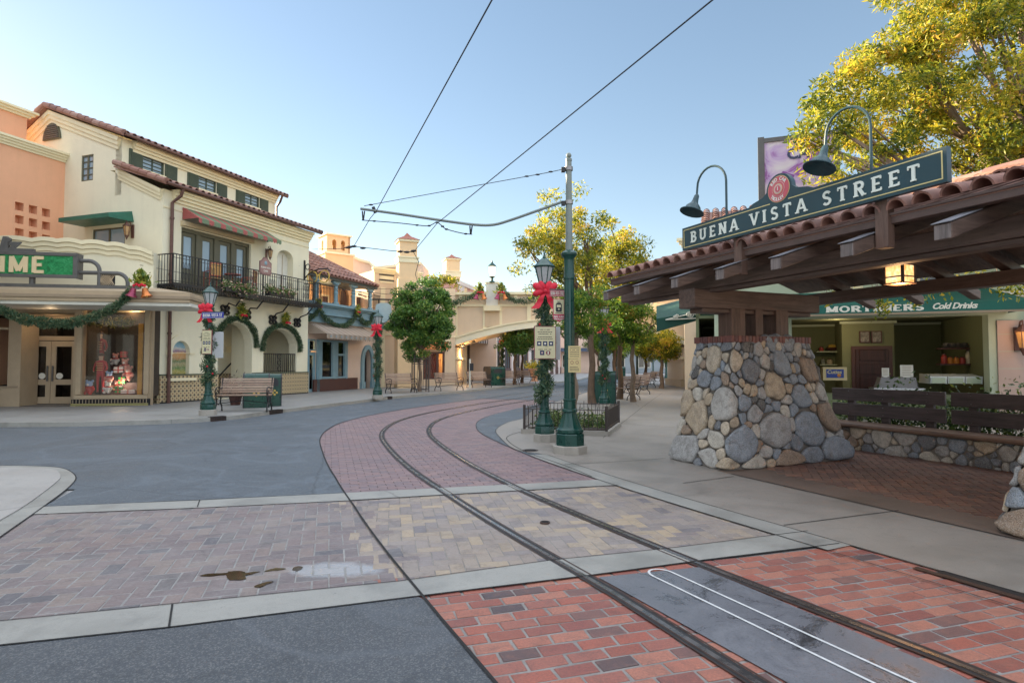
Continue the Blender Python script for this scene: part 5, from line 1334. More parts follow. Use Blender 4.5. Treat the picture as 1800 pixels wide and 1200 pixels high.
# sloping wing right of the short tower
t = thing('wing_building', 'low beige wing with sloping parapet behind the bridge', 'building', (*P(820, 640, 47).xy, 0))
c = P(820, 640, 47); g = [P(x, y, 47) for x, y in ((740, 640), (740, 500), (777, 492), (812, 480), (872, 505), (872, 640))]
mb = MB(); mb.prism([(p.x-c.x, max(0, p.z-1.4)) for p in g], 'y', 0, 4, M_pinkst); mb.build('wall', t, smooth=False)

# bridge over the street
YB = 37.0
BR = thing('arched_bridge', 'cream arched bridge spanning the street with panelled parapet', 'bridge', (*P(1000, 640, YB).xy, 0), R(-2))
ox = P(1000, 640, YB).x
def zb(py): return P(1000, py, YB).z
def xb(px): return P(px, 600, YB).x-ox
x0, x1 = xb(786), xb(1214)
n = 24
def curve(zc, rise, x): return zc-rise*(2*x/(x1-x0))**2
low = [(x0+(x1-x0)*i/n, curve(zb(572), 1.35, x0+(x1-x0)*i/n)) for i in range(n+1)]
mb = MB()
topz = zb(517)
mb.prism(low+[(x1+2.2, low[-1][1]), (x1+2.2, topz), (x0-.7, topz), (x0-.7, low[0][1])], 'y', 0, 4.4, M_beige)
mb.build('span', BR, smooth=False)
mb = MB()
for i in range(n):
    (a, za), (b, zb_) = low[i], low[i+1]
    mb.prism([(a, za-.03), (b, zb_-.03), (b, zb_+.38), (a, za+.38)], 'y', -.16, -.001, M_cream); mb.prism([(a, za+.38), (b, zb_+.38), (b, zb_+.47), (a, za+.47)], 'y', -.24, -.001, M_trimc)
mb.box(x0-.8, x1+2.2, -.2, 4.5, topz-.02, topz+.14, M_trimc)
mb.box(x0-.8, x1+2.2, -.08, -.001, zb(538), zb(538)+.12, M_trimc)
pz = zb(538)
for xx in (xb(800), xb(852), xb(879), xb(930), xb(985), xb(1040), xb(1100), xb(1150)): mb.box(xx-.12, xx+.12, -.07, -.0005, curve(zb(572), 1.35, xx)+.47, pz, M_trimc)
for i in range(10):
    xx = xb(760)+i*(xb(1200)-xb(760))/9; mb.box(xx-.1, xx+.1, -.07, -.0005, pz+.12, topz-.02, M_trimc)
mb.build('mouldings', BR, smooth=False)
mb = MB(); 
for px in (865, 1135): mb.box(xb(px-10.5), xb(px+10.5), -.25, .55, pz+.02, zb(498), M_white); mb.box(xb(px-14), xb(px+14), -.4, .6, pz-.3, pz+.02, M_trimc); mb.box(xb(px-12), xb(px+12), -.3, .6, zb(498), zb(498)+.08, M_trimc); mb.box(xb(px-13), xb(px+13), -.1, -.001, curve(zb(572), 1.35, xb(px))+.47, pz-.3, M_beiged); mb.build('pedestal', BR, smooth=False); mb = MB()
mb = MB()
for s_, xx in ((1, x0), (-1, x1)):
    a, b = (xx-.55, xx+.55) if s_ > 0 else (xx-.55, xx+2.2)
    mb.box(a, b, .1, 4.3, 0, low[0][1], M_beige); mb.box(a-.15, b+.15, 0.0, 4.4, 0, .45, M_beiged); mb.box(a-.1, b+.1, .02, 4.38, low[0][1]-.75, low[0][1]-.6, M_trimc); mb.build('pier', BR, smooth=False); mb = MB()
for px, py in ((808, 594), (826, 597)):
    p = P(px, py, YB+1.5); mb = MB(); mb.ball((p.x-ox, 1.5, curve(zb(572), 1.35, p.x-ox)-.02), .3, M_grey, 8, (1, 1, .4)); mb.build('soffit_light', BR)
def globe_lantern(label, p, s=1.0):
    t = thing('bridge_lantern', label, 'lantern', p, scale=s)
    mb = MB(); mb.lathe([(.22, 0), (.22, .06), (.08, .12), (.07, .28), (.16, .36), (.2, .4)], M_greent, 8); mb.lathe([(.28, 1.0), (.22, 1.1), (.08, 1.22), (.05, 1.3), (.02, 1.4)], M_greent, 6)
    for k in range(6): a = 2*PI*k/6; mb.tube([(.17*math.cos(a), .17*math.sin(a), .4), (.25*math.cos(a), .25*math.sin(a), 1.0)], .014, M_greent, 4)
    mb.build('metalwork', t); mb = MB(); mb.lathe([(.16, .41), (.235, .99)], emat('lantern_lit_glass', (1, .85, .6), .9), 6); mb.build('glass', t, smooth=False); return t
globe_lantern('green lantern with pale glass standing on the bridge pedestal', P(865, 497, YB))

# far street beyond the bridge
FE = Fr(*P(810, 640, 45).xy, .25, 1)
E_ = thing('pink_shop_row', 'pink and white shop row with pilasters seen under the bridge', 'building', (*FE.o.xy, 0), FE.ang)
M_pk = mat('stucco_pink', (.66, .36, .30), .8, .06, 1, .1); M_pw = mat('stucco_white_pink', (.70, .60, .56), .8, .05, 1, .1)
mb = MB(); mb.box(-1, 46, 0, 6, 0, 7.5, M_pk)
for i in range(12): mb.box(i*4-.8, i*4+.5, -.14, -.001, 0, 7.3, M_pw)
mb.box(-1, 46, -.2, -.001, 7.3, 7.6, M_pw); mb.box(-1, 46, -.1, -.001, 0, 1.0, M_brownp); mb.build('wall', E_, smooth=False)
for i in range(11):
    win(E_, i*4+.9, i*4+2.9, 3.9, 5.6, -.02, M_white, M_glassd, 2, 2, .1, .05); win(E_, i*4+.9, i*4+2.9, .9, 3.1, -.02, M_brownp, M_glassd, 2, 1, .12, .05, 'shop_window')
M_awd = awnmat('awning_brown_white', (.07, .03, .025), (.55, .48, .42), 1.6)
mb = MB(); mb.add([(-.5, 0, 3.9), (9.5, 0, 3.9), (9.5, -1.4, 3.35), (-.5, -1.4, 3.35)], [(0, 1, 2, 3)], M_awd); mb.box(-.5, 9.5, -1.42, -1.4, 3.0, 3.35, M_awd); mb.build('awning', E_, smooth=False)
mb = MB(); mb.box(5.2, 6.0, -.12, -.02, .2, 2.6, emat('lit_doorway', (1, .42, .08), .5)); mb.build('lit_doorway', E_, smooth=False)
# end of the street
p = P(1010, 640, 95)
EN = thing('end_building', 'pale building with blue awnings closing the far end of the street', 'building', (p.x, 95, 0), R(-6))
mb = MB(); mb.box(-30, 4, 0, 8, 0, 7.2, M_pinkst); mb.box(4, 26, 1, 8, 0, 6, mat('stucco_pale_blue', (.42, .47, .50), .8, .05, 1, .1)); mb.box(-30.3, 26.3, -.3, 8.2, 7.2, 7.6, M_trimc); mb.build('wall', EN, smooth=False)
for i in range(10): win(EN, -22+i*4, -20+i*4, .8, 3.0, -.02 if i < 6 else .98, M_white, M_glassd, 2, 1, .15, .08)
mb = MB(); mb.add([(-24, 0, 4), (24, 0, 4), (24, -1.5, 3.4), (-24, -1.5, 3.4)], [(0, 1, 2, 3)], mat('awning_navy', (.03, .05, .09), .8, .1, 2, .1)); mb.build('awning', EN, smooth=False)

# right-hand far building with the green scroll awning
FRr = Fr(*P(1216, 640, 26).xy, -.06, 1)
RF = thing('beige_corner_building', 'beige building with brown panel and iron scroll awning beyond the stone pier', 'building', (P(1208, 640, 27).x, 27, 0), -R(16))
zt = P(1180, 516, 27).z
mb = MB(); ax = P(1208, 640, 27).x
a0 = P(1204, 640, 27).x-ax
mb.box(a0, a0+6, 0, 14, 0, zt+2.4, M_beige)
mb.build('wall', RF, smooth=False)
mb = MB(); cornice(mb, a0, a0+6, 0, zt+2.5, .4, .3, M_trimc, 3); mb.box(a0-.02, a0+6, -.05, -.001, zt, zt+.12, M_trimc); mb.build('cornice', RF, smooth=False)
zp = P(1222, 590, 27).z; mb = MB(); mb.box(P(1223, 600, 27).x-ax, P(1250, 600, 27).x-ax, -.06, -.001, zp-.2, zp+.15, M_brownp); mb.build('brown_panel', RF, smooth=False)
AW = thing('scroll_awning', 'dark green awning with white iron scrollwork left of the stone pier top', 'awning', (P(1200, 640, 21).x, 21, 0))
q = [P(1152, 577, 19.8), P(1156, 559, 20), P(1252, 542, 20.8), P(1290, 547, 21), P(1290, 580, 21), P(1160, 566, 20)]
o_ = Vector((P(1200, 640, 21).x, 21, 0)); M_agr = mat('awning_dark_green', (.008, .06, .045), .75, .15, 3, .1)
L = [P(1154, 560, 19.0)-o_, P(1300, 536, 19.0)-o_, P(1300, 536, 21.6)-o_+Vector((0, 0, .75)), P(1154, 560, 21.6)-o_+Vector((0, 0, .45))]
mb = MB(); mb.add([tuple(L[0]), tuple(L[1]), tuple(L[2]), tuple(L[3])], [(0, 1, 2, 3)], M_agr); dn = Vector((0, 0, -.42))
mb.add([L[0], L[1], L[1]+dn*.3, L[0]+dn], [(0, 1, 2, 3)], M_agr); mb.add([L[0], L[3], L[3]+dn, L[0]+dn], [(0, 1, 2, 3)], M_agr); mb.build('canvas', AW, smooth=False)
mb = MB(); a = P(1170, 562, 18.95)-o_; b = P(1290, 556, 18.95)-o_; mb.tube([a, b], .02, M_white); mb.tube([a, P(1235, 546, 18.95)-o_, P(1290, 548, 18.95)-o_], .018, M_white)
for px, py, r_ in ((1190, 556, .07), (1211, 553, .1), (1215, 553, .13), (1186, 557, .05)):
    c = P(px, py, 18.93)-o_; mb.tube([(c.x+r_*(1-k/16)*math.cos(k*.9), c.y, c.z+r_*(1-k/16)*math.sin(k*.9)) for k in range(14)], .014, M_white, 4)
mb.build('scrollwork', AW)
# ================================================================ STONE AND TIMBER SHELTER
SHZ = math.atan2(SA.y, SA.x)
FS = Fr(0, 0, SA.x, SA.y)      # local x = t, local y = -q
def granite(name, stops, grain=120, rough=.75, stain=True):
    m, nt, b = nodes(name); o = tc(nt)
    c = ramp(nt, attr(nt), stops, True)
    n1 = nz(nt, o, grain, 2, .8); n2 = nz(nt, o, 9, 6, .7, .8); n3 = nz(nt, o, 38, 4, .7)
    c = mixc(nt, ramp(nt, n1.outputs[0], [(.36, .7), (.48, 0.0)]), c, (.03, .033, .04))
    c = mixc(nt, ramp(nt, n1.outputs[0], [(.54, 0.0), (.64, .5)]), c, (.62, .60, .58))
    c = mixc(nt, ramp(nt, n2.outputs[0], [(.42, 0.0), (.68, .55)]), c, (.10, .085, .07))
    c = mixc(nt, ramp(nt, n3.outputs[0], [(.5, 0.0), (.7, .3)]), c, (.45, .41, .36))
    nt.links.new(c, b.inputs['Base Color']); b.inputs['Roughness'].default_value = rough
    h = mixc(nt, .5, n1.outputs[0], n3.outputs[0]); bump(nt, b, h, .55, .012); MATS[name] = m; return m
M_stone = granite('cobble_granite', [(0, (.25, .29, .34)), (.12, (.46, .43, .39)), (.24, (.15, .16, .18)), (.32, (.50, .38, .25)), (.43, (.27, .30, .34)), (.53, (.60, .54, .45)), (.63, (.08, .075, .07)), (.70, (.33, .22, .14)), (.78, (.21, .235, .27)), (.86, (.38, .37, .36)), (.93, (.58, .47, .34))])
M_pmort = mat('pier_mortar', (.21, .185, .16), .95, .2, 8, .5, 60, fine=.3)
def woodmat(name, col, along=0, rough=.6):
    m, nt, b = nodes(name); o = tc(nt); mp = nt.nodes.new('ShaderNodeMapping'); nt.links.new(o, mp.inputs[0])
    sc = [22, 22, 22]; sc[along] = 1.6; mp.inputs['Scale'].default_value = sc
    n1 = nz(nt, mp.outputs[0], 1.0, 6, .65, .6); n2 = nz(nt, o, 2.0, 4, .6); n3 = nz(nt, mp.outputs[0], 4.0, 3, .7)
    c = ramp(nt, n1.outputs[0], [(.3, [x*.55 for x in col]), (.5, col), (.72, [min(1, x*1.5) for x in col])])
    c = mixc(nt, ramp(nt, n2.outputs[0], [(.5, 0.0), (.75, .35)]), c, [x*1.9 for x in col])
    c = mixc(nt, ramp(nt, n3.outputs[0], [(.3, .5), (.45, 0.0)]), c, [x*.3 for x in col])
    nt.links.new(c, b.inputs['Base Color']); b.inputs['Roughness'].default_value = rough; bump(nt, b, n1.outputs[0], .3, .006); MATS[name] = m; return m
M_wq = woodmat('dark_timber_cross', (.115, .074, .058), 1); M_wt = woodmat('dark_timber_long', (.105, .068, .054), 0); M_wz = woodmat('dark_timber_post', (.12, .07, .052), 2)
M_grain = woodmat('weathered_end_grain', (.17, .14, .13), 2, .8); M_plank = woodmat('bench_plank_dark', (.075, .055, .055), 0, .5); M_seat = woodmat('bench_seat_wood', (.19, .12, .085), 0, .5)
M_capb = palette('pier_cap_brick', [(0, (.17, .05, .04)), (.3, (.11, .035, .035)), (.6, (.22, .07, .05)), (.85, (.14, .06, .05))], .6, .3, 60, .3, stain=(.2, .1, .08))

def cells(W, H, rmin, rmax, periodic, seed, grow=None, tries=9000):
    """variable-size random packing turned into weighted Voronoi cells"""
    rr = random.Random(seed); pts = []
    for k in range(tries):
        u, v = rr.random()*W, rr.random()*H
        if k < 60: r = rmax*rr.uniform(.95, 1.35)
        elif k < 900: r = rmax*rr.uniform(.55, .95)
        else: r = (rmax*.6-(rmax*.6-rmin)*min(1, k/tries*1.8)**.6)*(rr.uniform(.7, 1.0))
        if grow: r *= grow(u, v)
        ok = True
        for a, b, q in pts:
            du = abs(u-a)
            if periodic: du = min(du, W-du)
            if du*du+(v-b)**2 < (.88*(r+q))**2: ok = False; break
        if ok: pts.append((u, v, r))
    out = []
    ext = [(a+o, b, r, i) for i, (a, b, r) in enumerate(pts) for o in ((-W, 0, W) if periodic else (0,))]
    for i, (a, b, r) in enumerate(pts):
        R_ = r*2.7
        poly = [(a+R_*math.cos(2*PI*k/14), b+R_*math.sin(2*PI*k/14)) for k in range(14)]
        def clip(poly, nx, ny, c):
            o = []
            for k in range(len(poly)):
                p, q = poly[k], poly[(k+1) % len(poly)]; dp = nx*p[0]+ny*p[1]-c; dq = nx*q[0]+ny*q[1]-c
                if dp <= 0: o.append(p)
                if dp*dq < 0: t = dp/(dp-dq); o.append((p[0]+(q[0]-p[0])*t, p[1]+(q[1]-p[1])*t))
            return o
        poly = clip(poly, 0, 1, H); poly = clip(poly, 0, -1, 0)
        if not periodic: poly = clip(poly, 1, 0, W); poly = clip(poly, -1, 0, 0)
        for (a2, b2, r2, j) in ext:
            if j == i and abs(a2-a) < 1e-6: continue
            dx, dy = a2-a, b2-b; d = math.hypot(dx, dy)
            if d > R_*2+r2: continue
            m_ = (d*d+r*r-r2*r2)/(2*d); nx, ny = dx/d, dy/d
            poly = clip(poly, nx, ny, nx*a+ny*b+m_)
            if len(poly) < 3: break
        if len(poly) >= 3: out.append(((a, b, r), poly))
    return out
def stones(mb, cl, surf, gap, hmin, hmax, mt, seed, size_ref=.16):
    rr = random.Random(seed)
    for (a, b, r), poly in cl:
        cxp = sum(p[0] for p in poly)/len(poly); cyp = sum(p[1] for p in poly)/len(poly)
        rad = sum(math.hypot(p[0]-cxp, p[1]-cyp) for p in poly)/len(poly)
        if rad < .02: continue
        k = max(.5, 1-gap/rad); pts = [(cxp+(p[0]-cxp)*k, cyp+(p[1]-cyp)*k) for p in poly]
        pts = [(p[0]+rr.uniform(-.15, .15)*rad, p[1]+rr.uniform(-.15, .15)*rad) for p in pts]
        for _ in range(1 if rr.random() < .55 else 2):
            q = []
            for i in range(len(pts)):
                p, n = pts[i], pts[(i+1) % len(pts)]; q += [(p[0]*.75+n[0]*.25, p[1]*.75+n[1]*.25), (p[0]*.25+n[0]*.75, p[1]*.25+n[1]*.75)]
            pts = q
            if len(pts) > 30: break
        h = max(hmin, min(hmax, rad*rr.uniform(.2, .36))); off = Vector((rr.uniform(-9, 9), rr.uniform(-9, 9), rr.uniform(-9, 9)))
        tx, ty = rr.uniform(-.25, .25), rr.uniform(-.25, .25)
        vs = []; n = len(pts)
        for s, hh in ((1.0, -.035), (.995, .25), (.97, .62), (.9, .88), (.74, .98), (.38, 1.0)):
            for p in pts:
                x, y = cxp+(p[0]-cxp)*s, cyp+(p[1]-cyp)*s
                hgt = h*(hh if hh > 0 else hh*2)*(1+tx*(x-cxp)/rad+ty*(y-cyp)/rad)
                P0, N0 = surf(x, y); q = P0+N0*hgt
                if hh > 0: q += N0*noise.noise(q*6+off)*h*.5+N0*noise.noise(q*19+off)*h*.2
                vs.append(q)
        P0, N0 = surf(cxp, cyp); vs.append(P0+N0*h*(1.02+.3*noise.noise(P0*7+off)))
        fs = [(j*n+i, j*n+(i+1) % n, (j+1)*n+(i+1) % n, (j+1)*n+i) for j in range(5) for i in range(n)]+[(5*n+i, 5*n+(i+1) % n, 6*n) for i in range(n)]
        mb.add(vs, fs, mt, rr.random())
PT0, PT1, PQ0, PQ1 = 6.06, 7.27, 5.70, 8.12; UT0, UT1, UQ0, UQ1 = 6.24, 6.93, 5.99, 7.42; PH = 1.72
def pier_surf(dt, shrink=0.0):
    Lt, Lq = (PT1-PT0+UT1-UT0)/2, (PQ1-PQ0+UQ1-UQ0)/2; Wp = 2*(Lt+Lq)
    def surf(u, z):
        k = min(1, max(-.02, z/PH)); k = k**.82 if k > 0 else k
        t0, t1, q0, q1 = PT0+(UT0-PT0)*k+shrink, PT1+(UT1-PT1)*k-shrink, PQ0+(UQ0-PQ0)*k+shrink, PQ1+(UQ1-PQ1)*k-shrink
        u = u % Wp
        if u < Lq: f = u/Lq; p = (t0, q0+(q1-q0)*f); n = (-1, 0); e = f; nn, pn = (0, 1), (0, -1)
        elif u < Lq+Lt: f = (u-Lq)/Lt; p = (t0+(t1-t0)*f, q1); n = (0, 1); e = f; nn, pn = (1, 0), (-1, 0)
        elif u < 2*Lq+Lt: f = (u-Lq-Lt)/Lq; p = (t1, q1-(q1-q0)*f); n = (1, 0); e = f; nn, pn = (0, -1), (0, 1)
        else: f = (u-2*Lq-Lt)/Lt; p = (t1-(t1-t0)*f, q0); n = (0, -1); e = f; nn, pn = (-1, 0), (1, 0)
        wd = .16
        if e < wd: a = .5*(1-e/wd); o = pn
        elif e > 1-wd: a = .5*(1-(1-e)/wd); o = nn
        else: a = 0; o = n
        N = Vector((n[0]*(1-a)+o[0]*a, n[1]*(1-a)+o[1]*a, .12)).normalized()
        # round the corner a little
        ctr = ((t0+t1)/2, (q0+q1)/2); rc = a*a*.16
        pt = p[0]+(ctr[0]-p[0])*rc*.55; pq = p[1]+(ctr[1]-p[1])*rc*.35
        P0 = sh(pt+dt, pq, z); Nw = (SA*N.x+SB*N.y+Vector((0, 0, N.z))).normalized()
        return P0, Nw
    return surf, Wp
SHL = thing('tram_stop_shelter', 'timber and cobblestone tram shelter with barrel tile roof', 'shelter', (0, 0, 0))
def pier(dt, seed):
    surf, Wp = pier_surf(dt); core, _ = pier_surf(dt, .02)
    mb = MB(); nu, nv = 48, 8
    vs = [core(Wp*i/nu, PH*j/nv)[0] for j in range(nv+1) for i in range(nu)]
    fs = [(j*nu+i, j*nu+(i+1) % nu, (j+1)*nu+(i+1) % nu, (j+1)*nu+i) for j in range(nv) for i in range(nu)]+[tuple(nv*nu+i for i in range(nu))]
    mb.add(vs, fs, M_pmort)
    cl = cells(Wp, PH, .075, .185, True, seed, grow=lambda u, v: 1.25-.6*v/PH)
    stones(mb, cl, surf, .007, .03, .08, M_stone, seed)
    # a few stones breaking over the cap
    o = mb.build('stone_pier', SHL, ang=60)
    mb = MB()
    for (q0, q1, t) in ((UQ0-.04, UQ1+.04, UT0-.03),):
        n = 24
        for i in range(n):
            a = q0+(q1-q0)*i/n; b = q0+(q1-q0)*(i+1)/n-.009
            for tt in (t, UT1-.09): 
                vs = [sh(tt+dt+x, y, z) for x in (0, .12) for y in (a, b) for z in (PH-.02, PH+.07)]
                mb.add(vs, [(0, 1, 3, 2), (4, 6, 7, 5), (0, 4, 5, 1), (2, 3, 7, 6), (1, 5, 7, 3), (0, 2, 6, 4)], M_capb)
        n = 10
        for i in range(n):
            a = UT0+.095+(UT1-UT0-.19)*i/n; b = UT0+.095+(UT1-UT0-.19)*(i+1)/n-.009
            for qq in (UQ0-.04, UQ1-.08):
                vs = [sh(x+dt, qq+y, z) for x in (a, b) for y in (0, .12) for z in (PH-.02, PH+.07)]
                mb.add(vs, [(0, 1, 3, 2), (4, 6, 7, 5), (0, 4, 5, 1), (2, 3, 7, 6), (1, 5, 7, 3), (0, 2, 6, 4)], M_capb)
    vs = [sh(x+dt, y, z) for x in (UT0+.02, UT1-.02) for y in (UQ0+.02, UQ1-.02) for z in (PH-.01, PH+.062)]
    mb.add(vs, [(0, 1, 3, 2), (4, 6, 7, 5), (0, 4, 5, 1), (2, 3, 7, 6), (1, 5, 7, 3), (0, 2, 6, 4)], M_pmort)
    mb.build('brick_cap', o, smooth=False, bevel=.004)
    mb = MB()     # cap boulders
    rr = random.Random(seed+5)
    for k in range(5):
        c = sh(UT0+dt+.04+rr.uniform(-.02, .05), UQ0+.62+k*.12+rr.uniform(-.03, .03), PH+.02+rr.uniform(-.02, .05)); r = rr.uniform(.07, .1)
        b0 = len(mb.v); mb.ball(c, r, M_stone, 12, (1, .9, .95), rr.random())
        for i in range(b0, len(mb.v)):
            v = Vector(mb.v[i]); mb.v[i] = tuple(c+(v-c)*(1+.35*noise.noise(v*8)))
    mb.build('cap_boulders', o, ang=60)
pier(0, 3); pier(-4.25, 8)
def tb(mb, t0, t1, q0, q1, z0, z1, mt, slope=0.0, dz=0.0):
    """box in shelter coordinates; slope lifts z along q"""
    vs = [sh(t, q, z+slope*(q-q0)) for z in (z0, z1) for (t, q) in ((t0, q0), (t1, q0), (t1, q1), (t0, q1))]
    mb.add(vs, [(0, 3, 2, 1), (4, 5, 6, 7), (0, 1, 5, 4), (1, 2, 6, 5), (2, 3, 7, 6), (3, 0, 4, 7)], mt)
SL = .33; SR = .30; QR = 7.3
# the shelter's timber materials use object space, so put the grain in a rotated child frame
SHF = bpy.data.objects.new('timber_frame', bpy.data.meshes.new('timber_frame')); bpy.data.objects.remove(SHF)
def frame_part(name, boxes, bevel=.006, parent=SHL, shear=None):
    """boxes given as (t0,t1,q0,q1,z0,z1,mat[,slope]) built in a local frame turned with the shelter"""
    mb = MB()
    for bx_ in boxes:
        t0, t1, q0, q1, z0, z1, mt = bx_[:7]; s = bx_[7] if len(bx_) > 7 else 0
        vs = [(t, -q, z+s*(q-q0)) for z in (z0, z1) for (t, q) in ((t0, q0), (t1, q0), (t1, q1), (t0, q1))]
        mb.add(vs, [(0, 1, 2, 3), (7, 6, 5, 4), (4, 5, 1, 0), (5, 6, 2, 1), (6, 7, 3, 2), (7, 4, 0, 3)], mt)
    o = mb.build(name, parent, smooth=False, bevel=bevel); o.rotation_euler = (0, 0, 0 if abs(parent.rotation_euler.z) > .01 else SHZ); return o
ztop = 2.49
for dt in (0, -4.25):
    for q0, q1 in ((6.04, 6.29), (6.48, 6.62), (6.87, 7.11)): frame_part('post', [(6.3+dt, 6.56+dt, q0, q1, PH+.05, 2.17, M_wz)])
    frame_part('beam', [(6.3+dt, 6.62+dt, 5.4, 7.75, 2.16, 2.42, M_wq), (6.33+dt, 6.59+dt, 5.56, 7.6, 2.10, 2.16, M_wq)], .014)
frame_part('purlin', [(-3, 8.35, 5.62, 5.86, 2.42, 2.60, M_wt), (-3, 8.2, 5.66, 5.82, 2.37, 2.42, M_wt)], .01)
frame_part('purlin', [(-3, 8.35, 8.8, 9.04, 2.42, 2.60, M_wt)], .01)
frame_part('ridge_beam', [(-3, 8.1, QR-.1, QR+.1, 3.05, 3.27, M_wt)], .01)
for k in range(14):
    t = 7.69-k*.8; r = rng.uniform(-.012, .012)
    o = frame_part('rafter', [(t-.065+r, t+.065+r, 4.9, QR, 2.36, 2.49, M_wq, SL)], .012)
    frame_part('end_grain', [(t-.06+r, t+.06+r, 4.893, 4.905, 2.368, 2.482, M_grain)], .003, o)
    frame_part('flashing', [(t-.075+r, t+.075+r, 4.88, 5.3, 2.492, 2.498, mat('lead_grey', (.19, .19, .21), .5, .15, 8, .15), SL)], 0, o)
    o.children and None
    if k: frame_part('rafter', [(t-.065, t+.065, QR, 9.75, 2.36+SL*(QR-4.9), 2.49+SL*(QR-4.9), M_wq, -SL)], .012)
ze = 2.70
frame_part('roof_deck', [(-3, 7.98, 5.3, QR, ze+.004, ze+.045, M_wq, SR), (-3, 7.98, QR+.001, 9.3, ze+.004+SR*(QR-5.3), ze+.045+SR*(QR-5.3), M_wq, -SR)], 0)
frame_part('gutter', [(-3, 8.02, 5.21, 5.3, ze-.05, ze+.035, mat('gutter_brown', (.10, .062, .052), .5, .2, 6, .1)), (-3, 8.02, 5.19, 5.21, ze+.02, ze+.045, mat('gutter_brown', (.10, .062, .052)))], .004)
Sv = (SB+Vector((0, 0, SR))).normalized()
tile_roof(SHL, sh(-3, 5.2, ze+.045), SA, Sv, 11.0, 2.1*math.hypot(1, SR)+.05, .225, .36, 'roof', r=.083, seg=8)
Sv2 = (-SB+Vector((0, 0, SR))).normalized()
tile_roof(SHL, sh(-3, 9.32, ze+.06), SA, Sv2, 11.0, 2.02*math.hypot(1, SR)+.05, .245, .36, 'roof', r=.083, seg=5, thick=False)
mb = MB(); 
zr = ze+.06+SR*(QR-5.28)+.05
for i in range(26): a = sh(-3+i*.425, QR, zr+.012*(i % 2)); b_ = sh(-3+(i+1)*.425+.03, QR, zr+.012*(i % 2)); mb.tube([a, b_], .1, M_tile, 10)
mb.build('ridge_tiles', SHL)

# street-name sign above the eaves
sgt0, sgt1, sz0, sz1 = 2.95, 6.165, 2.865, 3.155; QS = 5.13
# place: local x runs from far-left end to near-right end so the words read left to right
SG = thing('street_name_sign', 'long dark green sign board reading BUENA VISTA STREET above the shelter eaves', 'sign', sh(sgt1, QS, 0), SHZ+PI)
Ls = sgt1-sgt0
M_sgn = mat('sign_teal', (.018, .055, .07), .4, .1, 2, .03); M_sgl = mat('sign_gold_line', (.62, .52, .24), .4, .05, 3, .02); M_sgw = mat('sign_letters', (.72, .76, .68), .45, .05, 3, .02)
cm = 1.55
hump = [(Ls, sz1)]+[(cm+.42, sz1), (cm+.36, sz1+.03), (cm+.22, sz1+.06)]+arc(cm, sz1+.1, .165, 0, 180, 14)+[(cm-.22, sz1+.06), (cm-.36, sz1+.03), (cm-.42, sz1), (0, sz1)]
mb = MB(); mb.prism([(0, sz0), (Ls, sz0)]+hump, 'y', -.03, .03, M_sgn); mb.build('board', SG, smooth=False)
mb = MB()
def ln(a, b, c, d, dd=0): mb.box(a, b, -.034-dd, -.0305, c, d, M_sgl)
ln(.03, Ls-.03, sz0+.028, sz0+.038); ln(.03, cm-.12, sz1-.038, sz1-.028); ln(cm+.12, Ls-.03, sz1-.038, sz1-.028); ln(.03, .04, sz0+.038, sz1-.038, .0004); ln(Ls-.04, Ls-.03, sz0+.038, sz1-.038, .0004)
mb.build('gold_border', SG, smooth=False)
mb = MB(); hL = .136; _gp = (2.84/hL-sum(GL[c][0] for c in 'BUENA VISTA STREET')*1.02)/17
z_ = sz0+(sz1-sz0)/2-hL/2-.002
letters(mb, 'BUENA VISTA STREET', hL, M_sgw, Matrix.Translation((Ls*.5-.02, -.0305, z_)), .21, .14, True, .008, _gp, .5, 1.02)
mb.build('lettering', SG, smooth=False)
cz_ = sz1+.1; M_rose = mat('emblem_rose', (.55, .10, .13), .4, .05, 3, .02); M_palep = mat('emblem_pale', (.62, .42, .38), .4, .05, 3, .02)
def disc(mb, cx, cz, r, y, mt, n=32): mb.prism(arc(cx, cz, r, 0, 360, n)[:-1], 'y', y, y+.003, mt)
mb = MB(T=Matrix.Identity(4)); disc(mb, cm, cz_, .142, -.034, M_sgl); disc(mb, cm, cz_, .136, -.037, M_rose); disc(mb, cm, cz_, .08, -.040, M_palep); disc(mb, cm, cz_, .075, -.042, M_rose); disc(mb, cm, cz_, .056, -.044, M_sgl); disc(mb, cm, cz_, .051, -.046, M_palep); disc(mb, cm, cz_, .034, -.048, M_rose); mb.build('round_emblem', SG, smooth=False)
def ringtext(s, r, a0, step, size, sgn=1):
    for i, c in enumerate(s):
        if c == ' ': continue
        a = a0-sgn*step*i; T = Matrix.Translation((cm+r*math.cos(R(a)), -.0375, cz_+r*math.sin(R(a)))) @ Matrix.Rotation(R(-(a-90) if sgn > 0 else -(a+90)), 4, 'Y')
        text(c, size, M_sgw, 'emblem_letter', SG, T, .001, .0015)
ringtext('RED CAR', .107, 141, 17, .05); ringtext('TROLLEY', .109, 219, 13.5, .048, -1)
text('1', .05, M_sgw, 'emblem_letter', SG, Matrix.Translation((cm, -.0485, cz_)), .001, .002)
for t_ in (5.28, 3.55): frame_part('sign_post', [(t_-.06, t_+.06, QS+.035, QS+.13, 2.44, sz1-.1, M_wz)], .005)
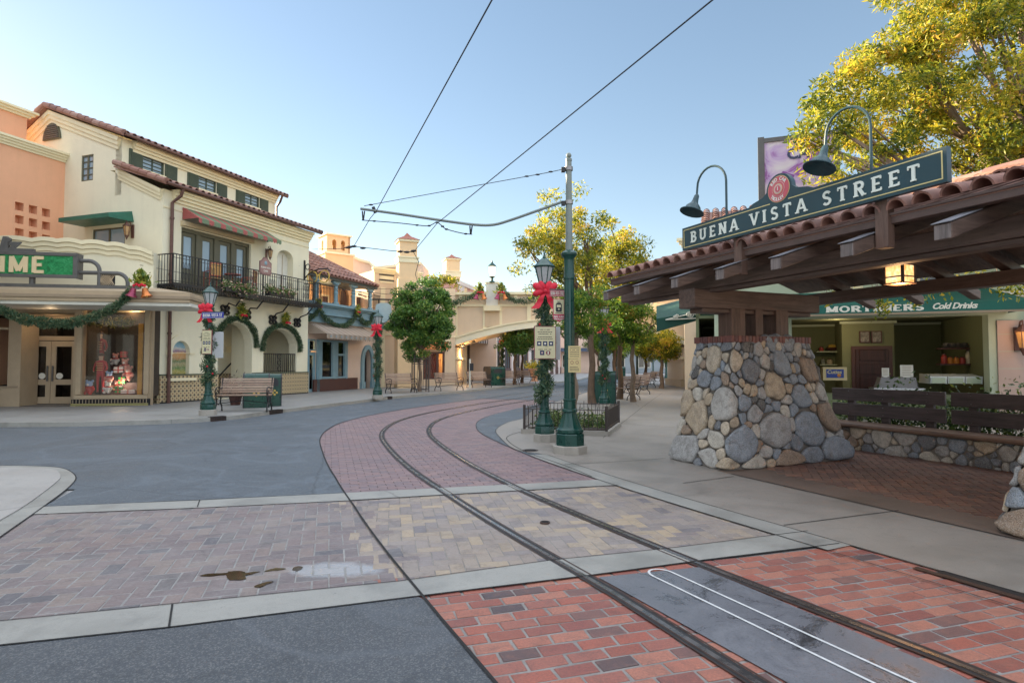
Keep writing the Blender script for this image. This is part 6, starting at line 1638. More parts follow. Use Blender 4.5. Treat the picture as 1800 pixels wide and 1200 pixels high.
# gooseneck lamps over the sign
def gooseneck(t_, label, s=1.0):
    g = thing('gooseneck_lamp', label, 'lamp', sh(t_, QS+.05, sz1-.05), SHZ+PI+R(-8), 'gooseneck lamps over the sign')
    m = mat('lamp_blue_green', (.012, .045, .055), .4, .15, 5, .05)
    # bends back over towards the far end and the front
    mb = MB(); h = .49; r_ = .18
    pts = [(0, 0, 0), (0, 0, h)]+[(-r_+r_*math.cos(R(k*15)), -.0-.16*math.sin(R(k*7.5))**2, h+r_*1.25*math.sin(R(k*15))) for k in range(1, 13)]
    e = pts[-1]; pts += [(e[0]-.0, e[1]-.01, e[2]-.1)]
    mb.tube(pts, .0135, m, 10); mb.build('neck', g)
    d = Vector((0, -.35, -1)).normalized(); c = Vector(pts[-1]); q = d.to_track_quat('Z', 'Y').to_matrix().to_4x4()
    mb = MB(T=Matrix.Translation(c) @ q); mb.lathe([(.018, -.02), (.03, .0), (.036, .06), (.045, .1), (.06, .115), (.09, .15), (.1, .185), (.125, .2), (.15, .215), (.15, .225), (.095, .19), (.03, .16)], m, 20); mb.build('shade', g, ang=50)
    return g
gooseneck(5.46, 'gooseneck lamp above the BUENA end of the green sign'); gooseneck(3.64, 'gooseneck lamp above the STREET end of the green sign')

# lantern hanging inside
c = P(1581, 482, 6.6); LN = thing('hanging_lantern', 'square wood framed lantern with glowing amber panes under the shelter roof', 'lantern', (c.x, c.y, c.z-.1), SHZ)
m, nt, b = nodes('amber_pane'); o = tc(nt); n_ = nz(nt, o, 14, 3, .6); cc = ramp(nt, n_.outputs[0], [(.3, (.9, .30, .06)), (.55, (1, .62, .25)), (.75, (1, .85, .6))])
nt.links.new(cc, b.inputs['Base Color']); nt.links.new(cc, b.inputs['Emission Color']); b.inputs['Emission Strength'].default_value = .42
mb = MB(); mb.box(-.1, .1, -.1, .1, 0, .19, m); mb.build('glass', LN, smooth=False)
mb = MB()
for sx in (-1, 1):
    for sy in (-1, 1): mb.box(sx*.1-.012, sx*.1+.012, sy*.1-.012, sy*.1+.012, -.01, .2, M_wz)
for z in (-.012, .06, .19): 
    for s_ in (-1, 1): mb.box(-.115, .115, s_*.102-.011, s_*.102+.011, z, z+.013, M_wz); mb.box(s_*.102-.0105, s_*.102+.0105, -.115, .115, z+.0005, z+.0125, M_wz)
mb.box(-.15, .15, -.15, .15, .203, .225, M_wz); mb.box(-.02, .02, -.02, .02, .225, .5, M_wz); mb.build('frame', LN, smooth=False)
LAMPS0 = [('lantern_light', (c.x, c.y, c.z-.2), 5.0, (1, .55, .25), .08)]

# bench wall along the back
BN = thing('shelter_bench', 'long dark plank bench on a cobblestone base at the back of the shelter', 'bench', (0, 0, 0))
mb = MB(); t0, t1 = -2.0, 7.9; QB = 9.02
tb(mb, t0, t1, QB, QB+.4, 0, .37, M_pmort)
def surfb(u, v): return sh(t1-u, QB-.0, v), -SB
stones(mb, cells(t1-t0, .38, .05, .13, False, 21, tries=5000), surfb, .010, .03, .07, M_stone, 22); mb.build('stone_base', BN, ang=60)
frame_part('seat', [(t0, t1, QB-.1, QB+.34, .375, .45, M_seat)], .03, BN)
for za, zb2 in ((.53, .735), (.785, .99)):
    for ta, tb_ in ((5.55, 7.42), (1.2, 5.47)): frame_part('backrest_plank', [(ta, tb_, QB+.37, QB+.41, za, zb2, M_plank)], .006, BN)
up = [(t_-.06, t_+.06, QB+.415, QB+.48, .3, .93, M_plank) for t_ in (7.1, 6.5, 5.8, 5.2, 4.5, 3.8, 3.0, 2.2)]
for u_ in up: frame_part('upright', [u_], .004, BN)
bolts = MB()
for t_ in (7.1, 6.5, 5.8, 5.2, 4.5, 3.8, 3.0, 2.2):
    for z in (.57, .69, .83, .95): bolts.ball(sh(t_, QB+.368, z), .009, M_steel, 6)
bolts.build('bolts', BN)
# ================================================================ COLD DRINKS SHOP BEHIND THE SHELTER
FM = Fr(7.52+.42, 14.9+1.2, 4.05, -1.4)
MS = thing('drinks_shop', 'pale green drinks shop with open counter, green awning and tiled upper roof', 'shop', (*FM.o.xy, 0), FM.ang)
mx = lambda px, py=600, y=0.0: FM.pix(px, py, y)[0]
mz = lambda px, py, y=0.0: FM.pix(px, py, y)[1]
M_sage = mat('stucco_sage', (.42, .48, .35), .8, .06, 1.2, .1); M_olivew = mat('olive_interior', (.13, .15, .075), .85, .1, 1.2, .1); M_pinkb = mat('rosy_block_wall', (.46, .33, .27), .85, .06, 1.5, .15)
M_door = woodmat('red_brown_door', (.045, .012, .008), 2, .5)
o0, o1 = mx(1392), mx(1738); oz = mz(1600, 556); H2 = 5.0
l0, l1 = mx(1256), mx(1738)+6
mb = MB()
mb.holed([(l0, 0), (l1, 0), (l1, H2), (l0, H2)], [rect(o0, o1, .6, oz), rect(mx(1440), mx(1520), 3.4, 4.5), rect(mx(1560), mx(1680), 3.4, 4.5)], 'y', 0, .35, M_sage)
mb.box(l0, l0+.3, .35, 7, 0, H2-.01, mat('upper_cream_wall', (.62, .52, .34), .85, .05, 1, .1)); mb.build('wall', MS, smooth=False)
for a, b in ((1440, 1520), (1560, 1680)): win(MS, mx(a), mx(b), 3.4, 4.5, .1, M_trimc, M_glassd, 2, 2, .07, .03)
mb = MB(); mb.box(mx(1752), l1, -.05, -.001, .0, oz-.15, M_pinkb)
for i in range(5): mb.box(mx(1752), l1, -.054, -.05, .45+i*.42, .46+i*.42, M_sage)
mb.build('block_panel', MS, smooth=False)
mb = MB(); cornice(mb, l0, l1, 0, H2+.15, .35, .3, M_trimc, 3); mb.box(l0-.05, l1, -.2, -.001, 3.05, 3.2, M_white); mb.build('cornice', MS, smooth=False)
s = Vector((0, 3.2, 1.25)); tile_roof(MS, (l0-.35, -.45, H2+.15), (1, 0, 0), s, l1-l0+.4, s.length, .28, .42)
mb = MB(); mb.box(l0-.45, l0+1.0, -.5, .3, H2-.1, H2+.22, M_trimc); mb.box(l0-.1, l0+.55, -.25, .2, 3.2, H2-.1, mat('upper_cream_wall', (.6, .5, .3))); mb.build('corner_pilaster', MS, smooth=False)
# interior
mb = MB(); BY = 4.2; t = .08
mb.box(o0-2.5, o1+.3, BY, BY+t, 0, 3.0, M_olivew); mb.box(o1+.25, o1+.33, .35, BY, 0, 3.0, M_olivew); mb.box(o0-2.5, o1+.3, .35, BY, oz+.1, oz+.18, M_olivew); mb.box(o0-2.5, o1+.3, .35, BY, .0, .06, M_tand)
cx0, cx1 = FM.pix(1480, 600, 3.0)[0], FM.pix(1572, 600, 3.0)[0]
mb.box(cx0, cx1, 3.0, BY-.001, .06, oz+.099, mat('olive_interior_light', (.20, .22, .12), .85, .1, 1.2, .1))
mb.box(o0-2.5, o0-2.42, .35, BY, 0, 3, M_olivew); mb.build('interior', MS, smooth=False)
mb = MB(); zc = FM.pix(1600, 567, 3.0)[1]; mb.box(o0-2.4, cx0, BY-.07, BY-.001, zc, zc+.07, M_sage); mb.box(cx0-.06, cx1+.06, 2.93, 2.999, zc, zc+.07, M_sage); mb.box(cx1, o1+.25, BY-.07, BY-.001, zc+.0, zc+.07, M_sage); mb.build('crown_moulding', MS, smooth=False)
da, db = FM.pix(1497, 640, 2.95)[0], FM.pix(1569, 640, 2.95)[0]; dz = FM.pix(1530, 608, 2.95)[1]
mb = MB(); mb.box(da, db, 2.93, 2.999, .06, dz, M_brownp); d = mb.build('door_frame', MS, smooth=False)
mb = MB(); mb.box(da+.1, db-.1, 2.9, 2.929, .06, dz-.1, M_door)
for k in range(4): mb.box(da+.2, db-.2, 2.88, 2.9, .25+k*.42, .58+k*.42, M_door)
mb.build('door', d, smooth=False, bevel=.01)
for px in (1520, 1541):
    x, z = FM.pix(px, 592, 2.95); t_ = thing('picture_frame', 'left small framed picture above the red brown door' if px == 1520 else 'right small framed picture above the red brown door', 'picture', (0, 0, 0), group='framed pictures over the door')
    t_.matrix_world = FM.M @ Matrix.Translation((x, 2.95, z)); mb = MB(); mb.box(-.14, .14, -.0, .045, -.18, .18, M_brownp); mb.build('frame', t_, smooth=False); mb = MB(); mb.box(-.11, .11, -.006, -.001, -.15, .15, mat('old_photo', (.20, .19, .17), .5, .9, 9, 0)); mb.build('print', t_, smooth=False)
# awning
aw0, aw1 = mx(1330, 560, -1.2), mx(1800, 545, -1.2)+.15; zv0 = mz(1600, 548, -1.2); zv1 = mz(1600, 533, -1.2); zt = mz(1600, 521, -.0)+.05
M_awg = mat('awning_teal_green', (.01, .11, .085), .75, .15, 2.5, .1)
mb = MB(); mb.add([(aw0, -.02, zt+.12), (mx(1735), -.02, zt+.12), (aw1, -1.2, zv1), (aw0, -1.2, zv1)], [(0, 1, 2, 3)], M_awg); mb.add([(mx(1735), -.02, zt+.12), (aw1, -.02, zv1), (aw1, -1.2, zv1)], [(0, 1, 2)], M_awg)
mb.box(aw0, aw1, -1.21, -1.2, zv0, zv1, M_awg); mb.box(aw1-.01, aw1, -1.2, -.02, zv0, zv1, M_awg); mb.box(aw0, aw1, -1.2, -1.18, zv0-.05, zv0, M_tand); mb.build('awning', MS, smooth=False)
mb = MB(); x0_ = mx(1452, 545, -1.21); x1_ = mx(1624, 540, -1.21); hL = (zv1-zv0)*.72
GLs = 'MORTIMERS'; w0 = sum(GL[c][0]+.1 for c in GLs)-.1; sx = (x1_-x0_)/(w0*hL)
letters(mb, GLs, hL, mat('letters_white', (.72, .70, .60), .5, .04, 4, .03), Matrix.Translation((x0_, -1.211, zv0+(zv1-zv0)*.16)) @ Matrix.Scale(sx, 4, (1, 0, 0)), .26, .16, True, .006, .1, 0.0, 1.0)
mb.build('lettering', MS, smooth=False)
text('Cold Drinks', (zv1-zv0)*.95, MATS['letters_white'], 'script_lettering', MS, Matrix.Translation((mx(1677, 540, -1.21), -1.212, (zv0+zv1)/2+.01)), .004, .006, .35, .92)
# shelves
def shelf(px0, px1, py, y, items, label):
    a, b = FM.pix(px0, py, y)[0], FM.pix(px1, py, y)[0]; z = FM.pix((px0+px1)/2, py, y)[1]
    mb = MB(); mb.box(a, b, y, y+.3, z-.04, z, items[0]); mb.build('shelf', MS, smooth=False); return a, b, z, y
M_fr = [mat('fruit_yellow', (.55, .38, .05), .5, .2, 9, .1), mat('fruit_orange', (.55, .20, .03), .5, .2, 9, .1), mat('jar_glass', (.25, .28, .24), .2, .3, 9, 0), mat('tin_red', (.35, .05, .04), .4, .2, 9, 0), mat('tin_cream', (.5, .44, .32), .4, .2, 9, 0)]
def M2W(x, y, z): return FM.M @ Vector((x, y, z))
def bowl(x, y, z, label, c0, fruit, s=1.0):
    t_ = thing('fruit_bowl', label, 'bowl', M2W(x, y, z), 0, 'fruit bowls and jars on the shop shelves', s)
    mb = MB(); mb.lathe([(.05, 0), (.12, .05), (.15, .1), (.13, .095), (.04, .03)], c0, 14); mb.build('bowl', t_)
    mb = MB()
    for k in range(7): mb.ball((.06*math.cos(k*1.05), .06*math.sin(k*1.05), .1+.02*(k % 3)), .04, fruit, 8)
    mb.ball((0, 0, .15), .042, fruit, 8); mb.build('fruit', t_)
def jar(x, y, z, label, m_, h=.22, r=.06):
    t_ = thing('storage_jar', label, 'jar', M2W(x, y, z), 0, 'fruit bowls and jars on the shop shelves')
    mb = MB(); mb.lathe([(r*.9, 0), (r, .02), (r, h*.7), (r*.6, h*.82), (r*.6, h*.88)], m_, 12); mb.build('jar', t_); mb = MB(); mb.lathe([(r*.65, h*.88), (r*.65, h), (r*.2, h*1.02)], M_brownp, 12); mb.build('lid', t_)
a, b, z, y = shelf(1436, 1474, 617, BY-.35, [M_sage], ''); bowl((a+b)/2+.15, y+.15, z, 'bowl of yellow fruit on the upper left shelf of the drinks shop', M_brownp, M_fr[0], 1.2); jar(a+.15, y+.15, z, 'round red tin at the left end of the upper left shelf', M_fr[3], .15, .07)
a, b, z, y = shelf(1442, 1472, 640, BY-.35, [M_sage], ''); jar(a+.1, y+.15, z, 'dark jar on the lower left shelf of the drinks shop', M_fr[2], .2); jar(b-.2, y+.15, z, 'pale round tin on the lower left shelf of the drinks shop', M_fr[4], .18, .09)
a, b, z, y = shelf(1652, 1733, 611, 1.9, [M_brownp], '')
for k in range(5): bowl(a+.2+k*(b-a-.35)/5, y+.15, z, ['first', 'second', 'third', 'fourth', 'fifth'][k]+' dark bowl from the left on the upper right shelf', M_grey, M_fr[1] if k == 4 else M_grey, .8)
a, b, z, y = shelf(1652, 1733, 639, 1.9, [M_brownp], '')
for k in range(5): jar(a+.15+k*(b-a-.35)/5, y+.15, z, ['reddish bottle at the left', 'orange jar second from left', 'orange jar third from left', 'red tin fourth from left', 'stack of pale cups at the right'][k]+' on the lower right shelf', [M_fr[3], M_fr[1], M_fr[1], M_fr[3], M_fr[4]][k], [.28, .2, .2, .2, .4][k], .075)
# counter, carts and coolers
mb = MB(); mb.box(o0-.05, o1+.02, -.3, .8, 0, .62, M_olivew); mb.build('counter', MS, smooth=False)
x, z = FM.pix(1575, 680, .9)
GR = thing('drinks_cart', 'grey covered drinks cart with two small white menu cards in front of the brown door', 'cart', M2W(x, .9, 0), FM.ang)
wd = FM.pix(1618, 680, .9)[0]-x; zt_ = FM.pix(1575, 664, .9)[1]; zm_ = FM.pix(1575, 681, .9)[1]
mb = MB(); mb.prism([(-wd*.8, zm_), (wd*.8, zm_), (wd*.68, zt_), (-wd*.68, zt_)], 'y', -.25, .25, mat('cart_grey', (.20, .19, .19), .45, .1, 4, .05)); mb.build('cover', GR, smooth=False, bevel=.02)
mb = MB(); mb.box(-wd*1.05, wd*1.05, -.32, .32, zm_-.06, zm_-.002, mat('brushed_steel', (.45, .45, .47), .3, .1, 6, .05, metal=.8)); mb.box(-wd*.9, wd*.9, -.28, .28, .06, zm_-.06, M_grey); mb.build('body', GR, smooth=False, bevel=.01)
for i, (px, py, hw, hh) in enumerate(((1555, 658, .085, .12), (1592, 656, .15, .16))):
    xx, zz2 = FM.pix(px, py, .9); t_ = thing('menu_card', ('smaller' if i == 0 else 'larger')+' white menu card standing on the grey drinks cart', 'sign', M2W(xx, .8, zt_), FM.ang); mb = MB(); mb.box(-hw, hw, 0, .02, .03, .03+2*hh, M_white); mb.build('card', t_, smooth=False); mb = MB(); mb.box(-hw*.5, hw*.5, 0.0, .05, 0, .03, M_white)
    for k in range(6): mb.box(-hw*.7, hw*.7, -.002, -.0005, .08+k*hh*.28, .09+k*hh*.28, M_tand)
    mb.build('foot', t_, smooth=False)
for k in range(3):
    xx = FM.pix(1632+k*30, 680, .9)[0]; t_ = thing('drinks_cooler', ['left', 'middle', 'right'][k]+' white slant-top drinks cooler on the shop counter', 'cooler', M2W(xx+.1, .8, 0), FM.ang, 'white drinks coolers in a row')
    z0_ = .9; z1_ = FM.pix(1680, 657, 1.4)[1]
    mb = MB(); mb.prism([(-.35, z0_), (.55, z0_), (.55, z1_), (.3, z1_), (-.35, z0_+.18)], 'x', -.18, .18, mat('cooler_white', (.55, .58, .56), .4, .06, 3, .03)); mb.build('body', t_, smooth=False, bevel=.01); mb = MB(); mb.box(-.15, .15, -.37, -.352, z0_+.01, z0_+.15, M_sage); mb.build('front_panel', t_, smooth=False)
x, z = FM.pix(1468, 668, 1.0)
CR = thing('fruit_crate', 'cream fruit crate with a blue Cuties label at the left of the counter', 'crate', M2W(x, 1.0, .9), FM.ang)
mb = MB(); w_ = .3; mb.box(-w_, w_, 0, .4, .05, .42, mat('crate_cream', (.60, .48, .26), .7, .08, 6, .1)); mb.build('box', CR, smooth=False); mb = MB(); mb.box(-.22, .22, -.012, -.001, .12, .36, mat('label_blue', (.02, .05, .25), .5, .1, 4, .02)); mb.ball((.1, -.012, .19), .05, M_fr[1], 10, (1, .15, 1)); mb.build('paper_label', CR, smooth=False)
text('Cuties', .14, M_sgl, 'lettering', CR, Matrix.Translation((-.02, -.013, .28)), .002, .002, .2)
bpy.context.view_layer.update()
p = FM.pix(1786, 596); wall_lantern(MS, p[0], -.06, p[1], 0, 'ornate brown wall lantern on the rosy block wall at the right edge', 1.45)
# billboard on the roof
p = P(1340, 345, 17.0); bw = P(1470, 300, 16.5).x-p.x
PO = thing('roof_billboard', 'lavender billboard in grey frame rising behind the round emblem', 'billboard', (p.x, 17.0, 0), R(-20))
zb0, zb1 = P(1340, 350, 17).z-.6, P(1340, 252, 17).z
m, nt, b = nodes('lavender_print'); o = tc(nt); n_ = nz(nt, o, 1.1, 4, .6, 1.2); nt.links.new(ramp(nt, n_.outputs[0], [(.40, (.30, .10, .34)), (.45, (.48, .33, .55)), (.55, (.62, .52, .60)), (.62, (.66, .60, .62))]), b.inputs['Base Color']); b.inputs['Roughness'].default_value = .5
mb = MB(); mb.box(.07, bw, 0, .06, zb0, zb1, m); mb.build('printed_panel', PO, smooth=False)
mb = MB(); mb.box(-.1, .07, -.05, .1, 4.0, zb1+.16, M_grey); mb.box(.07, bw, -.04, .08, zb1, zb1+.12, M_grey); mb.box(bw, bw+.12, -.05, .1, 4.0, zb1+.12, M_grey); mb.build('frame', PO, smooth=False)
text('CA', .42, mat('ink_dark_blue', (.03, .04, .10), .5, .05, 3, 0), 'lettering', PO, Matrix.Translation((.95, -.01, zb1-.42)), .004, .012)
mb = MB(); mb.prism([(.2, zb0), (.9, zb0), (.7, zb0+.8), (.85, zb0+1.2), (.55, zb0+1.35), (.3, zb0+1.0)], 'y', -.008, -.001, mat('ink_purple', (.22, .05, .28), .5, .1, 3, 0)); mb.build('printed_shape', PO, smooth=False)
LAMPS0 += [('shop_ceiling_light', tuple(M2W((o0+o1)/2-.8, 2.0, oz-.15)), 7, (1, .72, .42), .15), ('shop_ceiling_light', tuple(M2W(o1-1.0, 1.2, oz-.15)), 2.5, (1, .72, .42), .15), ('block_wall_fill', tuple(FM.w(FM.pix(1770, 596)[0], -.7, FM.pix(1786, 596)[1]+.1)), 3, (1, .6, .35), .1)]  # last is an added warm fill by the block wall; its lantern is unlit
# ================================================================ STREET FURNITURE
M_red = mat('velvet_red', (.62, .012, .035), .6, .2, 8, .15); M_needle = leafmat('garland_needles', [(0, (.03, .07, .035)), (.5, (.075, .15, .075)), (.85, (.14, .21, .11)), (1, (.26, .26, .12))], .3, .6)
M_lglass = mat('frosted_lamp_glass', (.42, .44, .44), .3, .06, 3, .0)
M_concb = mat('concrete_block', (.36, .33, .29), .85, .15, 5, .3, 60, fine=.2)
def lamp_post(label, loc, s=1.0, rz=0.0):
    t = thing('street_lamp', label, 'street lamp', loc, rz, 'green street lamps with frosted lanterns', s)
    mb = MB(); mb.lathe([(.215, 0), (.215, .14), (.2, .15)], M_concb, 8, rot=PI/8); mb.build('plinth', t, smooth=False)
    mb = MB(); mb.lathe([(.185, .15), (.185, .27), (.175, .285)], M_greent, 8, rot=PI/8)
    mb.lathe([(.165, .285), (.18, .3), (.18, .33), (.168, .345), (.155, .375), (.125, .43), (.108, .49), (.1, .52)], M_greent, 24, flute=.07)
    mb.lathe([(.112, .52), (.12, .535), (.112, .555), (.09, .565), (.088, .62), (.095, .63), (.088, .64)], M_greent, 20)
    mb.lathe([(.08, .64), (.078, .9), (.066, 2.55)], M_greent, 24, flute=.08); mb.lathe([(.075, 2.55), (.08, 2.57), (.06, 2.6), (.055, 2.7), (.08, 2.76), (.06, 2.79), (.1, 2.83), (.115, 2.86), (.11, 2.88)], M_greent, 20)
    mb.build('post', t)
    mb = MB(); mb.lathe([(.095, 2.88), (.168, 3.17)], M_lglass, 8, rot=PI/8); mb.build('lantern_glass', t, smooth=False)
    mb = MB()
    for k in range(8): a = PI/8+2*PI*k/8; mb.tube([(.098*math.cos(a), .098*math.sin(a), 2.87), (.174*math.cos(a), .174*math.sin(a), 3.17)], .008, M_greent, 4)
    mb.lathe([(.178, 3.165), (.2, 3.175), (.205, 3.19), (.19, 3.2), (.13, 3.26), (.06, 3.33), (.03, 3.345), (.035, 3.36), (.02, 3.375), (.012, 3.41), (.018, 3.42), (.004, 3.47)], M_greent, 8, rot=PI/8); mb.build('lantern_roof', t)
    return t
def bow(label, loc, rz, s=1.0):
    t = thing('red_bow', label, 'bow', loc, rz, 'red bows tied below the lanterns', s)
    mb = MB()
    for sx in (-1, 1):
        for (lx, lz, tilt, L_, H_) in ((.12, .07, 28, .13, .075), (.13, -.03, -22, .12, .065), (.06, .1, 62, .1, .06)):
            mb.ball((0, 0, 0), 1, M_red, 12, (L_, .05, H_), T=Matrix.Translation((sx*lx, -.12, lz)) @ Matrix.Rotation(-sx*R(tilt), 4, 'Y'))
        tl = catmull([(0, -.1, -.02), (sx*.07, -.14, -.12), (sx*.11, -.12, -.22), (sx*.2, -.14, -.34)], 4)
        for i in range(len(tl)-1):
            a, b = tl[i], tl[i+1]; w1, w2 = .03+.05*i/len(tl), .03+.05*(i+1)/len(tl); mb.add([(a.x-w1, a.y, a.z), (a.x+w1, a.y-.02, a.z), (b.x+w2, b.y-.02, b.z), (b.x-w2, b.y, b.z)], [(0, 1, 2, 3)], M_red)
    mb.build('loops', t); mb = MB(); mb.ball((0, -.12, 0), .055, M_red, 10, (1, .8, 1)); mb.build('knot', t)
    return t
def garland(name, label, pts, r, per_m, group, leaf=.09, closed=False, berries=0, cat='garland', mt=None):
    """needle tufts thick around a path"""
    P_ = catmull(pts, 6); cen = []; out = []
    for i in range(len(P_)-1):
        a, b = P_[i], P_[i+1]; L = (b-a).length; n = max(1, int(per_m*L))
        rk = r*(.8+.4*noise.noise(a*3.1))
        d = (b-a).normalized(); x = d.orthogonal().normalized(); y = d.cross(x)
        for k in range(n):
            th = rng.uniform(0, 2*PI); q = rk*math.sqrt(rng.random()); w_ = x*math.cos(th)+y*math.sin(th)
            cen.append(a+(b-a)*rng.random()+w_*q); out.append(w_*.9+d*rng.choice((-1, 1))*.5)
    c0 = P_[len(P_)//2]
    o = leafmesh(name, [tuple(p) for p in cen], leaf, mt or M_needle, aspect=.2, outdir=[tuple(v) for v in out], origin=tuple(c0))
    props(o, label, cat, group)
    if berries:
        mb = MB()
        for k in range(berries): p = cen[rng.randrange(len(cen))]; mb.ball(p-c0, .025, M_red, 6)
        mb.build('berries', o)
    return o
def spiral(loc, z0, z1, r, turns, s=1.0):
    n = int(turns*10); return [Vector(loc)+Vector((r*math.cos(2*PI*turns*i/n+1), r*math.sin(2*PI*turns*i/n+1), z0+(z1-z0)*i/n))*s for i in range(n+1)]
GLM = 'garlands wound round the lamp posts'
def dress(loc, s, what, rz=0.0, z0=.75, full=True):
    garland('pine_garland', 'pine garland wound round the '+what, spiral(loc, z0, 2.72, .075, 5.2, s), .15*s, 900/s, GLM, .115*s, berries=10)
    bow('red ribbon bow on the '+what, Vector(loc)+Vector((0, -.06, 2.72))*s, rz, s*.95)
NL = Vector((*P(957, 640, 10.9).xy, 0)); lamp_post('nearest green street lamp beside the tall fluted mast', NL); dress(NL, 1.0, 'nearest green street lamp', R(4))
L1 = Vector((*P(367, 640, 15.3).xy, LPZ)); s1 = .985; lamp_post('green street lamp beside the wooden bench in front of the arches', L1, s1); dress(L1, s1, 'green street lamp in front of the arches', R(-15))
L3 = Vector((*P(664, 640, 22.6).xy, LPZ)); lamp_post('green street lamp left of the leafy street tree', L3, .975); dress(L3, .975, 'lamp left of the leafy street tree', R(-10))
L4 = Vector((*P(1062, 640, 19.2).xy, 0)); lamp_post('green street lamp in front of the green bin behind the railed planter', L4); dress(L4, 1.0, 'lamp behind the railed planter', 0)
L5 = Vector((*P(883, 640, 41).xy, LPZ)); lamp_post('distant green street lamp with red bow under the bridge', L5, 1.02); dress(L5, 1.02, 'distant lamp under the bridge', 0)
for px, Y, lb in ((1120, 40, 'slim distant lamp in the right tree row left of the lit trunk'), (1171, 52, 'distant lamp right of the orange lit trunk'), (1044, 60, 'distant lamp in the open plaza at the street end'), (1148, 62, 'farthest lamp in the right tree row')):
    q = Vector((*P(px, 640, Y).xy, 0)); lamp_post(lb, q)

# tall mast with the wire bracket arm
MP = P(1001, 640, 9.5); MS_ = thing('trolley_mast', 'tall fluted green mast with grey upper pole carrying the wire arm', 'mast', (MP.x, 9.5, 0))
mb = MB(); mb.lathe([(.285, 0), (.285, .12), (.27, .13)], M_concb, 8, rot=PI/8); mb.build('plinth', MS_, smooth=False)
M_mp = mat('grey_green_pole', (.17, .20, .185), .45, .12, 5, .08)
mb = MB(); mb.lathe([(.232, .13), (.232, .3), (.22, .315)], M_greent, 8, rot=PI/8)
mb.lathe([(.2, .315), (.222, .335), (.222, .375), (.2, .395), (.185, .42), (.15, .5), (.122, .58), (.108, .64)], M_greent, 28, flute=.06)
mb.lathe([(.112, .64), (.122, .66), (.115, .69), (.098, .7), (.096, .82), (.105, .83), (.105, .85), (.09, .86)], M_greent, 20)
mb.lathe([(.086, .86), (.078, 2.75)], M_greent, 28, flute=.07); mb.lathe([(.084, 2.75), (.09, 2.77), (.084, 2.79), (.08, 3.05), (.085, 3.09), (.13, 3.14), (.132, 3.17), (.1, 3.2), (.06, 3.22)], M_greent, 20)
mb.build('shaft', MS_); mb = MB(); mb.lathe([(.056, 3.2), (.046, 4.66), (.052, 4.665), (.052, 4.7), (.03, 4.71)], M_mp, 14); mb.ball((0, 0, 4.755), .045, M_mp, 12); mb.build('upper_pole', MS_)
def mpt(px, py, Y): p = P(px, py, Y); return Vector((p.x-MP.x, p.y-9.5, p.z))
mb = MB()
for py in (297, 356): z = mpt(1001, py, 9.5).z; mb.lathe([(.066, z-.03), (.066, z+.03)], M_steel, 14); mb.box(-.12, -.06, -.035, .035, z-.05, z+.02, M_iron)
mb.build('clamp', MS_); mb = MB()
armp = catmull([mpt(988, 355, 9.5), mpt(940, 372, 9.6), mpt(900, 386, 9.7), mpt(868, 395, 9.75), mpt(835, 395, 9.8), mpt(780, 388, 9.85), mpt(700, 376, 9.95), mpt(634, 367, 10.0)], 4)
mb.tube(armp, .022, M_mp, 10); mb.build('bracket_arm', MS_)
mb = MB(); mb.tube([mpt(988, 298, 9.5), mpt(960, 304, 9.5), mpt(640, 362, 10)], .006, M_iron, 5)
for px, py in ((968, 302), (945, 307), (926, 310), (652, 360)): mb.ball(mpt(px, py, 9.6), .022, M_iron, 6, (1.8, .7, .7))
mb.build('stay_cable', MS_); mb = MB()
def chain(pts, n_knots=5):
    mb.tube(pts, .008, M_iron, 5)
    for i in range(n_knots): k = pts[int((len(pts)-1)*(i+.5)/n_knots)]; mb.ball(k, .02, M_iron, 6, (1.6, .8, .8))
for px, py, h_ in ((638, 371, 16), (827, 397, 14)): mb.tube([mpt(px-1, py, 9.95), mpt(px, py+h_, 9.95)], .012, M_iron, 5); mb.tube([mpt(px+3, py, 9.95), mpt(px+1, py+h_, 9.95)], .012, M_iron, 5)
chain(catmull([mpt(636, 387, 9.95), mpt(700, 392, 9.95), mpt(745, 397, 9.95), mpt(757, 396, 9.95), mpt(768, 391, 9.95), mpt(778, 398, 9.95), mpt(785, 403, 9.95), mpt(812, 410, 9.95), mpt(830, 412, 9.95)], 3), 7)
mb.tube([mpt(656, 364, 10), mpt(660, 374, 10)], .03, M_iron, 6); mb.build('wire_hanger', MS_)
def wire(label, pts, r=.0065):
    c = Vector(pts[0]); mb = MB(); mb.tube([Vector(p)-c for p in pts], r, M_iron, 5); o = mb.build('overhead_wire', origin=None); o.location = c; props(o, label, 'wire', 'overhead trolley wires'); return o
w1 = [P(865, 0, 4.2), P(662, 370, 9.95), P(650, 385, 10.4), P(622, 433, 12.9)]
w2 = [P(1253, 0, 4.2), P(768, 393, 9.95), P(727, 443, 13.0)]
w1 = [w1[0]*2.2-w1[1]*1.2]+w1; w2 = [w2[0]*2.2-w2[1]*1.2]+w2
wire('left overhead wire rising from the arm to the top of the view', w1); wire('right overhead wire crossing the sky above the mast arm', w2)
cab = [FB.w(xe, -.2, bz(541, 438)), P(600, 437, 13), P(622, 433, 12.9), P(690, 441, 13), P(727, 443, 13), P(736, 460, 15), P(730, 482, 16.5), P(736, 500, 18.5), P(760, 515, 22)]
wire('cross cable strung from the cream building to the leafy tree', cab, .008)
mb = MB()
for px, py, Y in ((622, 433, 12.9), (615, 434, 12.9), (703, 442, 13), (715, 443, 13), (727, 441, 13), (612, 435, 12.9), (638, 436, 13)): mb.ball(P(px, py, Y), .035, M_iron, 6, (2, .8, .8))
props(mb.build('cable_fitting'), 'black insulator fittings on the cross cable below the arm', 'cable fitting')
wire('thin cable crossing in front of the leafy tree crown', [FB.w(xe+.5, -.3, bz(560, 500)), P(640, 508, 20), P(790, 506, 26)], .008)
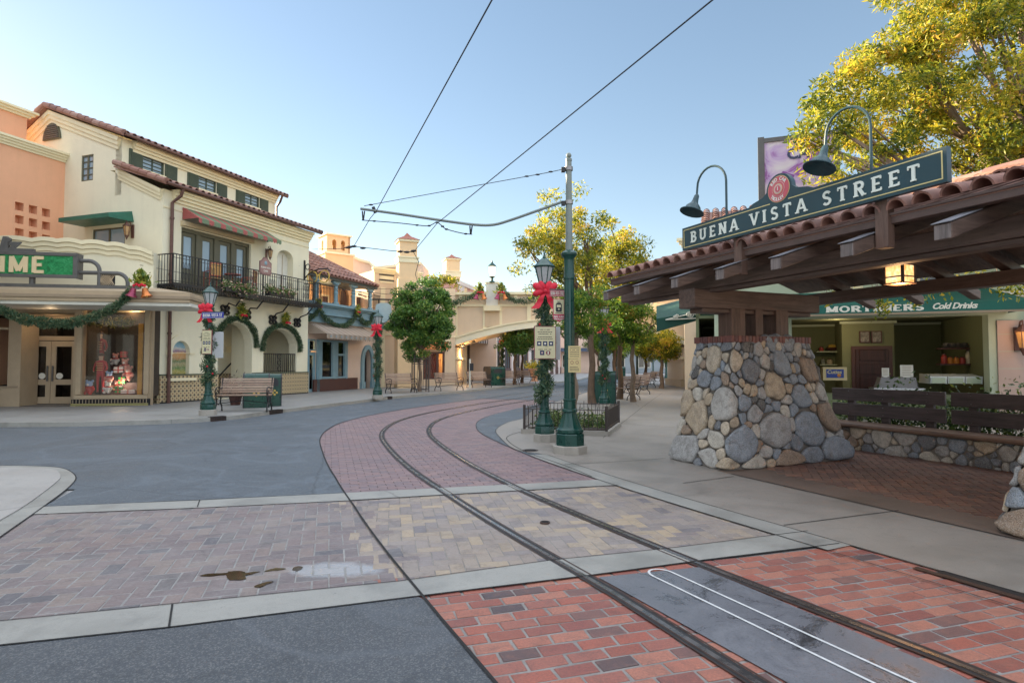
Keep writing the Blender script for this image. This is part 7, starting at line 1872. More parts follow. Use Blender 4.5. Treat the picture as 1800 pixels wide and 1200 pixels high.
wire('lower thin cable running to the bridge parapet', [P(560, 505, 25), P(680, 517, 26), P(800, 520, 36.5)], .01)
wire('thin cable in front of the marquee shop', [FA.w(fx(243), -.05, fz(243, 466)), FB.w(x0B+1.0, -.9, BALZ+.35), FB.w(xe, -.95, BALZ+.6)], .007)

# notices and signs
M_nb = mat('notice_cream', (.62, .57, .36), .5, .05, 4, .02); M_ny = mat('notice_yellow', (.58, .46, .22), .5, .06, 4, .02); M_ink = mat('ink_black', (.03, .03, .035), .6, .1, 4, 0); M_mar = mat('frame_maroon', (.20, .03, .05), .4, .1, 4, .02); M_navy = mat('picto_navy', (.03, .04, .10), .4, .1, 4, 0); M_bs = mat('sign_blue', (.02, .03, .30), .4, .08, 4, .02); M_rs = mat('sign_crimson', (.42, .02, .07), .4, .08, 4, .02)
def infoboard(label, loc, rz, w, h, back=True):
    t = thing('notice_board', label, 'sign', loc, rz)
    mb = MB(); mb.box(-w/2, w/2, -.012, .012, -h/2, h/2, M_mar); mb.build('frame', t, smooth=False, bevel=.003)
    mb = MB(); mb.box(-w/2+.012, w/2-.012, -.0145, -.0125, -h/2+.012, h/2-.012, M_nb); mb.build('panel', t, smooth=False)
    mb = MB()
    for k, (zz, ww) in enumerate(((.38, .22), (.31, .34), (.25, .3), (.16, .32), (.10, .36), (-.22, .3))):
        n = 9
        for i in range(n):
            if rng.random() < .9: mb.box(w*ww*(-1+2*i/n), w*ww*(-1+2*(i+.75)/n), -.0155, -.0146, h*zz, h*(zz+.022), M_ink)
    for i in range(3): cx_ = w*(-.27+.27*i); mb.box(cx_-w*.1, cx_+w*.1, -.0158, -.0147, -h*.1, h*.04, M_navy); mb.ball((cx_, -.016, -h*.03), w*.05, M_white, 8, (1, .06, 1))
    mb.box(-w*.24, -w*.04, -.0158, -.0147, -h*.38, -h*.24, M_navy); mb.ball((-w*.14, -.016, -h*.31), w*.045, M_palep, 8, (1, .06, 1)); mb.prism(arc(w*.14, -h*.31, w*.105, 0, 360, 18)[:-1], 'y', -.0158, -.0147, M_mar); mb.box(w*.11, w*.17, -.0166, -.0159, -h*.36, -h*.26, M_white)
    mb.build('printed_symbols', t, smooth=False)
p = P(958, 602, 10.72); infoboard('cream information board with symbols in maroon frame on the nearest lamp', (p.x, p.y, p.z), R(6), .395, .59)
p = P(383, 606, 15.4); t_ = thing('notice_board', 'back of a pale notice board seen edge-on behind the lamp near the bench', 'sign', p, R(55)); mb = MB(); mb.box(-.15, .15, -.01, .01, -.34, .34, mat('notice_back_grey', (.45, .46, .46), .4, .05, 4, .02)); mb.build('panel', t_, smooth=False, bevel=.01); mb = MB(); mb.tube([(-.3, 0, .2), (-.15, 0, .2)], .012, M_greent); mb.build('bracket', t_)
p = P(364, 601, 15.1); infoboard('cream information board with symbols in dark frame on the lamp by the arches', (p.x, p.y, p.z), R(-12), .29, .61)
p = P(978, 603, 10.85); t_ = thing('notice_board', 'grey-edged board back visible right of the cream information board', 'sign', (p.x-.02, p.y+.06, p.z), R(12)); mb = MB(); mb.box(-.1, .1, -.01, .01, -.3, .3, mat('notice_back_grey', (.45, .46, .46))); mb.build('panel', t_, smooth=False, bevel=.008); mb = MB(); mb.box(-.18, -.1, -.012, .012, .1, .14, M_greent); mb.build('bracket', t_, smooth=False)
# street-name blade
def blade(label, words, loc, rz, w, h, mt, letter):
    t = thing('street_name_sign', label, 'sign', loc, rz); mb = MB(); mb.box(-w/2, w/2, -.01, .01, -h/2, h/2, mt); mb.box(-w/2+.01, w/2-.01, -.012, -.0101, h/2-.014, h/2-.008, letter); mb.box(-w/2+.01, w/2-.01, -.0121, -.0101, -h/2+.008, -h/2+.014, letter); mb.build('plate', t, smooth=False, bevel=.002)
    mb = MB(); n = len(words); hh = h*.5; wd = sum(GL[c][0]+.12 for c in words)*hh; sc = (w*.9)/wd
    letters(mb, words, hh, letter, Matrix.Translation((0, -.0105, -hh/2)) @ Matrix.Scale(min(1.1, sc), 4, (1, 0, 0)), .26, .17, False, .003, .12, .5); mb.build('lettering', t, smooth=False)
    mb = MB(); mb.tube([(w/2 if rz < .3 else -w/2, 0, 0), (w/2+.05 if rz < .3 else -w/2-.05, 0, 0)], .012, M_greent); mb.tube([(-w/2, 0, h/2+.008), (w/2, 0, h/2+.008)], .01, M_greent); mb.build('holder', t); return t
p = P(980, 515.5, 9.7); blade('crimson street blade reading BUENA VISTA STREET on the tall mast', 'BUENA VISTA STREET', p, R(14), .27, .105, M_rs, M_white)
p = P(374, 554, 14.9); blade('blue street blade reading BUENA VISTA ST on the lamp by the arches', 'BUENA VISTA ST', p, R(-10), .6, .15, M_bs, M_white)
# trolley stop plate
p = P(982, 545, 9.62); t_ = thing('trolley_stop_sign', 'cream trolley stop plate with black tram picture and crimson foot on the mast', 'sign', p, R(10))
w_, h_ = .19, .36; mb = MB(); sh_ = [(-w_/2, h_/2), (-w_/2, -h_/2+.04), (-w_*.25, -h_/2+.015), (0, -h_/2-.01), (w_*.25, -h_/2+.015), (w_/2, -h_/2+.04), (w_/2, h_/2)]
mb.prism(sh_, 'y', -.008, .008, M_rs); mb.build('plate', t_, smooth=False); mb = MB(); mb.box(-w_/2+.01, w_/2-.01, -.0105, -.0085, -h_*.18, h_/2-.01, M_nb); mb.build('panel', t_, smooth=False)
mb = MB(); mb.prism([(-.045, -.03), (.045, -.03), (.05, .0), (.05, .09), (.03, .12), (-.03, .12), (-.05, .09), (-.05, 0)], 'y', -.0125, -.0106, M_ink); mb.box(-.035, .035, -.0135, -.0126, .045, .085, M_nb); mb.ball((0, -.013, .015), .014, M_nb, 8, (1, .1, 1)); mb.tube([(-.03, -.0115, .14), (.03, -.0115, .14)], .004, M_ink, 4); mb.tube([(0, -.0115, .12), (.0, -.0115, .14)], .004, M_ink, 4); mb.box(-.06, .06, -.0125, -.0106, -.052, -.042, M_ink); mb.build('tram_picture', t_, smooth=False)
text('RED CAR', .042, M_white, 'lettering', t_, Matrix.Translation((0, -.009, -.105)), .002, .001); text('TROLLEY', .04, M_white, 'lettering', t_, Matrix.Translation((0, -.009, -.145)), .002, .001)
mb = MB(); mb.tube([(w_/2, 0, .12), (w_/2+.05, 0, .12)], .008, M_greent); mb.tube([(w_/2, 0, -.1), (w_/2+.05, 0, -.1)], .008, M_greent); mb.build('bracket', t_)
for i, (py, ph, lb) in enumerate(((619, .2, 'upper'), (642.5, .21, 'lower'))):
    p = P(1010, py, 9.38); t_ = thing('paper_notice', lb+' yellowish notice fixed to the fluted mast', 'sign', p, R(-4)); mb = MB(); mb.box(-.098, .098, -.004, .004, -ph/2, ph/2, M_ny); mb.build('sheet', t_, smooth=False); mb = MB()
    for k in range(5 if i == 0 else 3):
        for j in range(7):
            if rng.random() < .85: z = ph*(.36-.17*k) if i == 0 else -ph*(.1+.12*k); x = -.075+.021*j; mb.box(x, x+.016, -.0055, -.0041, z-.006, z+.004, M_ink)
    if i == 1:
        for s_ in (-.04, .04): mb.tube([(s_+.022*math.cos(a), -.005, .05+.025*math.sin(a)) for a in [2*PI*k/10 for k in range(10)]], .003, M_mar, 4, closed=True)
    mb.build('print', t_, smooth=False)

# benches
def bench_proto():
    t = thing('park_bench', 'wooden slatted bench with curled iron ends below the arches', 'bench', (0, 0, 0), 0, 'slatted park benches with iron ends')
    M_sl = palette('bench_slats', [(0, (.30, .19, .13)), (.3, (.36, .24, .17)), (.6, (.26, .17, .12)), (.85, (.40, .28, .20))], .6, .2, 40, .25, stain=(.42, .33, .27)); L = .7
    mb = MB()
    for i in range(6): y = -.22+i*.078; mb.box(-L, L, y, y+.062, .43+.008*abs(i-2.5)-.01, .455+.008*abs(i-2.5)-.01, M_sl, rnd=rng.random())
    mb.build('seat', t, smooth=False, bevel=.006)
    mb = MB()
    for i in range(6): z = .5+i*.07; y = .245+i*.022; mb.add([(x, y+a*.0+b, z+c) for x in (-L, L) for b, c in ((0, 0), (.02, .0), (.035, .056), (.015, .056))], [(0, 1, 2, 3), (4, 7, 6, 5), (0, 4, 5, 1), (1, 5, 6, 2), (2, 6, 7, 3), (3, 7, 4, 0)], M_sl, rng.random()) if True else None
    mb.build('backrest', t, smooth=False)
    for s_ in (-1, 1):
        mb = MB(); x = s_*(L-.04); r = .016
        def C_(pts, r_=r): mb.tube([(x, a, b) for a, b in [(p.x, p.y) for p in catmull([(q[0], q[1], 0) for q in pts], 5)]], r_, M_iron, 6)
        C_([(-.27, .0), (-.25, .12), (-.16, .24), (-.2, .36), (-.26, .42), (-.1, .425), (.12, .425), (.24, .44), (.3, .62), (.38, .92)], .019)
        C_([(.32, .0), (.3, .12), (.18, .24), (.2, .36), (.24, .44)], .019)
        C_([(-.22, .42), (-.3, .52), (-.27, .63), (-.16, .665), (0, .66), (.14, .63), (.26, .62), (.3, .66)])
        C_([(-.14, .44), (-.18, .52), (-.12, .58), (-.04, .55), (-.06, .49), (-.12, .5)], .01)
        C_([(-.17, .25), (0, .2), (.18, .25)], .013); mb.ball((x, -.27, .015), .028, M_iron, 6); mb.ball((x, .32, .015), .028, M_iron, 6)
        mb.build('end_frame', t)
    mb = MB(); mb.tube([(-L+.04, 0, .22), (0, -.02, .3), (L-.04, 0, .22)], .012, M_iron, 6); mb.build('brace', t)
    return t
def kerb_ang(px):
    k = min(range(len(kerb)), key=lambda i: abs(((kerb[i].x/kerb[i].y)*F+900)-px)); t = kerb[min(k+1, len(kerb)-1)]-kerb[k-1]; return math.atan2(t.y, t.x)
b0 = bench_proto()
def put(o, px, Y, z, rz): p = P(px, 640, Y); o.location = (p.x, Y, z); o.rotation_euler = (0, 0, rz)
put(b0, 430, 16.6, LPZ, R(10))
for px, Y, rz, lb in ((706, 27.2, R(38), 'bench with pale boards left of the caged tree trunk'), (790, 29.5, R(38), 'bench in front of the red curtained shopfront'), (843, 33.5, R(38), 'bench between the white post and the dark bin'), (895, 37, R(42), 'bench right of the distant bowed lamp'), (925, 41, R(42), 'farthest bench on the left pavement')):
    p = P(px, 640, Y); copytree(b0, (p.x, Y, LPZ), rz, lb, scale=.97)
for px, Y, rz, lb in ((1096, 24, R(-68), 'dark bench beside the planter bin facing the street'), (1118, 28.5, R(-70), 'second dark bench in the right tree row'), (1133, 36, R(-70), 'orange lit bench left of the lit trunk'), (1146, 42, R(-70), 'farther orange lit bench in the right tree row')):
    p = P(px, 640, Y); copytree(b0, (p.x, Y, 0), rz, lb)

# bins
def bin_(label, px, Y, z, rz, w=.3, h=1.12, s=1.0, dark=False):
    p = P(px, 640, Y); t = thing('litter_bin', label, 'bin', (p.x, Y, z), rz, 'green street litter bins', s); d = w
    g = mat('bin_green', (.004, .05, .036), .3, .15, 5, .06)
    mb = MB(); prof = [(-d, 0), (d, 0), (d, h-.12), (d-.04, h-.04), (d-.12, h), (-d+.12, h), (-d+.04, h-.04), (-d, h-.12)]
    mb.prism(prof, 'x', -w+.02, w-.02, g); mb.build('body', t, smooth=False, bevel=.012)
    mb = MB(); mb.prism([(a*1.04, b*1.01) for a, b in prof], 'x', -w-.005, -w+.02, M_ink); mb.prism([(a*1.04, b*1.01) for a, b in prof], 'x', w-.02, w+.005, M_ink); mb.build('side_frame', t, smooth=False, bevel=.008)
    mb = MB(); mb.prism(archpts(-w*.55, w*.55, h-.38, h-.25, h-.14, 8), 'y', -d-.004, -d+.03, M_ink); mb.build('opening', t, smooth=False)
    mb = MB(); mb.box(-w*.62, w*.62, -d-.006, -d-.001, .12, h-.46, mat('bin_panel_green', (.006, .065, .042), .3, .15, 5, .06)); mb.build('door_panel', t, smooth=False)
    mb = MB(); 
    for a in range(4): mb.ball((.06*math.cos(a*PI/2), -d-.008, h*.42+.06*math.sin(a*PI/2)), .035, M_gold, 6, (1, .1, 1))
    mb.build('gold_emblem', t, smooth=False); return t
bin_('wider green bin directly behind the wooden bench', 451, 18.2, LPZ, R(24), .36, 1.02)
bin_('narrower green bin right of the wider one', 483, 18.8, LPZ, R(24), .2, 1.0)
bin_('very dark green bin beyond the white post', 869, 37, LPZ, R(28), .5, 1.15)
bin_('dark green bin behind the lamp at the railed planter', 1063, 21.3, 0, R(-8), .38, 1.15)
bin_('distant teal bin at the street end', 1090, 55, 0, 0, .4, 1.15)

# railed planter
pf = [G(916, 762), G(1070, 767), G(1092, 749)]; pf.append(pf[0]+(pf[2]-pf[1])); cpl = sum(pf, Vector())/4
PL = thing('railed_planter', 'low iron fenced planter bed with concrete kerb behind the two green posts', 'planter', cpl)
q = [v-cpl for v in pf]
def inset(q, d): c = sum(q, Vector())/4; return [v+(c-v).normalized()*d*1.3 for v in q]
qi = inset(q, .11); mb = MB()
for i in range(4):
    a, b, c, d = q[i], q[(i+1) % 4], qi[(i+1) % 4], qi[i]; mb.prism([(a.x, a.y), (b.x, b.y), (c.x, c.y), (d.x, d.y)], 'z', .0, .09, M_concb)
mb.build('kerb', PL, smooth=False, bevel=.008)
mb = MB(); mb.prism([(v.x, v.y) for v in qi], 'z', 0, .06, mat('soil', (.05, .035, .025), .95, .3, 9, .5, fine=.3)); mb.build('soil', PL, smooth=False)
qf = inset(q, .06)
M_fen = mat('fence_brown', (.06, .045, .04), .5, .15, 9, .1)
for i in range(4):
    a, b = qf[i], qf[(i+1) % 4]; mb = MB(); n = int((b-a).length/.085)
    for z in (.14, .5): mb.tube([a+Vector((0, 0, z)), b+Vector((0, 0, z))], .009, M_fen, 4)
    for k in range(1, n):
        p = a+(b-a)*k/n; mb.tube([p+Vector((0, 0, .1)), p+Vector((0, 0, .56 if k % 2 else .5))], .006, M_fen, 4)
    mb.build('fence_panel', PL); mb = MB(T=Matrix.Translation(a) @ Matrix.Rotation(R(15), 4, 'Z')); mb.box(-.022, .022, -.022, .022, .08, .58, M_fen); mb.build('fence_post', PL, smooth=False)
M_shrub = leafmat('shrub_leaves', [(0, (.03, .07, .02)), (.5, (.08, .15, .035)), (.85, (.2, .24, .05)), (1, (.45, .42, .25))], .35)
def inquad(q, u, v): return q[0]*(1-u)*(1-v)+q[1]*u*(1-v)+q[2]*u*v+q[3]*(1-u)*v
pts = []
for k in range(70):
    c = cpl+inquad(qi, rng.uniform(.06, .94), rng.uniform(.1, .9)); h_ = rng.uniform(.12, .38)
    for j in range(60): pts.append((c.x+rng.gauss(0, .08), c.y+rng.gauss(0, .08), .05+h_*rng.random()**.7))
o = leafmesh('planter_shrubs', pts, .065, M_shrub, aspect=.4, origin=tuple(cpl)); props(o, 'low leafy green shrubs filling the railed planter bed', 'ground cover', kind='stuff')

# tree cage, white post, hydrant, pots
def cage(label, px, Y, z=LPZ, h=1.65, s=1.0):
    p = P(px, 640, Y); t = thing('tree_guard', label, 'tree guard', (p.x, Y, z), R(20), 'iron tree guards', s); mb = MB(); a = .34
    for sx in (-1, 1):
        for sy in (-1, 1): mb.box(sx*a-.018, sx*a+.018, sy*a-.018, sy*a+.018, 0, h, M_fen); mb.ball((sx*a, sy*a, h+.04), .035, M_fen, 6)
    for k in (-.5, 0, .5):
        for s_ in (-1, 1): mb.box(k*a*1.2-.009, k*a*1.2+.009, s_*a-.009, s_*a+.009, .1, h-.08, M_fen); mb.box(s_*a-.009, s_*a+.009, k*a*1.2-.009, k*a*1.2+.009, .1, h-.08, M_fen)
    for zz in (.1, h-.35, h-.08):
        for s_ in (-1, 1): mb.box(-a+.018, a-.018, s_*a-.012, s_*a+.012, zz, zz+.03, M_fen); mb.box(s_*a-.0115, s_*a+.0115, -a+.018, a-.018, zz, zz+.03, M_fen)
    mb.build('bars', t, smooth=False)
    mb = MB()
    for k in range(3):
        for s_ in (-1, 1): mb.tube([(-.2+.2*k+.07*math.cos(q_), s_*a, h-.2+.07*math.sin(q_)) for q_ in [2*PI*i/10 for i in range(10)]], .012, M_fen, 4, closed=True)
    mb.build('ring_trim', t); return t
cage('iron guard round the leafy tree trunk on the left pavement', 739, 28.3)
p = P(826, 640, 33); t_ = thing('white_post', 'slim white post with a black box beside the second bench', 'post', (p.x, 33, LPZ)); mb = MB(); mb.lathe([(.06, 0), (.05, .05), (.045, 1.55), (.03, 1.6)], M_white, 10); mb.build('pole', t_); mb = MB(); mb.box(.0, .2, -.12, .0, .95, 1.35, M_ink); mb.build('box', t_, smooth=False)
p = P(1181, 640, 46); t_ = thing('fire_hydrant', 'red fire hydrant far down the right pavement', 'hydrant', (p.x, 46, 0), 0, scale=1.25); mb = MB(); mb.lathe([(.16, 0), (.16, .05), (.11, .07), (.11, .6), (.14, .62), (.14, .66), (.1, .74), (.03, .8), (.03, .84)], M_red, 12); mb.build('barrel', t_); mb = MB(); mb.tube([(-.2, 0, .45), (.2, 0, .45)], .05, M_red, 8); mb.tube([(0, -.18, .4), (0, 0, .4)], .06, M_red, 8); mb.build('outlets', t_)
# dry plant by the arch, flower pot in distance
p = P(415, 640, 19.2); pts = [(p.x+rng.gauss(0, .22), p.y+rng.gauss(0, .15), LPZ+.3+abs(rng.gauss(0, .24))) for _ in range(900)]
t_ = thing('dry_plant', 'brownish dry potted plant at the foot of the left arch', 'plant', (p.x, p.y, LPZ)); o = leafmesh('foliage', [(a-p.x, b-p.y, c-LPZ) for a, b, c in pts], .12, leafmat('dry_leaves', [(0, (.06, .03, .02)), (.6, (.14, .07, .05)), (1, (.2, .13, .07))], .2), t_, aspect=.25); mb = MB(); mb.lathe([(.14, 0), (.2, .28), (.22, .3), (.19, .29), (.05, .26)], M_brownp, 14); mb.build('pot', t_)
p = P(940, 640, 46); t_ = thing('flower_pot', 'stone pot of yellow flowers left of the nearest lamp, far down the pavement', 'flower pot', (p.x, p.y, LPZ)); leafmesh('flowers', [(rng.gauss(0, .4), rng.gauss(0, .3), 1.0+abs(rng.gauss(0, .25))) for _ in range(900)], .14, leafmat('yellow_flowers', [(0, (.1, .2, .03)), (.35, (.2, .25, .04)), (.4, (.7, .5, .03)), (1, (.8, .6, .06))], .3), t_, aspect=.5); mb = MB(); mb.lathe([(.3, 0), (.2, .2), (.35, .5), (.5, .9), (.52, .95), (.4, .92)], M_peach, 16); mb.build('pot', t_)

# balcony furniture
def W_B(x, y, z): return FB.w(x, y, z)
M_rch = mat('chair_red_orange', (.52, .10, .06), .5, .12, 6, .05); M_weave = mat('woven_orange', (.55, .30, .10), .6, .4, 60, .2)
def cafe_chair(label, px, rz):
    x = FB.pix(px, 490, -.4)[0]; t = thing('cafe_chair', label, 'chair', W_B(x, -.42, BALZ), FB.ang+rz, 'red cafe chairs on the balcony')
    mb = MB(); mb.box(-.22, .22, -.22, .22, .43, .46, M_weave); mb.build('seat', t, smooth=False, bevel=.01); mb = MB(); mb.box(-.2, .2, .2, .225, .55, .95, M_weave); mb.build('backrest', t, smooth=False)
    for sx in (-1, 1):
        mb = MB(); mb.tube([(sx*.22, .22, 0), (sx*.22, .21, .45), (sx*.21, .23, .98)], .018, M_rch, 6); mb.build('leg', t); mb = MB(); mb.tube([(sx*.22, -.22, 0), (sx*.22, -.21, .45), (sx*.24, -.18, .68), (sx*.22, .2, .7)], .018, M_rch, 6); mb.build('leg', t)
    mb = MB()
    for z in (.53, .97): mb.tube([(-.21, .22, z), (.21, .22, z)], .018, M_rch, 6)
    for k in (-.1, .0, .1): mb.box(k-.008, k+.008, .19, .2, .55, .95, M_rch); mb.box(-.2, .2, .188, .195, .72+k*1.2-.008, .72+k*1.2+.008, M_rch)
    mb.build('back_frame', t); return t
cafe_chair('left red cafe chair with woven back on the balcony', 374, R(160)); cafe_chair('right red cafe chair with woven back on the balcony', 437, R(205))
x = FB.pix(408, 500, -.4)[0]; t_ = thing('cafe_table', 'small round red cafe table between the two balcony chairs', 'table', W_B(x, -.42, BALZ)); mb = MB(); mb.lathe([(.3, .7), (.3, .73)], M_rch, 18); mb.build('tabletop', t_, smooth=False); mb = MB(); mb.tube([(0, 0, 0), (0, 0, .7)], .025, M_rch)
for k in range(3): mb.tube([(0, 0, .3), (.22*math.cos(k*2.1), .22*math.sin(k*2.1), 0)], .018, M_rch, 5)
mb.build('base', t_)
M_fl = leafmat('window_box_flowers', [(0, (.04, .09, .02)), (.5, (.12, .2, .04)), (.72, (.2, .26, .05)), (.78, (.6, .25, .25)), (1, (.7, .6, .4))], .3)
for px, py, w_, lb in ((416, 507, .75, 'left trailing flower basket on the balcony railing'), (433, 516, .55, 'middle trailing flower basket on the balcony railing'), (493, 515, .9, 'right trailing flower basket on the balcony railing')):
    x, z = FB.pix(px, py, -.98); c = W_B(x, -.98, z); t_ = thing('flower_basket', lb, 'flower basket', c, FB.ang, 'flower baskets on the balcony')
    leafmesh('flowers', [(rng.uniform(-w_, w_)*.9, rng.gauss(0, .1), .1+rng.gauss(0, .09)-.1*abs(rng.random())) for _ in range(int(900*w_))], .1, M_fl, t_, aspect=.45); mb = MB(); mb.box(-w_*.8, w_*.8, -.1, .1, -.16, .0, M_iron); mb.build('box', t_, smooth=False)

# garlands on the buildings
GG = 'pine garlands hung on the facades'
garland('swag_garland', 'long pine swag hung along the marquee of the corner shop', [FA.w(*q) for q in [(fx(-30, 540, mw-.15), mw-.15, fz(-30, 530, mw-.15)), (fx(5, 540, mw-.15), mw-.15, fz(5, 545, mw-.15)), (fx(40, 560, mw-.15), mw-.15, fz(40, 560, mw-.15)), (fx(80, 560, mw-.15), mw-.15, fz(80, 567, mw-.15)), (fx(120, 560, mw-.15), mw-.15, fz(120, 568, mw-.15)), (fx(160, 560, mw-.15), mw-.15, fz(160, 558, mw-.15)), (fx(195, 560, mw-.15), mw-.15, fz(195, 543, mw-.15)), (fx(218, 560, mw-.15), mw-.15, fz(218, 525, mw-.15)), (fx(229, 560, mw-.15), mw-.15, fz(229, 510, mw-.15))]], .17, 900, GG, .12)
for (a, b, tp, lb) in ((ar0, ar1, art, 'pine garland arching over the left passage arch'), (as0, as1, ast, 'pine garland arching over the right railed arch')):
    m_ = (a+b)/2; rw = (b-a)/2+.14; zs_ = tp-.85
    pts = [W_B(m_+rw*math.cos(R(k)), -.1, zs_+.05+(.95)*math.sin(R(k))) for k in range(0, 181, 15)]
    pts = [pts[0]+Vector((0, 0, -.15))]+pts+([] if a == ar0 and False else [pts[-1]+Vector((0, 0, -.15))])
    garland('arch_garland', lb, pts, .13, 850, GG, .11)
M_hol = leafmat('golden_holly', [(0, (.08, .16, .03)), (.5, (.3, .34, .05)), (1, (.6, .5, .08))], .3)
def topper(label, c, rz, s=1.0, bells=True):
    t = thing('holly_bells', label, 'decoration', c, rz, 'holly and bell decorations', s)
    pts = [(rng.gauss(0, .12), rng.gauss(0, .05), .22+rng.gauss(0, .12)) for _ in range(120)]+[(rng.gauss(0, .04), rng.gauss(0, .03), .2+.3*rng.random()) for _ in range(50)]
    leafmesh('holly_leaves', pts, .2, M_hol, t, aspect=.35)
    mb = MB()
    for k in range(5): mb.ball((-.14+.07*k, -.1, .04+.03*(k % 2)), .045, M_red, 8)
    mb.build('berries', t)
    if bells:
        for sx, m_ in ((-1, mat('bell_purple_red', (.28, .05, .09), .25, .2, 6, .02, metal=.6)), (1, mat('bell_copper', (.55, .18, .05), .25, .2, 6, .02, metal=.6))):
            mb = MB(T=Matrix.Translation((sx*.16, -.1, -.1)) @ Matrix.Rotation(sx*R(-14), 4, 'Y')); mb.lathe([(.03, .08), (.07, .06), (.085, -.02), (.1, -.1), (.15, -.17), (.155, -.19), (.12, -.17), (.03, -.1)], m_, 16); mb.ball((0, 0, -.17), .04, M_gold, 8); mb.build('bell', t)
    return t
p = FA.w(fx(247, 520, mw-.2), mw-.2, fz(247, 505, mw-.2)); topper('two large bells with holly at the right end of the marquee garland', p, FA.ang, 1.0)
p = W_B((ar0+ar1)/2+.1, -.2, art+.22); topper('holly spray with red berries on top of the left arch garland', p, FB.ang, .95, False)
p = W_B((as0+as1)/2+.1, -.2, ast+.22); topper('holly spray with red berries on top of the right arch garland', p, FB.ang, .9, False)
ccp = lambda px, py, y=-.3: FC.w(FC.pix(px, py, y)[0], y, FC.pix(px, py, y)[1])
garland('swag_garland', 'left part of the swag under the blue beam rising to its red knot', [ccp(539, 562), ccp(549, 557), ccp(558, 548), ccp(562, 543)], .14, 500, GG, .12)
garland('swag_garland', 'middle deep swag hanging under the blue beam', [ccp(562, 543), ccp(573, 560), ccp(590, 571), ccp(608, 572), ccp(620, 562), ccp(629, 548)], .16, 500, GG, .12)
garland('swag_garland', 'right swag under the blue beam next to the lamp', [ccp(629, 548), ccp(636, 563), ccp(646, 570), ccp(653, 560), ccp(658, 548)], .15, 450, GG, .12)
for px, py, lb in ((561, 540, 'red knot at the left peak of the blue beam swag'), (629, 550, 'red berries at the right peak of the blue beam swag')): topper(lb, ccp(px, py, -.5), FC.ang, .8, False)
bp = lambda px, py: P(px, py, YB-.35)
garland('swag_garland', 'long pine swag left of the bridge lantern pedestal', [bp(770, 538), bp(790, 534), bp(815, 527), bp(835, 518), bp(843, 513)], .22, 260, GG, .2)
garland('swag_garland', 'pine swag right of the bridge lantern pedestal', [bp(887, 513), bp(897, 525), bp(915, 529), bp(935, 527), bp(950, 518)], .22, 260, GG, .2)
topper('red bells and yellow holly left of the bridge pedestal', bp(844, 516), 0, 1.25); topper('orange bells and yellow holly right of the bridge pedestal', bp(881, 516), 0, 1.25)
# hanging blue inn sign beyond the blue building
q = ccp(674, 550, -.6); t_ = thing('hanging_sign', 'pale blue shield sign on a dark bracket behind the third lamp', 'sign', q, R(10)); mb = MB(); mb.prism([(-.4, .45), (-.45, .1), (-.38, -.35), (0, -.55), (.38, -.35), (.45, .1), (.4, .45), (.2, .55), (-.2, .55)], 'y', -.04, .04, mat('sign_pale_blue', (.40, .52, .55), .5, .08, 3, .03)); mb.build('board', t_, smooth=False); mb = MB(); mb.tube([(-.7, 0, .75), (.7, 0, .75)], .04, M_iron); mb.box(-.75, -.66, -.05, .05, .3, .95, M_iron); mb.tube([(-.25, 0, .5), (-.25, 0, .75)], .02, M_iron); mb.tube([(.25, 0, .5), (.25, 0, .75)], .02, M_iron); mb.build('bracket', t_)

# shop window display
def mannequin(label, x, y, z, jacket, s=1.0, hat=None):
    """continuous skinned figure in a red jacket"""
    t = thing('mannequin', label, 'mannequin', FA.w(x, y, z), FA.ang, 'display figures in the shop window', s)
    J = [(0, 0, .95, .13), (0, 0, 1.15, .12), (0, 0, 1.38, .15), (0, 0, 1.5, .06), (0, -.01, 1.58, .085), (0, -.01, 1.7, .1), (0, 0, 1.78, .06),
         (.19, 0, 1.42, .065), (.27, -.03, 1.17, .05), (.24, -.13, .97, .035), (-.19, 0, 1.42, .065), (-.27, -.03, 1.17, .05), (-.24, -.12, .97, .035),
         (.1, 0, .88, .09), (.11, -.02, .48, .06), (.11, 0, .08, .045), (.12, -.1, .03, .04), (-.1, 0, .88, .09), (-.11, -.02, .48, .06), (-.11, 0, .08, .045), (-.12, -.1, .03, .04)]
    E_ = [(0, 1), (1, 2), (2, 3), (3, 4), (4, 5), (5, 6), (2, 7), (7, 8), (8, 9), (2, 10), (10, 11), (11, 12), (0, 13), (13, 14), (14, 15), (15, 16), (0, 17), (17, 18), (18, 19), (19, 20)]
    me = bpy.data.meshes.new('figure'); me.from_pydata([j[:3] for j in J], E_, []); o = bpy.data.objects.new('figure', me); COL.objects.link(o)
    sk = o.modifiers.new('skin', 'SKIN'); ss = o.modifiers.new('sub', 'SUBSURF'); ss.levels = 1; ss.render_levels = 1
    for i, v in enumerate(me.skin_vertices[0].data): v.radius = (J[i][3]*1.15, J[i][3]*.9); v.use_root = i == 0
    bpy.context.view_layer.update(); dg = bpy.context.evaluated_depsgraph_get(); m2 = bpy.data.meshes.new_from_object(o.evaluated_get(dg)); bpy.data.objects.remove(o)
    M_sk = mat('mannequin_skin', (.55, .36, .24), .5, .05, 4, 0); m2.materials.clear(); m2.materials.append(jacket); m2.materials.append(M_sk); m2.materials.append(M_ink)
    for p in m2.polygons:
        c = p.center; p.material_index = 1 if (c.z > 1.5 or (abs(c.x) > .2 and c.z < 1.02)) else (2 if c.z < .08 else 0); p.use_smooth = True
    o = bpy.data.objects.new('figure', m2); COL.objects.link(o); o.parent = t
    mb = MB(); mb.ball((0, .01, 1.74), .115, hat or M_brownp, 10, (1, 1, .8)); mb.build('hair', t)
    mb = MB()
    for k in range(4): mb.box(-.13, .13, -.16, -.12, 1.05+k*.1, 1.07+k*.1, M_gold)
    mb.build('braid', t, smooth=False); return t
M_jr = mat('jacket_red', (.45, .02, .03), .6, .15, 6, .1)
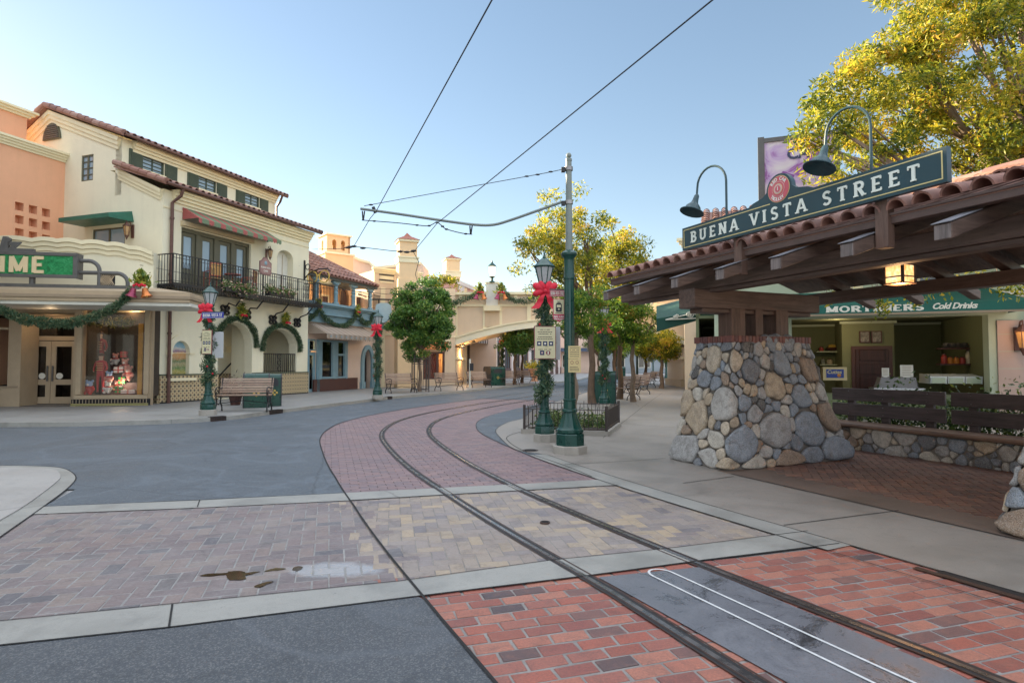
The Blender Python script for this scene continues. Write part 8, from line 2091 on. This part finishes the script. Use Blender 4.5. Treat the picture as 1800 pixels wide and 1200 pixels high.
mannequin('standing figure in a red braided jacket in the display window', FA.pix(177, 660, .6)[0], .6, wz0+.02, M_jr, .72)
mannequin('raised figure in a dark red checked shirt behind the jacketed one', FA.pix(176, 600, 1.2)[0], 1.2, wz0+.62, mat('shirt_dark_red', (.28, .03, .03), .7, .5, 22, .1), .8)
cols = [mat('toy_green', (.03, .25, .05), .5, .2, 5, .05), mat('toy_red', (.5, .03, .03), .5, .2, 5, .05), mat('toy_pink', (.6, .25, .2), .6, .2, 5, .05), mat('toy_white', (.65, .6, .55), .6, .1, 5, .05), mat('toy_blue', (.25, .35, .55), .6, .2, 5, .05), mat('toy_brown', (.25, .12, .06), .7, .2, 5, .05)]
def toybox(label, px, py, y, w, h, c, ribbon):
    x, z = FA.pix(px, py, y); t = thing('gift_box', label, 'box', FA.w(x, y, z), FA.ang, 'gift boxes in the shop window'); mb = MB(); mb.box(-w/2, w/2, -w*.35, w*.35, 0, h, c); mb.build('box', t, smooth=False, bevel=.01); mb = MB(); mb.box(-w*.07, w*.07, -w*.36, w*.36, -.001, h+.006, ribbon); mb.box(-w/2-.005, w/2+.005, -w*.355, w*.355, h*.4, h*.55, ribbon); mb.build('ribbon', t, smooth=False)
toybox('green gift box with red ribbon at the floor of the display', 209, 690, .35, .2, .2, cols[0], cols[1]); toybox('white gift box stack base right of the green one', 228, 691, .4, .42, .12, cols[3], cols[2]); toybox('green gift box on the middle tier of the display', 215, 674, .7, .2, .22, cols[0], cols[1]); toybox('pale gift box on the upper tier of the display', 210, 655, .9, .28, .2, cols[3], cols[1]); toybox('dark red box near the top of the display stack', 218, 628, 1.1, .2, .2, cols[1], cols[5])
def plush(label, px, py, y, s, body, trim):
    x, z = FA.pix(px, py, y); t = thing('plush_toy', label, 'plush toy', FA.w(x, y, z), FA.ang, 'plush toys in the shop window', s)
    mb = MB(); mb.ball((0, 0, .13), .13, body, 10, (1, .8, 1.1)); mb.ball((0, -.03, .33), .11, trim, 10)
    for sx in (-1, 1): mb.ball((sx*.09, 0, .43), .045, trim, 8); mb.ball((sx*.14, -.05, .17), .05, body, 8, (1, 1, 1.3)); mb.ball((sx*.08, -.13, .03), .06, body, 8)
    mb.ball((0, -.13, .31), .04, cols[3], 8); mb.build('body', t); mb = MB(); mb.tube([(.11*math.cos(a), .1*math.sin(a), .235) for a in [2*PI*k/10 for k in range(10)]], .025, cols[1], 6, closed=True); mb.build('scarf', t)
plush('pale blue plush in a red coat at the lower left of the display', 157, 692, .3, .95, cols[1], cols[4]); plush('white plush figure right of the red jacket', 190, 690, .3, .8, cols[3], cols[3]); plush('blue capped plush above the white one', 192, 672, .5, .8, cols[2], cols[4]); plush('pink plush on the right tier of the display', 226, 668, .8, 1.0, cols[2], cols[2]); plush('rosy plush at the top right tier', 220, 652, 1.0, .9, cols[2], cols[2]); plush('small pink plush left of the raised figure', 160, 640, 1.2, .8, cols[2], cols[3]); plush('cream plush right of the raised figure', 203, 640, 1.2, .8, cols[3], cols[2]); plush('brown plush between the gift boxes', 205, 685, .8, .7, cols[5], cols[2])
garland('window_greenery', 'golden green boughs across the top of the display window', [FA.w(FA.pix(150+k*12, 575-(k % 2)*10, .35)[0], .35, FA.pix(150+k*12, 572-(k % 2)*12, .35)[1]) for k in range(8)], .16, 260, GG, .14, mt=leafmat('golden_boughs', [(0, (.03, .06, .02)), (.5, (.12, .14, .03)), (.8, (.4, .33, .06)), (1, (.7, .55, .15))], .3))
mb = MB()
for k in range(4): mb.box(wx0+.2+k*.0, wx1-.15, .45+k*.3, .7+k*.3, wz0-.02, wz0+.02+k*.35, M_brownp) if k else None
o = mb.build('display_tiers', Ash, smooth=False)
mb = MB(); mb.box(FA.pix(243, 650, .3)[0], FA.pix(251, 650, .3)[0], .25, .3, wz0, wz1-.4, mat('amber_curtain', (.5, .24, .04), .7, .2, 6, .2)); mb.build('curtain', Ash, smooth=False)
# ================================================================ TREES
M_bark = mat('bark_pale', (.24, .17, .12), .85, .3, 5, .6, 40, fine=.3)
M_bark2 = mat('bark_brown', (.15, .095, .06), .85, .3, 5, .6, 40, fine=.3)
LG = leafmat('leaves_mid_green', [(0, (.02, .055, .012)), (.4, (.08, .19, .035)), (.75, (.17, .31, .06)), (.95, (.3, .40, .07)), (1, (.4, .36, .08))], .35)
LY = leafmat('leaves_yellow_green', [(0, (.05, .09, .012)), (.3, (.15, .19, .02)), (.58, (.38, .37, .03)), (.87, (.68, .52, .045)), (1, (.6, .34, .05))], .55)
LM = leafmat('leaves_mixed', [(0, (.03, .07, .012)), (.4, (.11, .23, .03)), (.75, (.24, .36, .045)), (.95, (.48, .46, .05)), (1, (.45, .25, .05))], .5)
def tree(name, label, cat, base, trunk_top, r0, crown, rad, nclump, per, leaf, lm, bark, spread=.3, group=None, seed=1, limbs=9, shell=.55, drop=.0, lean=(0, 0), extra=None, aspect=.34):
    rr = random.Random(seed); base = Vector(base); t = thing(name, label, cat, base, 0, group)
    C = Vector(crown)-base; top = Vector((lean[0], lean[1], trunk_top))
    mb = MB(); n = 7
    pts = [Vector((top.x*(i/n)**1.3+.03*math.sin(i*1.7+seed), top.y*(i/n)**1.3+.03*math.cos(i*2.1+seed), trunk_top*i/n)) for i in range(n+1)]
    mb.tube(pts, [r0*(1.25 if i == 0 else 1-.35*i/n) for i in range(n+1)], bark, 9); mb.build('trunk', t, ang=60)
    cl = []
    for k in range(nclump):
        while True:
            v = Vector((rr.uniform(-1, 1), rr.uniform(-1, 1), rr.uniform(-1, 1)))
            if 1 >= v.length > shell*rr.random()**.3: break
        p = Vector((v.x*rad[0], v.y*rad[1], v.z*rad[2])); p *= .82+.3*noise.noise(p*1.1+Vector((seed, 0, 0)))+.1
        cl.append(C+p)
    for e in (extra or []): cl.append(Vector(e)-base)
    mb = MB()
    ends = sorted(cl, key=lambda c: rr.random())[:limbs]
    for e in ends:
        m1 = top+(e-top)*.35+Vector((rr.gauss(0, .1), rr.gauss(0, .1), .08))*spread*2; m2 = top+(e-top)*.7+Vector((rr.gauss(0, .12), rr.gauss(0, .12), 0))*spread*2
        P_ = catmull([pts[-1]-Vector((0, 0, .05)), m1, m2, e], 4); N = len(P_)
        mb.tube(P_, [r0*.55*(1-.85*i/N) for i in range(N)], bark, 6)
        near = sorted(cl, key=lambda c: (c-e).length)[1:4]
        for q in near:
            s_ = P_[int(N*.6)]; mb.tube([s_, (s_+q)/2+Vector((0, 0, .05)), q], [r0*.2, r0*.12, r0*.05], bark, 5)
    mb.build('limbs', t, ang=60)
    cen = []; rn = []; od = []
    for c in cl:
        tone = rr.gauss(0, .14); sp = spread*rr.uniform(.7, 1.25); m = int(per*rr.uniform(.6, 1.3))
        g = nrs.normal(size=(m, 3)); g /= np.linalg.norm(g, axis=1)[:, None]; rad_ = sp*(nrs.rand(m)**.45)[:, None]
        g2 = g*rad_*np.array([1.1, 1.1, .75]); cen.append(np.array(c)+g2); od.append(g); rn.append(np.clip(nrs.rand(m)*.75+.12+tone, 0, 1))
    cen = np.concatenate(cen); rn = np.concatenate(rn); od = np.concatenate(od)
    leafmesh('crown', cen, leaf, lm, t, aspect=aspect, rnd=rn, droop=drop, outdir=od*.5)
    return t
q = P(738, 640, 28.6); tree('street_tree', 'round leafy green tree in an iron guard in front of the beige building', 'tree', (q.x, 28.6, LPZ), 1.9, .085, (q.x, 28.6, P(735, 556, 28.6).z), (1.65, 1.4, 1.85), 105, 230, .165, LG, M_bark, .34, 'street trees in the left pavement', 3, 12, .35, extra=[P(686, 575, 28.6), P(700, 515, 28.6), P(783, 590, 28.6), P(760, 498, 28.6), P(720, 612, 28.3), P(745, 622, 28.3)])
q = P(768, 640, 40.5); tree('slender_tree', 'slender sunlit tree tips rising behind the leafy tree', 'tree', (q.x, 40.5, 0), 4.5, .09, (q.x, 40.5, P(765, 520, 40.5).z), (1.7, 1, 2.0), 45, 130, .2, LY, M_bark, .4, None, 5, 8, .2)
q = P(1012, 640, 13.3); tree('planter_tree', 'young tree standing in the railed planter behind the tall mast', 'tree', (q.x, 13.3, .06), 1.5, .05, (q.x+.1, 13.3, P(1000, 545, 13.3).z), (.75, .7, .62), 38, 170, .085, LM, M_bark, .22, None, 8, 9, .3)
q = P(1040, 640, 21.0); tree('tall_street_tree', 'tall sunlit yellow green tree rising behind the tall mast', 'tree', (q.x, 21.0, 0), 3.2, .13, (P(1005, 640, 21).x, 21.0, P(1005, 440, 21).z), (1.85, 1.7, 2.05), 75, 170, .135, LY, M_bark2, .4, 'street trees in the right row', 9, 14, .3, extra=[P(915, 425, 21), P(930, 440, 21), P(965, 345, 21), P(1015, 335, 21), P(1060, 385, 21)])
q = P(1090, 640, 24.0); tree('tall_street_tree', 'second sunlit yellow tree beside the left end of the shelter roof', 'tree', (q.x, 24, 0), 3.4, .12, (P(1090, 640, 24).x, 24.0, P(1090, 465, 24).z), (1.5, 1.4, 1.8), 66, 165, .15, LY, M_bark2, .42, 'street trees in the right row', 12, 12, .3)
q = P(1112, 640, 22.3); tree('street_tree', 'green tree with pale mottled trunk in the right pavement', 'tree', (q.x, 22.3, 0), 2.2, .1, (P(1095, 640, 22.3).x, 22.3, P(1095, 560, 22.3).z), (1.45, 1.2, 1.05), 70, 240, .125, LM, M_bark, .36, 'street trees in the right row', 15, 10, .3)
q = P(1163, 640, 34.5); tree('street_tree', 'small sunlit yellow tree with orange lit trunk in the right row', 'tree', (q.x, 34.5, 0), 1.9, .13, (P(1160, 640, 34.5).x, 34.5, P(1160, 605, 34.5).z), (1.5, 1.2, .85), 50, 170, .16, LY, M_bark, .42, 'street trees in the right row', 18, 8, .3)
q = P(1180, 640, 44); tree('street_tree', 'farther yellow tree close to the beige corner building', 'tree', (q.x, 44, 0), 2.2, .13, (P(1185, 640, 44).x, 44, P(1188, 615, 44).z), (1.6, 1.2, .9), 40, 130, .2, LM, M_bark, .5, 'street trees in the right row', 19, 7, .3)
q = P(1135, 640, 40); tree('street_tree', 'dark green tree between the two benches of the right row', 'tree', (q.x, 40, 0), 2.2, .12, (P(1130, 640, 40).x, 40, P(1132, 600, 40).z), (1.5, 1.2, 1.1), 45, 140, .18, LG, M_bark2, .45, 'street trees in the right row', 20, 7, .3)
for px, Y, s_, lb in ((905, 38.5, 22, 'dark green tree under the bridge right of the bowed lamp'), (918, 42, 23, 'farther dark tree under the bridge'), (1052, 50, 27, 'distant mixed green tree in the right row near the mast'), (1080, 33, 28, 'mid distance green tree right of the planter')):
    q = P(px, 640, Y); tree('street_tree', lb, 'tree', (q.x, Y, 0), 2.1, .12, (q.x, Y, P(px, 600, Y).z+.3), (1.35, 1.2, 1.2), 42, 150, .17, LG if s_ < 25 else LM, M_bark2, .42, 'street trees along the far street', s_, 7, .3)
# big tree behind the shelter: heavy limbs reaching left
q = P(1900, 640, 12.6)
def ex(px, py, Y): return P(px, py, Y)
ext = [ex(1415, 240, 12), ex(1440, 300, 11.9), ex(1462, 200, 12), ex(1478, 160, 12.2), ex(1540, 150, 12), ex(1470, 320, 11.7), ex(1520, 320, 11.6), ex(1430, 180, 12), ex(1432, 215, 12), ex(1450, 262, 12), ex(1478, 230, 12), ex(1500, 130, 12), ex(1524, 112, 12), ex(1560, 95, 12.3), ex(1490, 290, 11.6), ex(1420, 250, 12), ex(1455, 150, 12), ex(1620, 20, 12), ex(1640, 60, 12), ex(1590, 250, 12), ex(1520, 210, 12), ex(1560, 180, 12), ex(1600, 140, 12), ex(1650, 110, 12), ex(1540, 270, 12.2), ex(1480, 185, 12.3), ex(1690, 60, 12.3), ex(1730, 30, 12), ex(1610, 200, 12.5), ex(1445, 195, 12.4), ex(1505, 245, 12.4), ex(1585, 55, 12.4), ex(1660, 10, 12.4)]
tree('large_street_tree', 'large sunlit yellow green tree spreading over the shelter roof', 'tree', (q.x, 12.6, 0), 3.6, .24, (P(1765, 640, 12.6).x, 12.8, P(1755, 140, 12.6).z), (3.4, 2.2, 2.9), 235, 205, .13, LY, M_bark, .36, None, 31, 34, .35, extra=ext, aspect=.3)
# hanging branch of leaves below the shelter roof and the hedge behind the bench
pts = []; tw = MB()
for (px, py, Y, n_, sp) in ((1466, 512, 10.8, 50, .1), (1455, 524, 10.8, 40, .09), (1500, 515, 10.8, 30, .08), (1538, 522, 10.6, 60, .09), (1548, 535, 10.6, 70, .1), (1552, 548, 10.6, 40, .08), (1600, 520, 10.6, 40, .08), (1612, 530, 10.6, 30, .07), (1660, 500, 10.4, 60, .12), (1690, 495, 10.4, 60, .12), (1780, 495, 10.2, 90, .14), (1795, 510, 10.2, 70, .12), (1765, 508, 10.2, 40, .1), (1720, 490, 10.4, 60, .15), (1640, 508, 10.4, 40, .1)):
    c = P(px, py, Y)
    for k in range(n_): pts.append((c.x+rng.gauss(0, sp), c.y+rng.gauss(0, sp), c.z+rng.gauss(0, sp*.8)))
    tw.tube([c, c+Vector((.05, .2, .35)), c+Vector((.2, .5, 1.0)), c+Vector((.3, .9, 1.5))], [.004, .006, .008, .01], M_bark2, 5)
c0 = P(1600, 515, 10.6); t_ = thing('hanging_branches', 'sunlit leafy twigs dangling between the shelter eaves and green awning', 'branches', c0)
leafmesh('leaves', [(a-c0.x, b-c0.y, c-c0.z) for a, b, c in pts], .085, LY, t_, aspect=.42); tw.v = [(a-c0.x, b-c0.y, c-c0.z) for a, b, c in tw.v]; tw.build('twigs', t_)
pts = []; rr = random.Random(4)
for k in range(260):
    t_ = rr.uniform(-1, 7.5); h_ = .78+.25*noise.noise(Vector((t_*1.7, 3, 1)))+(.32 if rr.random() < .12 else 0)
    for j in range(60): p = sh(t_+rr.gauss(0, .12), 9.85+rr.gauss(0, .14), .1+h_*rr.random()); pts.append(tuple(p))
M_hedge = leafmat('hedge_leaves', [(0, (.02, .045, .012)), (.6, (.06, .11, .02)), (1, (.22, .24, .04))], .3)
props(leafmesh('hedge', pts, .07, M_hedge, aspect=.5, origin=tuple(sh(3, 9.85, 0))), 'leafy hedge growing behind the long shelter bench', 'hedge', kind='stuff')
LAMPS = list(LAMPS0)
LAMPS += [('display_window_light', tuple(FA.w((wx0+wx1)/2, 1.0, wz1+.15)), 6, (1, .66, .34), .12), ('display_window_light', tuple(FA.w((wx0+wx1)/2, .5, wz0+.35)), 3.5, (1, .8, .6), .12), ('entrance_light', tuple(FA.w((dx0+dx1)/2, 2.6, 2.7)), 16, (1, .55, .2), .12), ('entrance_light', tuple(FA.w((dx0+dx1)/2, .1, CZ-.35)), 3, (1, .7, .4), .1),
          ('bay_light', tuple(FA.w(dx0-1.6, 1.2, 2.6)), 20, (1, .6, .25), .1), ('blue_shop_light', tuple(FC.w((dd0+w21)/2-1.2, 1.3, gt-.3)), 45, (1, .58, .22), .12), ('curtain_shop_light', tuple(FD.w((sg0+sg1)/2, 1.4, sgt-.2)), 60, (1, .5, .16), .15),
          ('balcony_lamp', tuple(FC.w(cx(605), 1.2, ezt-.5)), 14, (1, .65, .35), .1), ('pier_lamp', tuple(BR.matrix_world @ Vector((x0+.9, 1.8, low[0][1]-.5))), 35, (1, .6, .25), .1), ('far_shop_light', tuple(FE.w(5.6, -.8, 2.6)), 30, (1, .5, .15), .1)]
GAM, SAT, VIS, SKY_FILL = .80, 1.12, .222, (.56, .60, .66)
# ================================================================ SKY, SUN, CAMERA
SUN_EL, SUN_AZ = R(16), R(-60)      # azimuth clockwise from +Y
w = bpy.data.worlds.new('World'); scn.world = w; w.use_nodes = True
nt = w.node_tree; bg = nt.nodes['Background']
sky = nt.nodes.new('ShaderNodeTexSky'); sky.sky_type = 'NISHITA'; sky.sun_disc = False
sky.sun_elevation = SUN_EL; sky.sun_rotation = SUN_AZ; sky.altitude = 50; sky.air_density = 1.0; sky.dust_density = .15; sky.ozone_density = 1.0
g_ = nt.nodes.new('ShaderNodeTexCoord'); sp = nt.nodes.new('ShaderNodeSeparateXYZ'); nt.links.new(g_.outputs['Generated'], sp.inputs[0])
def vm(op, a, b):
    n = nt.nodes.new('ShaderNodeVectorMath'); n.operation = op
    for s_, v in ((n.inputs[0], a), (n.inputs[1], b)):
        if isinstance(v, bpy.types.NodeSocket): nt.links.new(v, s_)
        else: s_.default_value = v
    return n.outputs[0]
k = .34
a = vm('MULTIPLY', sky.outputs[0], (k, k, k))
gm_ = nt.nodes.new('ShaderNodeGamma'); nt.links.new(a, gm_.inputs[0]); gm_.inputs[1].default_value = GAM
hs = nt.nodes.new('ShaderNodeHueSaturation'); nt.links.new(gm_.outputs[0], hs.inputs['Color']); hs.inputs['Saturation'].default_value = SAT
low_ = vm('MULTIPLY', hs.outputs[0], (VIS*1.04, VIS*.985, VIS*.95))
# bright fill added to the sky overhead and behind, lifting the shaded street
up = ramp(nt, sp.outputs[2], [(.60, 0.0), (.82, 1.0)])
bk = ramp(nt, math_(nt, 'MULTIPLY', sp.outputs[1], -1.0), [(-.0, 0.0), (.35, .55)])
f_ = math_(nt, 'MAXIMUM', up, bk)
tot_ = mixc(nt, f_, low_, SKY_FILL)
nt.links.new(tot_, bg.inputs['Color']); bg.inputs['Strength'].default_value = 1.0
sd = bpy.data.lights.new('sun', 'SUN'); sd.energy = 5.0; sd.angle = R(.5); sd.color = (1, .84, .58)
so = bpy.data.objects.new('sun', sd); COL.objects.link(so)
S = Vector((math.sin(SUN_AZ)*math.cos(SUN_EL), math.cos(SUN_AZ)*math.cos(SUN_EL), math.sin(SUN_EL)))
so.rotation_euler = S.to_track_quat('Z', 'Y').to_euler(); so.location = S*60
def point(name, loc, power, col=(1, .62, .3), r=.05):
    l = bpy.data.lights.new(name, 'POINT'); l.energy = power; l.color = col; l.shadow_soft_size = r
    o = bpy.data.objects.new(name, l); COL.objects.link(o); o.location = loc; return o
for nm, loc, pw, cl, r_ in LAMPS: point(nm, loc, pw, cl, r_)
cam = bpy.data.cameras.new('camera'); co = bpy.data.objects.new('camera', cam); COL.objects.link(co)
co.location = (0, 0, H0); co.rotation_euler = (PI/2+TH, 0, 0)
cam.sensor_width = 36; cam.lens = 36*F/1800; cam.clip_end = 6000; cam.clip_start = .05
scn.camera = co
scn.view_settings.view_transform = 'Standard'; scn.view_settings.look = 'None'; scn.view_settings.gamma = 1; scn.view_settings.exposure = 1.85
scn.render.film_transparent = False
scn.cycles.use_denoising = True
scn.cycles.max_bounces = 8; scn.cycles.transparent_max_bounces = 12
